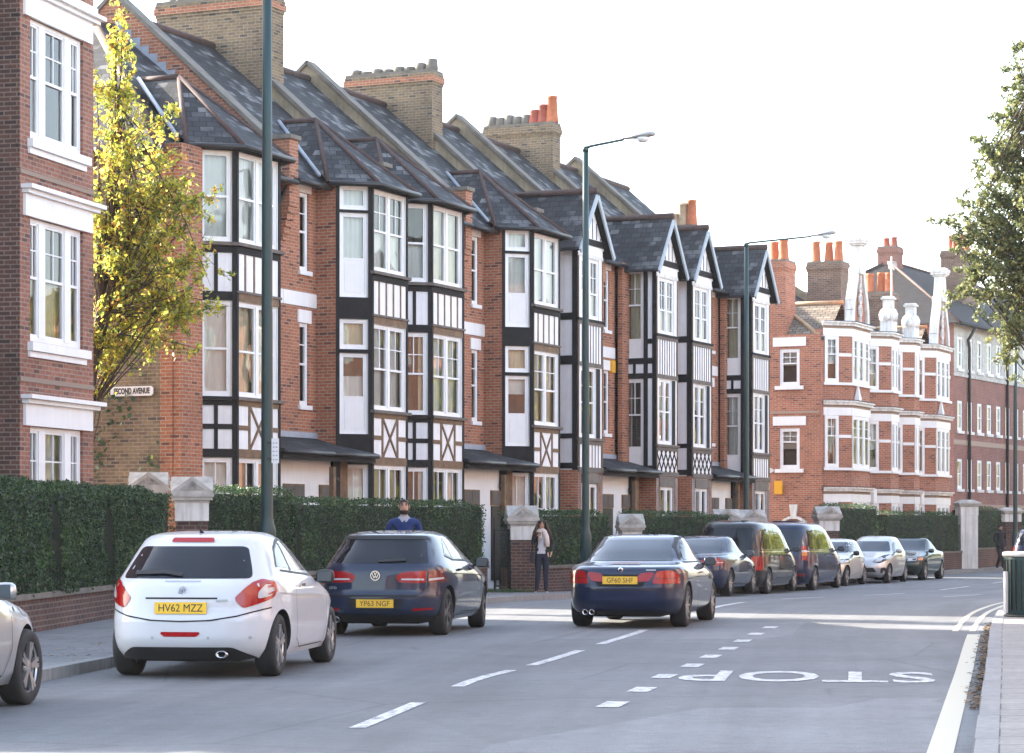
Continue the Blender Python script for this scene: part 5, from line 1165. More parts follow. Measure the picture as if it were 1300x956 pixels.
def P_(pts): return pchip(pts, 0.0)
class CarBody:
    def __init__(s, spec):
        s.sp = spec; R, Fp, Wp, NN = P_(spec['r']), P_(spec['f']), P_(spec['w']), P_(spec.get('n', [(0, 5.5), (.9, 5), (1.1, 4.2), (1.5, 3.4)]))
        H = spec['H']; z0 = spec.get('z0', .2); zs = [z0 + (H - z0) * (1 - (1 - i / 54) ** 1.35) for i in range(55)]
        nx, ny = 9, 16; vs = []; ring = None
        for z in zs:
            w, r, f, n = Wp(z), R(z), Fp(z), NN(z); yc = (r + f) / 2; a = (f - r) / 2; c = 2 ** (-1 / n); q = []
            for i in range(nx + 1): xf = c * i / nx; q.append((xf, -(1 - xf ** n) ** (1 / n)))
            for j in range(1, ny + 1): yf = c * (1 - j / ny); q.append(((1 - yf ** n) ** (1 / n), -yf))
            half = q + [(x, -y) for x, y in q[-2::-1]]
            full = half + [(-x, y) for x, y in half[-2:0:-1]]
            ring = len(full); vs += [(w * x, yc + a * y, z) for x, y in full]
        fs = []
        for i in range(len(zs) - 1):
            for k in range(ring): fs.append((i * ring + k, i * ring + (k + 1) % ring, (i + 1) * ring + (k + 1) % ring, (i + 1) * ring + k))
        # caps: quads bridging left and right
        for base, flip in ((0, True), ((len(zs) - 1) * ring, False)):
            h = ring // 2
            for k in range(h):
                a, b, c_, d = k, k + 1, (ring - k - 1) % ring, (ring - k) % ring
                fc = [base + a, base + b, base + c_, base + d]; fc = list(dict.fromkeys(fc))
                if len(fc) >= 3: fs.append(fc[::-1] if flip else fc)
        me = bpy.data.meshes.new('body'); me.from_pydata(vs, [], fs); me.materials.append(spec['paint']); me.materials.append(M['seam'])
        me.polygons.foreach_set("use_smooth", [True] * len(me.polygons)); me.update()
        # wheel arches
        cb = MB(); wr = spec['wr'] + spec.get('arch', .045)
        for ya in spec['axles']:
            for sx in (-1, 1):
                T = Matrix.Translation((sx * .50, ya, spec['wr'])) @ Matrix.Rotation(rad(90) * sx, 4, 'Y'); cb.lathe([(wr, 0), (wr, .8)], M['seam'], 36, T)
        bo = bpy.data.objects.new('tmp', me); COL.objects.link(bo); cm = cb.mesh('tmp_c', False); cm.materials.clear(); cm.materials.append(spec['paint']); cm.materials.append(M['seam']); cm.polygons.foreach_set("material_index", [1] * len(cm.polygons))
        co = bpy.data.objects.new('tmp_c', cm); COL.objects.link(co)
        md = bo.modifiers.new('b', 'BOOLEAN'); md.object = co; md.operation = 'DIFFERENCE'; md.solver = 'EXACT'
        dg = bpy.context.evaluated_depsgraph_get(); ev = bo.evaluated_get(dg); s.me = bpy.data.meshes.new_from_object(ev)
        s.bvh0 = BVHTree.FromPolygons([v for v in vs], fs)
        bpy.data.objects.remove(bo); bpy.data.objects.remove(co)
        s.me.name = 'body'; s.me.set_sharp_from_angle(angle=rad(42))
        s.R, s.F, s.W = R, Fp, Wp
VIEWS = {'R': ((0, -4, 0), (1, 0, 0), (0, 1, 0)), 'F': ((0, 12, 0), (-1, 0, 0), (0, -1, 0)), 'S': ((4, 0, 0), (0, 1, 0), (-1, 0, 0)), 'L': ((-4, 0, 0), (0, -1, 0), (1, 0, 0)), 'T': ((0, 0, 5), (1, 0, 0), (0, 0, -1))}
def roundpoly(pts, r=.04, n=4):
    out = []; m = len(pts)
    for i in range(m):
        p = Vector(pts[i]); a = Vector(pts[i - 1]); b = Vector(pts[(i + 1) % m]); da = (a - p); db = (b - p); k = min(r, da.length * .45, db.length * .45); A = p + da.normalized() * k; B = p + db.normalized() * k
        for j in range(n + 1): t = j / n; q = A * (1 - t) ** 2 + p * (2 * t * (1 - t)) + B * t * t; out.append((q.x, q.y))
    return out
def view_axes(view):
    if isinstance(view, str): o, u, d = VIEWS[view]; v = (0, 1, 0) if view == 'T' else (0, 0, 1)
    else:   # ('RC', x, y, angle): looking at a corner; angle from straight-behind towards the right
        _, x, y, ang = view; a = rad(ang); d = Vector((-math.sin(a), math.cos(a), 0)); u = (math.cos(a), math.sin(a), 0); o = Vector((x, y, 0)) - d * 4; v = (0, 0, 1)
    return Vector(o), Vector(u), Vector(v), Vector(d)
def patch(mb, bvh, poly, view, m, off=.004, grid=.06, mirror=False, X=None):
    o, u, v, d = view_axes(view); area = sum(poly[i - 1][0] * poly[i][1] - poly[i][0] * poly[i - 1][1] for i in range(len(poly)))
    if area < 0: poly = poly[::-1]
    xs = [p[0] for p in poly]; ys = [p[1] for p in poly]
    bd = []
    for i in range(len(poly)):
        a = Vector(poly[i]); b = Vector(poly[(i + 1) % len(poly)]); k = max(1, int((b - a).length / grid))
        for j in range(k): bd.append(a.lerp(b, j / k))
    nb = len(bd); pts = list(bd); gx = np.arange(min(xs) + grid / 2, max(xs), grid); gy = np.arange(min(ys) + grid / 2, max(ys), grid)
    def inside(px, py):
        c = False; j = len(poly) - 1
        for i in range(len(poly)):
            if (poly[i][1] > py) != (poly[j][1] > py) and px < (poly[j][0] - poly[i][0]) * (py - poly[i][1]) / (poly[j][1] - poly[i][1]) + poly[i][0]: c = not c
            j = i
        return c
    for a in gx:
        for b in gy:
            if inside(a, b) and min((p - Vector((a, b))).length for p in bd) > grid * .35: pts.append(Vector((a, b)))
    r = geometry.delaunay_2d_cdt(pts, [(i, (i + 1) % nb) for i in range(nb)], [], 1, 1e-6)
    out = []
    for p in r[0]:
        O = o + u * p[0] + v * p[1]; h, n, _, _ = bvh.ray_cast(O, d, 20)
        if h is None: h, n, _, _ = bvh.find_nearest(O + d * 4)
        if n.dot(d) > 0: n = -n
        out.append(h + n * off)
    fs = []
    for t in r[2]:
        if len(t) < 3: continue
        n = (out[t[1]] - out[t[0]]).cross(out[t[2]] - out[t[0]]); fs.append(tuple(t) if n.dot(d) < 0 else tuple(t[::-1]))
    mb.add(out, fs, m, X, True)
    if mirror: mb.add([(-p.x, p.y, p.z) for p in out], [f[::-1] for f in fs], m, X, True)
def stroke(mb, bvh, line, view, w, m, off=.003, mirror=False):
    for a, b in zip(line, line[1:]):
        A = Vector(a); B = Vector(b); n = (B - A).normalized(); q = Vector((-n.y, n.x)) * w / 2; patch(mb, bvh, [tuple(A - q), tuple(B - q), tuple(B + q), tuple(A + q)], view, m, off + .003, .05, mirror)
WH = {}
def wheel_meshes(r, w, style):
    key = (r, w, style)
    if key in WH: return WH[key]
    t = MB(); X = Matrix.Rotation(rad(90), 4, 'Y'); rr = r * .70; h = w / 2
    t.lathe(caps=False, n=36, X=X, m=M['tyre'], prof=[(rr - .03, -h * .6), (rr, -h * .98), (r * .93, -h), (r * .985, -h * .8), (r, -h * .5), (r, h * .5), (r * .985, h * .8), (r * .93, h), (rr, h * .98), (rr - .03, h * .6)])
    rm = MB(); al = M['alloy_dark'] if style == 'dark' else M['alloy']
    rm.lathe([(rr + .004, h * .99), (rr + .004, h * .9), (rr - .02, h * .8), (rr - .03, h * .1), (rr - .03, -h * .5)][::-1], al, 36, X, True, False)
    rm.lathe([(.02, h * .05), (rr - .04, h * .05), (rr - .04, 0)], M['seam'], 30, X); n = 10 if style == 'multi' else 5
    rm.lathe([(.075, h * .3), (.075, h * .78), (.055, h * .86), (.01, h * .88)], al, 20, X)
    for k in range(n):
        for dd in ((-.055, .055) if n == 5 else (0,)):
            a = 2 * math.pi * k / n; p0 = Vector((h * .72, math.cos(a + dd * 1.2) * .05, math.sin(a + dd * 1.2) * .05)); p1 = Vector((h * .82, math.cos(a + dd * 2.4) * (rr - .012), math.sin(a + dd * 2.4) * (rr - .012)))
            rm.bar(p0, p1, .035 if n == 5 else .028, .035, al, None, up=(1, 0, 0))
    WH[key] = (t.mesh('tyre', False), rm.mesh('rim', False)); return WH[key]

def seg7(): pass
def car(name, label, cat, spec, x, y, heading, body, details, group='cars along the road', flip=False, mirrors=True):
    """x,y: middle of the rear bumper at road level; heading in degrees towards the right of straight ahead"""
    root = thing(name, label, cat, (x, y, gz(y)), -rad(heading) + (math.pi if flip else 0), group)
    bo = bpy.data.objects.new('body', body.me); COL.objects.link(bo); bo.parent = root; bv = body.bvh0
    tm_, rm_ = wheel_meshes(spec['wr'], spec.get('tw', .21), spec.get('rim', 'five')); st = rad(spec.get('steer', 0))
    for i, ya in enumerate(spec['axles']):
        for sx in (-1, 1):
            wo = bpy.data.objects.new('wheel', tm_); COL.objects.link(wo); wo.parent = root; wo.location = (sx * spec['track'], ya, spec['wr'])
            wo.rotation_euler = (random.uniform(0, 6), 0, (0 if sx > 0 else math.pi) - (st if i == 1 else 0))
            ro = bpy.data.objects.new('rim', rm_); COL.objects.link(ro); ro.parent = wo
    ub = MB(); r0, f0 = body.R(.3), body.F(.3); ub.box(-spec['track'] + .2, spec['track'] - .2, r0 + .25, f0 - .25, .17, .34, M['seam'])
    for ya in spec['axles']: ub.tube([(-spec['track'], ya, spec['wr']), (spec['track'], ya, spec['wr'])], .05, M['seam'], 8)
    ub.build('underbody', root, uv=False)
    for nm, items in details:
        groups = {}
        for i, it in enumerate(items):
            k = it[0]; mb = groups.setdefault((k, it[1] if k == 's' else i), MB())
            if k == 'p': patch(mb, bv, roundpoly(it[2], it[4] if len(it) > 4 else .03), it[1], M[it[3]], it[5] if len(it) > 5 else .004, it[6] if len(it) > 6 else .07, False)
            elif k == 's': stroke(mb, bv, it[2], it[1], it[3], M[it[4]], it[5] if len(it) > 5 else .003)
            elif k == 'f': it[1](mb, body)
        for mb in groups.values(): mb.build(nm, root, uv=False)
    if mirrors:
        for sx in (-1, 1):
            mx, my, mz = spec['mirror']; mb = MB(); T = Matrix.Translation((sx * mx, my, mz)); n = 12; sec = [(-.07, .6), (-.05, .92), (0, 1), (.05, .85), (.09, .45)]; vs = []; fs = []
            for yy, k in sec:
                for j in range(n): a = 2 * math.pi * j / n; vs.append((sx * .10 * k * abs(math.cos(a)) ** .6 * (1 if math.cos(a) > 0 else -1), yy, .075 * k * abs(math.sin(a)) ** .6 * (1 if math.sin(a) > 0 else -1)))
            for i in range(len(sec) - 1):
                for j in range(n): fs.append((i * n + j, i * n + (j + 1) % n, (i + 1) * n + (j + 1) % n, (i + 1) * n + j) if sx < 0 else (i * n + (j + 1) % n, i * n + j, (i + 1) * n + j, (i + 1) * n + (j + 1) % n))
            fs.append(list(range(n))); fs.append([(len(sec) - 1) * n + j for j in range(n)]); mb.add(vs, fs, M[spec['mir_mat']] if spec.get('mir_mat') else spec['paint'], T, True)
            mb.bar((sx * (mx - .2), my + .03, mz - .05), (sx * (mx - .04), my, mz - .03), .05, .035, M['trim']); mo = mb.build('wing_mirror', root, uv=False)
            g = MB(); g.poly([(sx * mx - .075, my - .072, mz - .052), (sx * mx + .075, my - .072, mz - .052), (sx * mx + .075, my - .072, mz + .055), (sx * mx - .075, my - .072, mz + .055)], M['cg_clear']); g.build('mirror_glass', mo, uv=False)
    return root
def number_plate(root, txt, y, z, front=False, tilt=0.0, w=.52, col='plate_y'):
    X = Matrix.Translation((0, y, z)) @ Matrix.Rotation(tilt, 4, 'X') @ (Matrix.Rotation(math.pi, 4, 'Z') if front else IDM)
    b = MB(); b.box(-w / 2, w / 2, -.012, .0, -.056, .056, M[col], X); po = b.build('number_plate', root, uv=False)
    t = text_mesh(txt, .105, M['iron'], .0005, .0, X @ Matrix.Translation((0, -.0135, -.003)), .92)
    t.build('plate_lettering', po, uv=False)
sym = lambda half: half + [(-x, z) for x, z in half[::-1]]
mirx = lambda pl: [(-x, z) for x, z in pl][::-1]
def both(view, pl, *r):
    """the same outline on the right and left flank (u runs forward on the right, backward on the left)"""
    return [('p', 'S', pl, *r), ('p', 'L', [(-a, b) for a, b in pl][::-1], *r)]
def bothR(pl, *r): return [('p', 'R', pl, *r), ('p', 'R', mirx(pl), *r)]
def bothF(pl, *r): return [('p', 'F', pl, *r), ('p', 'F', mirx(pl), *r)]
def corner(x, y, ang, pl, *r): return [('p', ('RC', x, y, ang), pl, *r), ('p', ('RC', -x, y, -ang), mirx(pl), *r)]
def sideline(pts, w=.009, m='seam'): return [('s', 'S', pts, w, m), ('s', 'L', [(-a, b) for a, b in pts], w, m)]
def ring(x, z, ro, y, m, n=20, th=.012, sq=1.0):
    def fn(mb, body):
        for k in range(n):
            a0 = 2 * math.pi * k / n; a1 = 2 * math.pi * (k + 1) / n
            mb.bar((x + ro * math.cos(a0), y, z + ro * sq * math.sin(a0)), (x + ro * math.cos(a1), y, z + ro * sq * math.sin(a1)), th, .03, m, None, up=(0, 1, 0))
    return fn
def bars(lines, y, w, m, d=.012):
    def fn(mb, body):
        for a, b in lines: mb.bar((a[0], y, a[1]), (b[0], y, b[1]), w, d, m, None, up=(0, 1, 0))
    return fn
def boxes(bs, m):
    def fn(mb, body):
        for b in bs: mb.box(*b, m)
    return fn
def pipe(x, z, r, y, sq=1.0):
    def fn(mb, body):
        X = Matrix.Translation((x, y, z)) @ Matrix.Rotation(rad(90), 4, 'X') @ Matrix.Diagonal((1, sq, 1, 1)); mb.lathe([(r, -.2), (r, .03), (r * .85, .035), (r * .8, -.1)], M['chrome'], 18, X); mb.lathe([(r * .8, -.02), (.005, -.02)], M['seam'], 18, X)
    return fn
def handle(pts, m=None):
    def fn(mb, body):
        for y, z in pts:
            for sx in (-1, 1):
                h, n, _, _ = body.bvh0.ray_cast(Vector((sx * 4, y, z)), Vector((-sx, 0, 0)), 20)
                if h: mb.bar(h + Vector((sx * .02, -.085, 0)), h + Vector((sx * .02, .085, 0)), .03, .03, m or M['chrome'])
    return fn

# ---- white three-door hatchback
W208 = dict(H=1.46, paint=M['p_white'], wr=.315, tw=.205, track=.725, axles=(.79, 3.33), mirror=(.93, 2.52, .97), rim='five', mir_mat='trim',
    r=[(.2, .16), (.3, .05), (.42, .0), (.58, .0), (.68, .035), (.8, .05), (.92, .085), (1.0, .15), (1.1, .25), (1.22, .38), (1.32, .49), (1.37, .53), (1.41, .62), (1.44, .85), (1.46, 1.3)],
    f=[(.2, 3.82), (.3, 3.93), (.5, 3.96), (.65, 3.91), (.75, 3.80), (.85, 3.45), (.95, 3.0), (1.0, 2.88), (1.1, 2.68), (1.2, 2.48), (1.3, 2.27), (1.4, 2.0), (1.44, 1.85), (1.46, 1.6)],
    w=[(.2, .80), (.3, .845), (.5, .868), (.7, .87), (.85, .862), (.95, .835), (1.0, .805), (1.1, .755), (1.25, .69), (1.35, .635), (1.4, .585), (1.44, .50), (1.46, .3)],
    n=[(0, 4.2), (.6, 4.4), (.95, 4.2), (1.1, 4.0), (1.46, 3.2)])
b208 = CarBody(W208)
det = [
 ('rear_window', [('p', 'R', sym([(.655, .99), (.62, 1.1), (.545, 1.285), (.50, 1.305)]), 'cg', .07)]),
 ('side_window', [*both('S', [(.93, 1.10), (1.12, 1.26), (1.38, 1.33), (1.42, 1.07)], 'cg', .05)]),
 ('side_window', [*both('S', [(1.47, 1.065), (1.43, 1.335), (1.75, 1.36), (2.05, 1.305), (2.5, 1.03)], 'cg_clear', .04)]),
 ('side_window', [*both('S', [(2.45, 1.02), (2.32, 1.15), (2.58, 1.0)], 'cg', .02)]),
 ('door_seam', [*sideline([(1.40, 1.06), (1.34, .75), (1.40, .36), (1.6, .26), (2.75, .26), (2.88, .5), (2.86, .95)]), *sideline([(1.0, 1.06), (1.45, 1.035), (2.6, .975)], .02, 'trim')]),
 ('window_frame', [*sideline([(.91, 1.09), (1.11, 1.28), (1.38, 1.355), (1.75, 1.385), (2.07, 1.33), (2.56, 1.02)], .026, 'trim'), *sideline([(1.45, 1.05), (1.405, 1.35)], .05, 'trim'), *sideline([(2.36, 1.02), (2.24, 1.2)], .03, 'trim')]),
 ('crease_shade', [*sideline([(.75, .84), (1.5, .80), (3.0, .76)], .012, 'lamp_grey')]),  # grey line paints in the shading of the side crease
 ('windscreen', [('p', 'F', sym([(.70, 1.03), (.60, 1.25), (.52, 1.36)]), 'cg_clear', .06)]),
 ('brake_light', [('p', 'R', sym([(.22, 1.345), (.205, 1.385)]), 'red_lens', .015, .012)]),
 ('tail_light', [*corner(.80, .12, 38, [(-.24, .80), (-.16, .70), (-.02, .73), (.28, .80), (.34, .87), (.32, .955), (.12, .985), (-.02, .955), (-.12, .90)], 'red_lens', .04, .007)]),
 ('lamp_insert', [*corner(.80, .12, 38, [(.02, .79), (.22, .82), (.30, .87), (.28, .92), (.14, .93), (.03, .86)], 'white_lens', .03, .011), *corner(.80, .12, 38, [(.17, .825), (.33, .855), (.31, .925), (.17, .915), (.175, .895), (.27, .90), (.28, .865), (.17, .845)], 'red_lens', .01, .015, .03)]),
 ('tailgate_seam', [('s', 'R', [(-.80, .70), (-.55, .625), (-.3, .585), (0, .575), (.3, .585), (.55, .625), (.80, .70)], .013, 'seam'), ('s', 'R', [(-.36, .80), (.36, .80)], .016, 'seam'), ('s', 'R', [(-.18, .965), (.18, .965)], .012, 'chrome')]),
 ('fog_light', [('p', 'R', [(-.20, .455), (-.16, .425), (.16, .425), (.20, .455), (.19, .472), (-.19, .472)], 'red_lens', .012, .006)]),
 ('bumper_trim', [('p', 'R', sym([(.70, .20), (.60, .27), (.50, .325), (.2, .325)]), 'trim', .04, .008)]),
 ('parking_sensor', [('p', 'R', [(x - .014, .40), (x + .014, .40), (x + .014, .428), (x - .014, .428)], 'lamp_grey', .012, .005, .02) for x in (-.68, -.28, .28, .66)]),
 ('exhaust_pipe', [('f', pipe(.42, .255, .055, .0, .65))]),
 ('rear_wiper', [('s', 'R', [(-.50, 1.035), (-.2, 1.045), (-.02, 1.02)], .035, 'trim', .02)]),
 ('emblem', [('f', bars([((-.025, .85), (-.015, .90)), ((-.015, .90), (.02, .915)), ((.02, .915), (.035, .90)), ((-.02, .875), (.02, .885)), ((.02, .885), (.03, .855)), ((-.005, .875), (.0, .845)), ((.025, .90), (.045, .885))], .055, .011, M['chrome']))]),
 ('model_script', [('s', 'R', [(.35, .775), (.46, .78)], .018, 'lamp_grey', .006)]),
 ('roof_aerial', [('f', lambda mb, b: mb.tube([(0, .85, 1.44), (0, .78, 1.48), (0, .74, 1.53)], [.022, .012, .006], M['trim'], 8))]),
 ('door_handle', [('f', handle([(1.62, .90)]))]),
 ('headlight', [*bothF([(.45, .68), (.84, .76), (.80, .84), (.5, .76)], 'white_lens', .03)]),
 ('wheel_arch_trim', []),
]
cw = car('white_hatchback', 'white three-door hatchback parked at the kerb, the nearest whole car', 'car', W208, -3.25, 23.9, 7.3, b208, det)
number_plate(cw, "HV62 MZZ", .025, .705, tilt=rad(-4))

# ---- dark blue five-door hatchback
WG = dict(H=1.45, paint=M['p_navy'], wr=.325, tw=.225, track=.745, axles=(.80, 3.43), mirror=(.97, 2.72, .98), rim='dark', mir_mat='trim', steer=-6,
    r=[(.2, .20), (.3, .06), (.42, .0), (.55, .0), (.62, .03), (.75, .04), (.9, .055), (.98, .09), (1.06, .16), (1.2, .30), (1.3, .41), (1.355, .44), (1.39, .52), (1.43, .85), (1.45, 1.3)],
    f=[(.2, 4.1), (.3, 4.22), (.5, 4.25), (.65, 4.22), (.75, 4.1), (.85, 3.7), (.95, 3.22), (1.0, 3.08), (1.1, 2.86), (1.2, 2.65), (1.3, 2.42), (1.38, 2.2), (1.43, 1.95), (1.45, 1.7)],
    w=[(.2, .82), (.3, .87), (.5, .895), (.7, .90), (.85, .893), (.95, .865), (1.0, .83), (1.1, .775), (1.25, .70), (1.35, .64), (1.39, .60), (1.43, .5), (1.45, .3)],
    n=[(0, 4.6), (.6, 4.8), (.95, 4.6), (1.1, 4.2), (1.45, 3.3)])
bG = CarBody(WG)
det = [
 ('rear_window', [('p', 'R', sym([(.69, 1.0), (.66, 1.08), (.585, 1.30), (.55, 1.325)]), 'cg', .06)]),
 ('side_window', [*both('S', [(.98, 1.13), (1.22, 1.30), (1.30, 1.33), (1.32, 1.07)], 'cg', .03)]),
 ('side_window', [*both('S', [(1.36, 1.07), (1.34, 1.335), (1.95, 1.37), (1.97, 1.04)], 'cg_clear', .03)]),
 ('side_window', [*both('S', [(2.02, 1.04), (2.0, 1.37), (2.2, 1.345), (2.78, 1.03)], 'cg_clear', .04)]),
 ('window_frame', [*sideline([(.94, 1.10), (1.3, 1.04), (2.85, 1.0)], .022, 'trim'), *sideline([(1.34, 1.05), (1.31, 1.345)], .03, 'trim'), *sideline([(1.99, 1.04), (1.97, 1.385)], .045, 'trim')]),
 ('windscreen', [('p', 'F', sym([(.72, 1.05), (.60, 1.28), (.54, 1.36)]), 'cg_clear', .06)]),
 ('spoiler', [('p', 'R', sym([(.62, 1.325), (.57, 1.365), (.3, 1.375)]), 'trim', .02, .012)]),
 ('tail_light', [*corner(.82, .06, 24, [(-.50, .83), (-.46, .74), (-.10, .735), (-.08, .90), (-.40, .885)], 'red_lens', .03, .007), *corner(.82, .06, 24, [(-.07, .735), (.27, .76), (.19, .90), (-.05, .905)], 'red_dark', .03, .007)]),
 ('lamp_insert', [*corner(.82, .06, 24, [(-.43, .775), (-.12, .77), (-.12, .795), (-.42, .797)], 'white_lens', .01, .011), *corner(.82, .06, 24, [(-.05, .765), (.22, .785), (.21, .812), (-.05, .795)], 'white_lens', .01, .011)]),
 ('tailgate_seam', [('s', 'R', [(-.72, .735), (-.62, .60), (-.58, .565), (.58, .565), (.62, .60), (.72, .735)], .012, 'seam'), ('s', 'R', [(-.86, .56), (-.3, .545), (.3, .545), (.86, .56)], .01, 'seam')]),
 ('door_seam', [*sideline([(1.25, 1.05), (1.22, .8), (1.45, .45), (1.6, .30), (2.0, .29), (2.0, 1.03)]), *sideline([(2.0, .29), (2.95, .29), (3.02, .6), (2.98, 1.0)]), *sideline([(.35, .86), (1.5, .84), (3.4, .78)], .01)]),
 ('sill_trim', [*sideline([(1.25, .235), (3.0, .235)], .05, 'chrome')]),
 ('reflector', [*bothR([(.50, .355), (.74, .37), (.76, .395), (.52, .392)], 'red_lens', .01, .006)]),
 ('bumper_trim', [('p', 'R', sym([(.80, .2), (.78, .29), (.60, .315), (.3, .30)]), 'trim', .03, .008)]),
 ('plate_recess', [('p', 'R', sym([(.36, .40), (.40, .52)]), 'seam', .03, .003)]),
 ('exhaust_pipe', [('f', pipe(-.54, .235, .042, .03)), ('f', pipe(-.64, .235, .042, .04))]),
 ('rear_wiper', [('s', 'R', [(.02, 1.025), (.40, 1.04)], .032, 'trim', .02)]),
 ('emblem', [('f', ring(0, .835, .062, .03, M['chrome'], 24, .014)), ('f', bars([((-.045, .87), (-.018, .80)), ((-.018, .80), (0, .838)), ((0, .838), (.018, .80)), ((.018, .80), (.045, .87)), ((-.02, .885), (0, .845)), ((0, .845), (.02, .885))], .028, .012, M['chrome']))]),
 ('door_handle', [('f', handle([(1.42, .90), (2.2, .90)], M['trim']))]),
 ('headlight', [*bothF([(.45, .66), (.86, .70), (.84, .80), (.5, .76)], 'white_lens', .03)]),
]
cg_ = car('dark_blue_hatchback', 'dark blue five-door hatchback with dark alloy wheels, just ahead of the white hatchback', 'car', WG, -1.87, 33.3, 10.2, bG, det)
number_plate(cg_, "YP63 NGF", -.006, .455)
t = text_mesh("GTD", .045, M['lamp_grey'], .001, .0, Matrix.Translation((-.60, .045, .665)) , 1.1); t.build('model_lettering', cg_, uv=False)

# ---- dark blue convertible, roof up
WB = dict(H=1.385, paint=M['p_night'], wr=.325, tw=.24, track=.745, axles=(1.0, 3.76), mirror=(.93, 2.95, .96), rim='multi',
    r=[(.2, .22), (.3, .06), (.45, .0), (.6, .0), (.72, .03), (.85, .06), (.90, .10), (.925, .22), (.945, .55), (.96, .82), (.99, .95), (1.1, 1.18), (1.2, 1.42), (1.29, 1.66), (1.34, 1.82), (1.37, 2.0), (1.385, 2.25)],
    f=[(.2, 4.4), (.35, 4.56), (.5, 4.6), (.65, 4.55), (.75, 4.35), (.85, 3.8), (.92, 3.45), (.97, 3.28), (1.1, 3.0), (1.2, 2.82), (1.3, 2.62), (1.35, 2.5), (1.385, 2.35)],
    w=[(.2, .80), (.3, .86), (.5, .888), (.7, .89), (.82, .882), (.9, .85), (.95, .815), (1.0, .775), (1.1, .73), (1.25, .66), (1.33, .60), (1.37, .52), (1.385, .32)],
    n=[(0, 5), (.6, 5.2), (.9, 5), (1.05, 4.0), (1.385, 3.2)])
bB = CarBody(WB)
WB['mir_mat'] = None
det = [
 ('rear_window', [('p', 'R', sym([(.63, .99), (.60, 1.06), (.50, 1.275), (.46, 1.30)]), 'cg_blue', .07)]),
 ('side_window', [*both('S', [(1.35, 1.0), (1.58, 1.17), (1.86, 1.29), (1.95, 1.0)], 'cg', .05), *both('S', [(2.0, 1.0), (1.92, 1.30), (2.25, 1.33), (2.55, 1.25), (2.98, 1.0)], 'cg_clear', .04)]),
 ('window_frame', [*sideline([(1.2, .97), (2.0, .965), (3.15, .955)], .02, 'trim')]),
 ('roof_trim', [*sideline([(1.25, 1.01), (1.55, 1.2), (1.9, 1.325), (2.25, 1.35), (2.6, 1.27), (3.0, 1.03)], .025, 'trim')]),
 ('windscreen', [('p', 'F', sym([(.70, 1.0), (.60, 1.2), (.52, 1.31)]), 'cg_clear', .06)]),
 ('brake_light', [('p', 'R', sym([(.23, .935), (.22, .952)]), 'red_lens', .006, .02)]),
 ('tail_light', [*bothR([(.20, .72), (.24, .69), (.43, .70), (.50, .815), (.46, .835), (.30, .815)], 'red_lens', .03, .007), *corner(.78, .08, 28, [(-.30, .665), (.22, .665), (.20, .80), (.02, .86), (-.22, .845)], 'red_lens', .04, .007)]),
 ('lamp_insert', [*corner(.78, .08, 28, [(-.28, .735), (.2, .735), (.2, .752), (-.27, .752)], 'red_dark', .006, .011)]),
 ('boot_seam', [('s', 'R', [(-.52, .86), (-.50, .70), (-.42, .565), (.42, .565), (.50, .70), (.52, .86)], .013, 'seam'), ('s', 'R', [(-.88, .60), (-.5, .565)], .01, 'seam'), ('s', 'R', [(.5, .565), (.88, .60)], .01, 'seam')]),
 ('plate_recess', [('p', 'R', [(-.40, .80), (-.34, .62), (.34, .62), (.40, .80)], 'seam', .03, .003)]),
 ('bumper_highlight', [('s', 'R', [(-.6, .415), (-.3, .40), (.3, .40), (.6, .415)], .012, 'p_blue', .004)]),  # bluer strip paints a faint highlight along the bumper
 ('bumper_trim', [('p', 'R', sym([(.7, .2), (.62, .25), (.3, .265)]), 'trim', .03, .006)]),
 ('exhaust_pipe', [('f', pipe(-.52, .245, .042, .03)), ('f', pipe(-.42, .245, .042, .02))]),
 ('emblem', [('f', lambda mb, b: mb.lathe([(.041, 0), (.041, .015), (.03, .018)], M['chrome'], 20, Matrix.Translation((0, .065, .868)) @ Matrix.Rotation(rad(90), 4, 'X'))), ('f', lambda mb, b: mb.lathe([(.027, .018), (.027, .021)], M['p_blue'], 4, Matrix.Translation((0, .065, .868)) @ Matrix.Rotation(rad(90), 4, 'X')))]),
 ('model_script', [('s', 'R', [(.38, .862), (.52, .862)], .018, 'lamp_grey', .006)]),
 ('door_seam', [*sideline([(2.02, .97), (1.98, .7), (2.05, .3), (2.2, .25), (3.2, .25), (3.3, .5), (3.26, .95)]), *sideline([(.5, .72), (2.0, .74), (3.6, .72)], .01)]),
 ('door_handle', [('f', handle([(2.18, .80)]))]),
 ('headlight', [*bothF([(.45, .62), (.84, .66), (.82, .76), (.5, .72)], 'white_lens', .03)]),
]
cb_ = car('dark_blue_convertible', 'dark blue convertible with its roof up, driving away in the middle of the road', 'car', WB, 1.585, 35.9, 12.5, bB, det)
number_plate(cb_, "GF60 SHF", .012, .715, tilt=rad(-4))

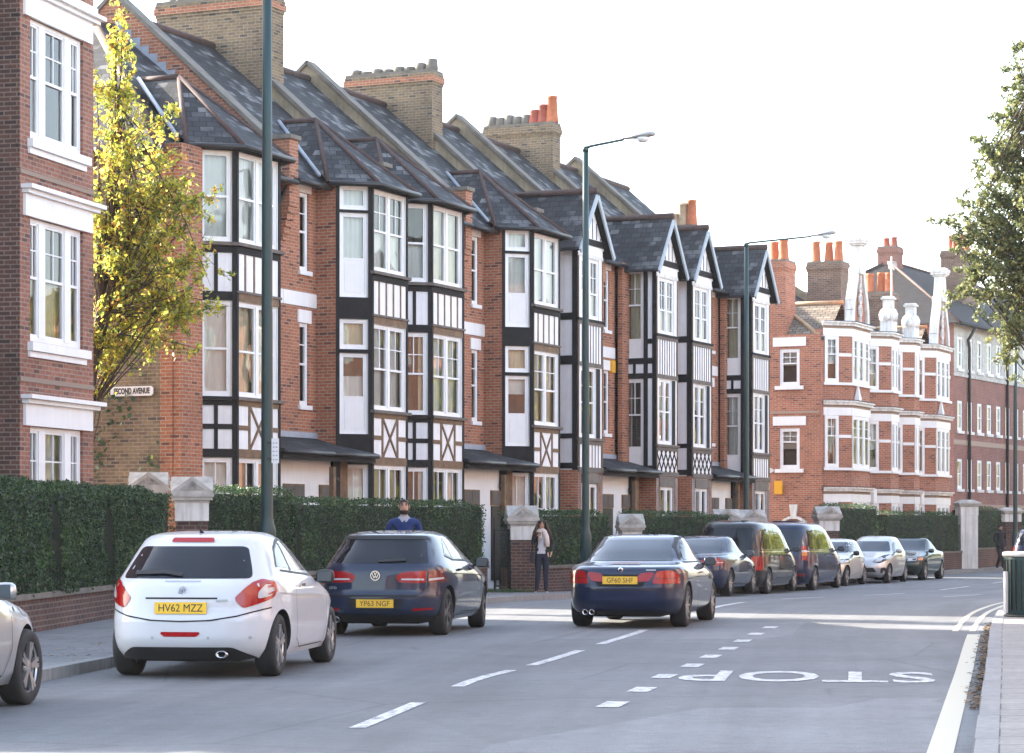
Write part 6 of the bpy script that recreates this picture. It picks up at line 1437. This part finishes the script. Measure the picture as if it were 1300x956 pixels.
# ---- dark saloon parked behind the vans' tail
WM = dict(WB, H=1.44, paint=M['p_night'], wr=.325, axles=(1.0, 3.76), mirror=(.93, 3.0, 1.0), rim='multi')
for k in 'rfwn': WM[k] = [(z * 1.04, v) for z, v in WB[k]]
bM = CarBody(WM)
det = [
 ('rear_window', [('p', 'R', sym([(.63, 1.03), (.60, 1.1), (.50, 1.32), (.46, 1.345)]), 'cg_blue', .07)]),
 ('side_window', [*both('S', [(1.30, 1.06), (1.6, 1.24), (1.95, 1.35), (2.0, 1.04)], 'cg', .05), *both('S', [(2.05, 1.04), (2.0, 1.36), (2.3, 1.38), (2.6, 1.29), (3.02, 1.04)], 'cg_clear', .04)]),
 ('tail_light', [*corner(.74, .08, 32, [(-.40, .76), (.12, .74), (.26, .80), (.10, .90), (-.02, 1.0), (-.16, .94), (-.34, .88)], 'red_lens', .04, .007)]),
 ('lamp_insert', [*corner(.74, .08, 32, [(-.36, .80), (.2, .80), (.2, .82), (-.35, .82)], 'white_lens', .006, .011)]),
 ('door_seam', [*sideline([(1.98, 1.0), (1.95, .7), (2.02, .3), (2.2, .26), (3.2, .26), (3.3, .5), (3.26, .98)]), *sideline([(1.2, .97), (1.3, .6), (1.5, .3), (2.0, .27)])]),
 ('bumper_trim', [('p', 'R', sym([(.7, .2), (.62, .27), (.3, .28)]), 'trim', .03, .006)]),
 ('windscreen', [('p', 'F', sym([(.70, 1.04), (.60, 1.25), (.52, 1.36)]), 'cg_clear', .06)]),
 ('door_handle', [('f', handle([(1.5, .86), (2.2, .86)]))]),
]
def at_wheel(px, Y, spec, hd, ax=0):   # rear reference point from where a right wheel stands in plan
    h = rad(hd); wx = px2w(px, Y); f = Vector((math.sin(h), math.cos(h))); r = Vector((math.cos(h), -math.sin(h)))
    p = Vector((wx, Y)) - f * spec['axles'][ax] - r * (spec['track'] + .06); return p.x, p.y
x, y = at_wheel(925, 58.6, WM, 17); cm_ = car('dark_saloon', 'dark blue saloon with pointed red tail lights, parked behind the black van', 'car', WM, x, y, 17, bM, det); number_plate(cm_, "LR58 OVC", .012, .62)

# ---- vans
WV = dict(H=1.92, paint=M['p_black'], wr=.335, tw=.22, track=.82, axles=(.95, 4.05), mirror=(1.05, 3.75, 1.15), rim='five', mir_mat='trim',
    r=[(.25, .15), (.35, .04), (.5, .0), (.9, .02), (1.05, .05), (1.3, .10), (1.6, .18), (1.75, .24), (1.83, .32), (1.88, .5), (1.92, 1.0)],
    f=[(.25, 4.75), (.4, 4.88), (.6, 4.88), (.8, 4.78), (.95, 4.5), (1.08, 4.2), (1.2, 4.02), (1.4, 3.78), (1.6, 3.52), (1.75, 3.25), (1.85, 2.9), (1.92, 2.2)],
    w=[(.25, .88), (.4, .94), (.7, .95), (1.0, .945), (1.1, .93), (1.3, .89), (1.6, .83), (1.78, .77), (1.86, .68), (1.92, .4)],
    n=[(0, 6), (1, 6), (1.4, 5.5), (1.92, 4)])
bV = CarBody(WV)
vdet = lambda gl, tl, zt: [
 ('rear_window', [('p', 'R', sym([(.76, 1.15), (.74, 1.3), (.66, 1.68), (.62, 1.72)]), gl, .06)]),
 ('side_window', [*both('S', [(.45, 1.18), (.55, 1.66), (1.75, 1.72), (1.80, 1.16)], 'cg', .06), *both('S', [(1.9, 1.16), (1.86, 1.72), (2.85, 1.72), (2.95, 1.15)], 'cg', .06), *both('S', [(3.02, 1.15), (2.95, 1.71), (3.15, 1.68), (3.75, 1.15)], 'cg_clear', .05)]),
 ('tail_light', tl),
 ('door_seam', [*sideline([(1.85, 1.75), (1.85, .4), (2.98, .4), (2.98, 1.75)]), *sideline([(2.98, .4), (3.62, .4), (3.85, .8), (3.85, 1.1)]), *sideline([(.3, 1.1), (3.8, 1.08)], .012, 'chrome')]),
 ('bumper_trim', [('p', 'R', sym([(.86, .28), (.85, .5), (.5, .52)]), 'trim', .03, .006)]),
 ('windscreen', [('p', 'F', sym([(.80, 1.2), (.72, 1.55), (.66, 1.7)]), 'cg_clear', .06)]),
 ('tailgate_seam', [('s', 'R', [(-.80, 1.75), (-.85, 1.0), (-.80, .55), (.80, .55), (.85, 1.0), (.80, 1.75)], .014, 'seam'), ('s', 'R', [(-.3, 1.0), (.3, 1.0)], .05, 'chrome')]),
 ('headlight', [*bothF([(.45, .75), (.86, .8), (.84, .98), (.5, .9)], 'white_lens', .03)]),
 ('door_handle', [('f', handle([(2.1, .98), (3.1, .98)], M['trim']))]),
]
x, y = at_wheel(974, 63.8, WV, 19); cv = car('black_van', 'black people carrier van with tinted glass, parked between the dark saloon and the blue van', 'van', WV, x, y, 19, bV,
  vdet('cg', [*corner(.88, .05, 30, [(-.22, .62), (.18, .62), (.18, .98), (-.18, .98)], 'red_lens', .04, .007)], 1))
number_plate(cv, "KX09 LHA", -.0, .86)
WV2 = dict(WV, H=1.95, paint=M['p_blue']); bV2 = CarBody(WV2)
d2 = vdet('cg_blue', [*corner(.90, .06, 38, [(-.10, .85), (.10, .85), (.10, 1.25), (-.08, 1.25)], 'red_lens', .03, .007)], 1)
d2.insert(3, ('lamp_insert', [*corner(.90, .06, 38, [(-.095, .98), (.10, .98), (.10, 1.08), (-.095, 1.08)], 'amber', .01, .011), *corner(.90, .06, 38, [(-.09, 1.08), (.10, 1.08), (.10, 1.13), (-.09, 1.13)], 'white_lens', .01, .011)]))
d2.append(('reflector', [*bothR([(.6, .42), (.8, .42), (.8, .46), (.6, .46)], 'red_lens', .01, .01)]))
x, y = at_wheel(1033, 68.6, WV2, 20); cv2 = car('blue_van', 'dark blue panel-sided van with tall striped tail light, ahead of the black van', 'van', WV2, x, y, 20, bV2, d2)

# ---- three cars parked nose towards us
WS = dict(H=1.42, paint=M['p_pale'], wr=.30, tw=.19, track=.70, axles=(.62, 3.05), mirror=(.88, 2.2, .98), rim='five', mir_mat='trim',
    r=[(z, v) for z, v in W208['r']], f=[(z, v - .2) for z, v in W208['f']], w=[(z, v * .95) for z, v in W208['w']], n=W208['n'])
WS['r'] = [(z * .97, v) for z, v in WS['r']]; WS['f'] = [(z * .97, v) for z, v in WS['f']]; WS['w'] = [(z * .97, v) for z, v in WS['w']]
bS = CarBody(WS)
def face(hl, grille, lower, glass='cg_blue'):
    return [
 ('windscreen', [('p', 'F', sym([(.68, 1.0), (.60, 1.18), (.52, 1.32)]), glass, .06)]),
 ('side_window', [*both('S', [(.95, 1.06), (1.15, 1.25), (1.42, 1.31), (1.46, 1.03)], 'cg', .04), *both('S', [(1.5, 1.03), (1.46, 1.315), (1.72, 1.31), (1.95, 1.25), (2.32, 1.0)], 'cg_clear', .04)]),
 ('headlight', hl), ('grille', grille), ('bumper_trim', lower),
 ('door_seam', [*sideline([(1.45, 1.0), (1.42, .4), (2.5, .3), (2.55, .95)])]), ('door_handle', [('f', handle([(1.6, .85)]))]),
 ('tax_disc', [('p', 'F', [(-.44, 1.06), (-.36, 1.06), (-.36, 1.12), (-.44, 1.12)], 'white', .02, .008)]),
 ('rear_window', [('p', 'R', sym([(.6, .99), (.5, 1.25)]), 'cg', .06)]), ('tail_light', [*corner(.76, .12, 38, [(-.1, .7), (.1, .7), (.1, .95), (-.1, .95)], 'red_lens', .03, .007)])]
def front_at(px, Y, spec, hd):          # flipped car: its left wheels face the road; px is its front road-side wheel
    h = rad(hd); f = Vector((math.sin(h), math.cos(h))); r = Vector((math.cos(h), -math.sin(h)))
    p = Vector((px2w(px, Y), Y)) + f * spec['axles'][1] - r * (spec['track'] + .05); return p.x, p.y
x, y = front_at(1074, 73.6, WS, 20.5); c1 = car('small_silver_car', 'small pale silver car facing us between the blue van and the rounded silver hatchback', 'car', WS, x, y, 20.5, bS,
  face([*bothF([(.42, .65), (.82, .69), (.78, .82), (.46, .78)], 'trim', .03, .006), *bothF([(.46, .67), (.60, .685), (.60, .765), (.48, .75)], 'white_lens', .03, .011), *bothF([(.64, .69), (.78, .71), (.75, .79), (.64, .775)], 'white_lens', .03, .011)], [('p', 'F', sym([(.36, .62), (.34, .70)]), 'trim', .02, .006)], [('p', 'F', sym([(.6, .3), (.58, .44)]), 'trim', .03, .006)]), flip=True)
WZ = dict(WS, H=1.49, paint=M['p_silver'], mirror=(.92, 2.25, 1.02), mir_mat=None)
for k in 'rfwn': WZ[k] = [(z * 1.05, v) for z, v in WS[k]]
bZ = CarBody(WZ)
x, y = front_at(1128, 77.2, WZ, 21); c2 = car('silver_hatchback', 'rounded silver hatchback facing us, parked between the small silver car and the green car', 'car', WZ, x, y, 21, bZ,
  face([*bothF([(.38, .67), (.60, .64), (.86, .80), (.82, .94), (.58, .88)], 'trim', .03, .006), *bothF([(.45, .70), (.58, .68), (.66, .76), (.60, .83), (.48, .77)], 'white_lens', .03, .011), *bothF([(.70, .77), (.81, .82), (.78, .88), (.68, .85)], 'white_lens', .02, .011)], [('p', 'F', sym([(.50, .36), (.42, .50)]), 'trim', .04, .006)], [*bothF([(.60, .32), (.76, .38), (.72, .52), (.62, .48)], 'trim', .03, .006)]), flip=True)
WN = dict(WB, H=1.41, paint=M['p_green'], axles=(.95, 3.55), wr=.31, mirror=(.90, 2.9, .98), mir_mat=None, rim='five')
WN['r'] = [(z * 1.02, v) for z, v in WB['r']]; WN['f'] = [(z * 1.02, v - .25) for z, v in WB['f']]; WN['w'] = [(z * 1.02, v * .97) for z, v in WB['w']]
bN = CarBody(WN)
x, y = front_at(1173, 81.6, WN, 22); c3 = car('dark_green_car', 'dark green saloon facing us at the far end of the parked row', 'car', WN, x, y, 22, bN, [
 ('windscreen', [('p', 'F', sym([(.68, 1.0), (.58, 1.2), (.52, 1.32)]), 'cg_blue', .06)]),
 ('side_window', [*both('S', [(1.4, 1.03), (1.62, 1.2), (1.9, 1.31), (1.98, 1.02)], 'cg', .04), *both('S', [(2.02, 1.02), (1.96, 1.32), (2.2, 1.32), (2.4, 1.24), (2.75, 1.01)], 'cg_clear', .04)]),
 ('headlight', [*bothF([(.36, .61), (.84, .64), (.82, .79), (.38, .77)], 'trim', .02, .006), *bothF([(.40, .64), (.68, .66), (.67, .755), (.41, .74)], 'white_lens', .02, .011), *bothF([(.70, .66), (.81, .67), (.80, .76), (.70, .755)], 'amber', .02, .011)]), 
 ('grille', [('p', 'F', sym([(.34, .64), (.32, .75)]), 'trim', .02, .006)]), ('bumper_trim', [('p', 'F', sym([(.6, .3), (.58, .42)]), 'trim', .03, .006)]),
 ('door_seam', [*sideline([(1.98, .97), (1.95, .7), (2.0, .3), (2.9, .3), (3.0, .95)])]), ('tax_disc', [('p', 'F', [(-.44, 1.06), (-.36, 1.06), (-.36, 1.12), (-.44, 1.12)], 'white', .02, .008)])], flip=True)
# ---- silver car at the left edge and the car slipping out of frame at right
WL = dict(W208, H=1.45, paint=M['p_silver'], wr=.32, axles=(.85, 3.45), mirror=(.93, 2.62, .98), mir_mat=None, track=.76)
WL['f'] = [(z, v + .22) for z, v in W208['f']]
bL_ = CarBody(WL)
x, y = at_wheel(33, 20.6, WL, 8, 1); c4 = car('silver_car', 'silver car at the left edge, only its front wing, wheel and mirror in view', 'car', WL, x, y, 8, bL_, [
 ('side_window', [*both('S', [(1.1, 1.08), (1.3, 1.27), (1.65, 1.33), (1.7, 1.05)], 'cg', .05), *both('S', [(1.75, 1.05), (1.7, 1.335), (2.0, 1.35), (2.25, 1.3), (2.68, 1.02)], 'cg_clear', .04)]),
 ('windscreen', [('p', 'F', sym([(.70, 1.03), (.60, 1.25), (.52, 1.36)]), 'cg_clear', .06)]),
 ('headlight', [*bothF([(.45, .68), (.84, .76), (.80, .84), (.5, .76)], 'white_lens', .03)]),
 ('door_seam', [*sideline([(1.7, 1.0), (1.68, .4), (2.8, .28), (2.98, .5), (2.95, .95)]), *sideline([(1.2, .55), (2.95, .55)], .03, 'lamp_grey')]), ('rear_window', [('p', 'R', sym([(.6, .99), (.5, 1.25)]), 'cg', .06)]),
 ('side_repeater', [*both('S', [(3.08, .80), (3.14, .80), (3.14, .84), (3.08, .84)], 'white_lens', .02, .008)])])
WV3 = dict(WV, H=1.75, paint=M['p_night'])
for k in 'rfwn': WV3[k] = [(z * .91, v) for z, v in WV[k]]
bV3 = CarBody(WV3)
c5 = car('dark_car', 'dark blue car cut by the right edge, one red tail light showing above the bin', 'car', WV3, px2w(1315, 84), 84, 24, bV3, vdet('cg', [*corner(.88, .05, 30, [(-.16, .78), (.10, .78), (.10, 1.1), (-.14, 1.1)], 'red_lens', .04, .007)], 1)[:7])

# ---------------------------------------------------------------- people
def grow(name, verts, edges, radii, sub=2, root=0):
    me = bpy.data.meshes.new(name); me.from_pydata(verts, edges, []); o = bpy.data.objects.new(name, me); COL.objects.link(o)
    o.modifiers.new('skin', 'SKIN'); lay = me.skin_vertices[0].data if me.skin_vertices else None
    for i, r in enumerate(radii): lay[i].radius = r if hasattr(r, '__len__') else (r, r)
    lay[root].use_root = True
    sb = o.modifiers.new('sub', 'SUBSURF'); sb.levels = sub; sb.render_levels = sub
    dg = bpy.context.evaluated_depsgraph_get(); out = bpy.data.meshes.new_from_object(o.evaluated_get(dg)); bpy.data.objects.remove(o)
    out.name = name; out.polygons.foreach_set("use_smooth", [True] * len(out.polygons)); return out
M['skin'] = simple('skin', (0.52, 0.31, 0.22), 0.55, var=.06); M['lips'] = simple('lips', (0.40, 0.12, 0.10), 0.5, var=0); M['hair_dark'] = simple('dark_brown_hair', (0.022, 0.014, 0.010), 0.55, var=.4, scale=20); M['hair_long'] = simple('brown_hair', (0.050, 0.027, 0.016), 0.5, var=.45, scale=25)
M['eye'] = simple('eye', (0.02, 0.016, 0.014), 0.3, var=0); M['navy_knit'] = simple('blue_jumper', (0.012, 0.032, 0.13), 0.85, var=.18, scale=12, bump=.3, bscale=60); M['shirt'] = simple('grey_white_shirt', (0.34, 0.34, 0.37), 0.8, var=.1)
M['denim'] = simple('dark_jeans', (0.012, 0.016, 0.032), 0.85, var=.3, scale=8); M['black_cloth'] = simple('black_cloth', (0.012, 0.012, 0.015), 0.8, var=.25, scale=8); M['tee'] = simple('pale_grey_top', (0.55, 0.54, 0.57), 0.85, var=.1, scale=10); M['scarf'] = simple('pale_pink_scarf', (0.66, 0.55, 0.50), 0.9, var=.14, scale=14, bump=.4, bscale=40); M['sole'] = simple('white_shoe_sole', (0.7, 0.7, 0.68), 0.7, var=.05)
def human(label, x, y, H, rz, pose, zones, hair, extra=None, group=None):
    root = thing('person', label, 'person', (x, y, gz(y) + .11), rz); k = H / 1.75; V = []; E = []; R = []
    def v(p, r, par=None):
        V.append(tuple(Vector(p) * k)); R.append((r[0] * k, r[1] * k) if hasattr(r, '__len__') else r * k)
        if par is not None: E.append((par, len(V) - 1))
        return len(V) - 1
    w = pose.get('build', 1.0)
    pel = v((0, 0, .93), (.155 * w, .105)); wa = v((0, 0, 1.10), (.138 * w, .095), pel); ch = v((0, .0, 1.28), (.165 * w, .11), wa); cs = v((0, .01, 1.40), (.14 * w, .09), ch); nk = v((0, .0, 1.49), .055, cs)
    hx, hy = pose.get('head', (0, 0)); h0 = v((hx * .4, -.01 + hy * .4, 1.555), (.062, .072), nk); h1 = v((hx, -.015 + hy, 1.64), (.074, .092), h0); v((hx, -.005 + hy, 1.715), (.062, .075), h1)
    hands = {}
    for s, nm in ((-1, 'l'), (1, 'r')):      # figure faces -y; s=-1 is picture-left when facing us
        sh = v((s * .185 * w, .01, 1.405), .062, cs); el, wr_ = pose['arm_' + nm]; e = v(el, .046, sh); m_ = v(Vector(el).lerp(Vector(wr_), .5), .040, e); wv = v(wr_, .029, m_); hands[nm] = (Vector(wr_), (Vector(wr_) - Vector(el)).normalized(), wv)
        d = hands[nm][1]; pl = Vector(wr_) + d * .055; pv = v(pl, (.034, .020), wv)
        up = pose.get('hand_' + nm, Vector((s, 0, 0))); side = d.cross(up).normalized()
        for q, L, c in ((-.026, .062, .25), (-.009, .075, .3), (.009, .070, .35), (.026, .055, .45)):
            a = pl + d * .025 + side * q; cur = up * (-c)
            f1 = v(a, .0105, pv); f2 = v(a + (d + cur * .4).normalized() * L * .55, .0095, f1); v(a + (d + cur * .4).normalized() * L * .55 + (d + cur * 1.4).normalized() * L * .5, .008, f2)
        t1 = v(pl - side * .030 - d * .02, .011, pv); v(pl - side * .052 + d * .022, .009, t1)
    for s, nm in ((-1, 'l'), (1, 'r')):
        kn, an, to = pose['leg_' + nm]; hp = v((s * .095 * w, 0, .88), .10, pel); m_ = v(Vector((s * .095, 0, .88)).lerp(Vector(kn), .5), .094, hp); kv = v(kn, .074, m_); c = v(Vector(kn).lerp(Vector(an), .35), .070, kv); a = v(an, .052, c); f = v(Vector(an) + (Vector(to) - Vector(an)) * .45 + Vector((0, 0, -.02)), (.042, .034), a); v(to, (.040, .024), f)
    me = grow('body', V, E, R, 2, pel); mats = []
    order = [z[0] for z in zones]
    for m in order:
        if M[m] not in mats: mats.append(M[m]); me.materials.append(M[m])
    wl_, wr2 = (hands['l'][0] * k), (hands['r'][0] * k)
    for p in me.polygons:
        c = p.center
        for m, fn in zones:
            if fn(c / k, (c - wl_).length / k, (c - wr2).length / k): p.material_index = mats.index(M[m]); break
    o = bpy.data.objects.new('body', me); COL.objects.link(o); o.parent = root
    # face
    hc = Vector((hx, -.015 + hy, 1.64)); f = MB()
    face_y = hc.y - .088
    T = Matrix.Diagonal((k, k, k, 1))
    nose = [(hc.x - .014, face_y + .01, hc.z - .022), (hc.x + .014, face_y + .01, hc.z - .022), (hc.x, face_y - .022, hc.z - .020), (hc.x, face_y + .006, hc.z + .028)]
    f.add(nose, [(0, 1, 2), (1, 3, 2), (3, 0, 2), (1, 0, 3)], M['skin'], T)
    fo = f.build('nose', root, uv=False)
    for s in (-1, 1):
        b = MB(); b.lathe([(.001, -.008), (.011, -.004), (.012, .0), (.001, .006)], M['eye'], 10, T @ Matrix.Translation((hc.x + s * .031, face_y + .014, hc.z + .022)) @ Matrix.Rotation(rad(90), 4, 'X')); b.build('eye', root, uv=False)
        b = MB(); b.bar((hc.x + s * .018, face_y + .010, hc.z + .042), (hc.x + s * .046, face_y + .022, hc.z + .044), .012, .007, M[hair], T); b.build('eyebrow', root, uv=False)
        b = MB(); b.lathe([(.006, -.01), (.022, -.006), (.024, .004), (.010, .008)], M['skin'], 10, T @ Matrix.Translation((hc.x + s * .078, hc.y + .012, hc.z + .0)) @ Matrix.Rotation(rad(90), 4, 'Y') @ Matrix.Diagonal((1.3, .8, 1, 1))); b.build('ear', root, uv=False)
    b = MB(); b.bar((hc.x - .022, face_y + .010, hc.z - .052), (hc.x + .022, face_y + .010, hc.z - .052), .012, .013, M['lips'], T); b.build('mouth', root, uv=False)
    return root, o, hc, k, T
def shell(o_me_bvh, center, fn, m, name, root, T, n=28, off=.012, zr=(-.14, .12)):
    pass
def cap(root, hc, T, m, low_back, low_front, rx, ry, rzt, name='hair', side_low=None):
    """close-fitting hair: part of an ellipsoid round the skull, open over the face"""
    b = MB(); nu, nv = 28, 14; vs = []; fs = []
    for i in range(nv + 1):
        for j in range(nu):
            a = 2 * math.pi * j / nu; back = (1 + math.sin(a)) / 2; low = low_front + (low_back - low_front) * (back ** .6); ph = low + (math.pi / 2 - low) * i / nv
            rr = 1 + .025 * math.sin(j * 5.3 + i * 2.1); vs.append((hc.x + rx * rr * math.cos(a) * math.cos(ph), hc.y + .006 + ry * rr * math.sin(a) * math.cos(ph), hc.z + .01 + rzt * rr * math.sin(ph)))
    for i in range(nv):
        for j in range(nu): fs.append((i * nu + j, i * nu + (j + 1) % nu, (i + 1) * nu + (j + 1) % nu, (i + 1) * nu + j))
    b.add(vs, fs, m, T, True); return b.build(name, root, uv=False)
TOP = lambda c, a, b: True
# man in the blue jumper, standing beyond the dark blue hatchback
pose = dict(arm_l=((-.27, .03, 1.14), (-.25, -.08, .90)), arm_r=((.27, .03, 1.14), (.25, -.08, .90)), leg_l=((-.10, -.02, .50), (-.11, .02, .09), (-.12, -.14, .035)), leg_r=((.10, .0, .50), (.11, .03, .09), (.12, -.13, .035)), build=1.08)
zones = [('skin', lambda c, a, b: min(a, b) < .0 or (c.z < 1.0 and c.z > .7 and min(a, b) < .16 and abs(c.x) > .2 and c.z < .9)), ('hair_dark', lambda c, a, b: c.z > 1.53 and c.z < 1.585 and c.y < .0), ('skin', lambda c, a, b: c.z > 1.505), ('shirt', lambda c, a, b: c.z > 1.452 and abs(c.x) < .085 or (c.y < 0 and c.z > 1.37 and abs(c.x) < (c.z - 1.37) * .55)), ('navy_knit', lambda c, a, b: c.z > .88 or abs(c.x) > .2), ('denim', lambda c, a, b: c.z > .09), ('black_cloth', TOP)]
mr, mo, hc, k, T = human('bearded man in a blue jumper over a pale shirt, standing behind the dark blue hatchback', px2w(513, 34.8 + 3.6), 38.4, 1.83, rad(4), pose, zones, 'hair_dark')
cap(mr, hc, T, M['hair_dark'], -.45, .8, .083, .100, .096)
cl_ = MB()
for s in (-1, 1): cl_.add([(s * .01, -.112, 1.405), (s * .055, -.07, 1.475), (s * .07, -.075, 1.45), (s * .035, -.118, 1.405)], [(0, 1, 2, 3)] if s > 0 else [(3, 2, 1, 0)], M['shirt'], T)
cl_.build('shirt_collar', mr, uv=False)
bd = MB(); vs = []; fs = []
for i in range(6):
    for j in range(9):
        a = -math.pi / 2 + (j - 4) / 4 * 1.15; z = hc.z - .125 + i * .013; rr = (.070 + .012 * min(1, i / 3)) * (1 if i else .7); vs.append((hc.x + rr * math.cos(a), hc.y - .002 + rr * 1.28 * math.sin(a), z))
for i in range(5):
    for j in range(8): fs.append((i * 9 + j, i * 9 + j + 1, (i + 1) * 9 + j + 1, (i + 1) * 9 + j))
bd.add(vs, fs, M['hair_dark'], T, True); bd.build('beard', mr, uv=False)
# woman with the scarf beside the pillar
pose = dict(arm_l=((-.22, -.02, 1.16), (-.10, -.20, 1.36)), arm_r=((.25, .02, 1.16), (.22, -.12, .98)), hand_l=Vector((0, 1, .3)), hand_r=Vector((1, 0, 0)), leg_l=((-.09, -.03, .50), (-.12, .02, .09), (-.17, -.13, .035)), leg_r=((.09, .0, .50), (.10, .04, .09), (.13, -.11, .035)), build=1.0, head=(-.005, 0))
zones = [('skin', lambda c, a, b: (a < .14 and c.z > 1.36 and c.y < -.15) or (b < .16 and c.z < .985 and c.x > .12)), ('skin', lambda c, a, b: c.z > 1.50), ('tee', lambda c, a, b: c.z > .93 and abs(c.x + .01) < .085 and c.y < 0 and c.z < 1.5), ('black_cloth', lambda c, a, b: c.z > .93), ('denim', lambda c, a, b: c.z > .12 or abs(c.x) > .22), ('black_cloth', lambda c, a, b: c.z > .035), ('sole', TOP)]
wr_root, wo2, hc, k, T = human('young woman with long brown hair and pale scarf standing beside the brick gate pillar', px2w(688, 55.9), 55.9, 1.68, rad(2), pose, zones, 'hair_long')
cap(wr_root, hc, T, M['hair_long'], -.9, .62, .090, .105, .102)
hb = MB()
for s in (-1, 1):
    for q in range(5):
        a0 = Vector((hc.x + s * (.07 + .006 * q), hc.y + .01 - .02 * q, hc.z + .05)); hb.tube([a0, a0 + Vector((s * .03, .0, -.12)), a0 + Vector((s * (.055 + .012 * q), -.05 + .015 * q, -.26)), a0 + Vector((s * (.06 + .01 * q), -.07 + .02 * q, -.40 - .02 * q))], [.02, .034, .030, .008], M['hair_long'], 7, X=T)
hb.build('long_hair', wr_root, uv=False)
sg_ = MB(); sg_.tube([Vector((hc.x + .085 * math.cos(a), hc.y + .02 + .10 * math.sin(a), hc.z + .075)) for a in [math.pi * (1 + i / 8) for i in range(9)]], .012, M['eye'], 6, X=T); 
for s in (-1, 1): sg_.box(hc.x + s * .035 - .026, hc.x + s * .035 + .026, hc.y - .098, hc.y - .082, hc.z + .062, hc.z + .092, M['eye'], T)
sg_.build('sunglasses', wr_root, uv=False)
sc_ = MB(); sc_.tube([Vector((.105 * math.cos(a), .0 + .10 * math.sin(a), 1.475 + .015 * math.sin(3 * a))) for a in [2 * math.pi * i / 20 for i in range(21)]], [.048 + .008 * math.sin(i * 1.7) for i in range(21)], M['scarf'], 9, X=T)
sc_.tube([(.06, -.11, 1.46), (.10, -.135, 1.34), (.115, -.13, 1.2), (.12, -.125, 1.10)], [.05, .062, .066, .055], M['scarf'], 9, X=T); sc_.tube([(-.05, -.11, 1.45), (-.06, -.14, 1.36), (-.07, -.135, 1.26)], [.045, .05, .035], M['scarf'], 9, X=T); sc_.build('scarf', wr_root, uv=False)
hbag = thing('handbag', 'dark shoulder bag hanging at the standing woman\'s hip', 'bag', (px2w(688, 55.9), 55.9, gz(55.9) + .11), rad(2)); b = MB(); b.frustum(-.235, -.0, .70, .92, .045, .13, .035, .10, M['black_cloth']); b.build('bag_body', hbag, uv=False)
b = MB(); b.tube([(-.235, -.08, .92), (-.21, -.10, 1.15), (-.10, -.13, 1.38), (.0, -.02, 1.46)], .011, M['black_cloth'], 6); b.build('strap', hbag, uv=False)
# man in black walking far off
pose = dict(arm_l=((-.25, .04, 1.16), (-.20, -.10, .98)), arm_r=((.25, .04, 1.16), (.20, -.10, .98)), leg_l=((-.08, -.12, .50), (-.10, .10, .10), (-.13, -.03, .04)), leg_r=((.09, .02, .50), (.12, .03, .09), (.16, -.11, .035)), build=1.12)
zones = [('skin', lambda c, a, b: c.z > 1.54 and c.z < 1.67 and c.y < .02), ('black_cloth', lambda c, a, b: c.z > .04), ('sole', TOP)]
mb_, _, hc, k, T = human('man dressed all in black walking past the far brick garden wall', px2w(1270, 97), 97, 1.78, rad(20), pose, zones, 'hair_dark')
cap(mb_, hc, T, M['black_cloth'], -.9, .5, .095, .11, .11, 'cap')
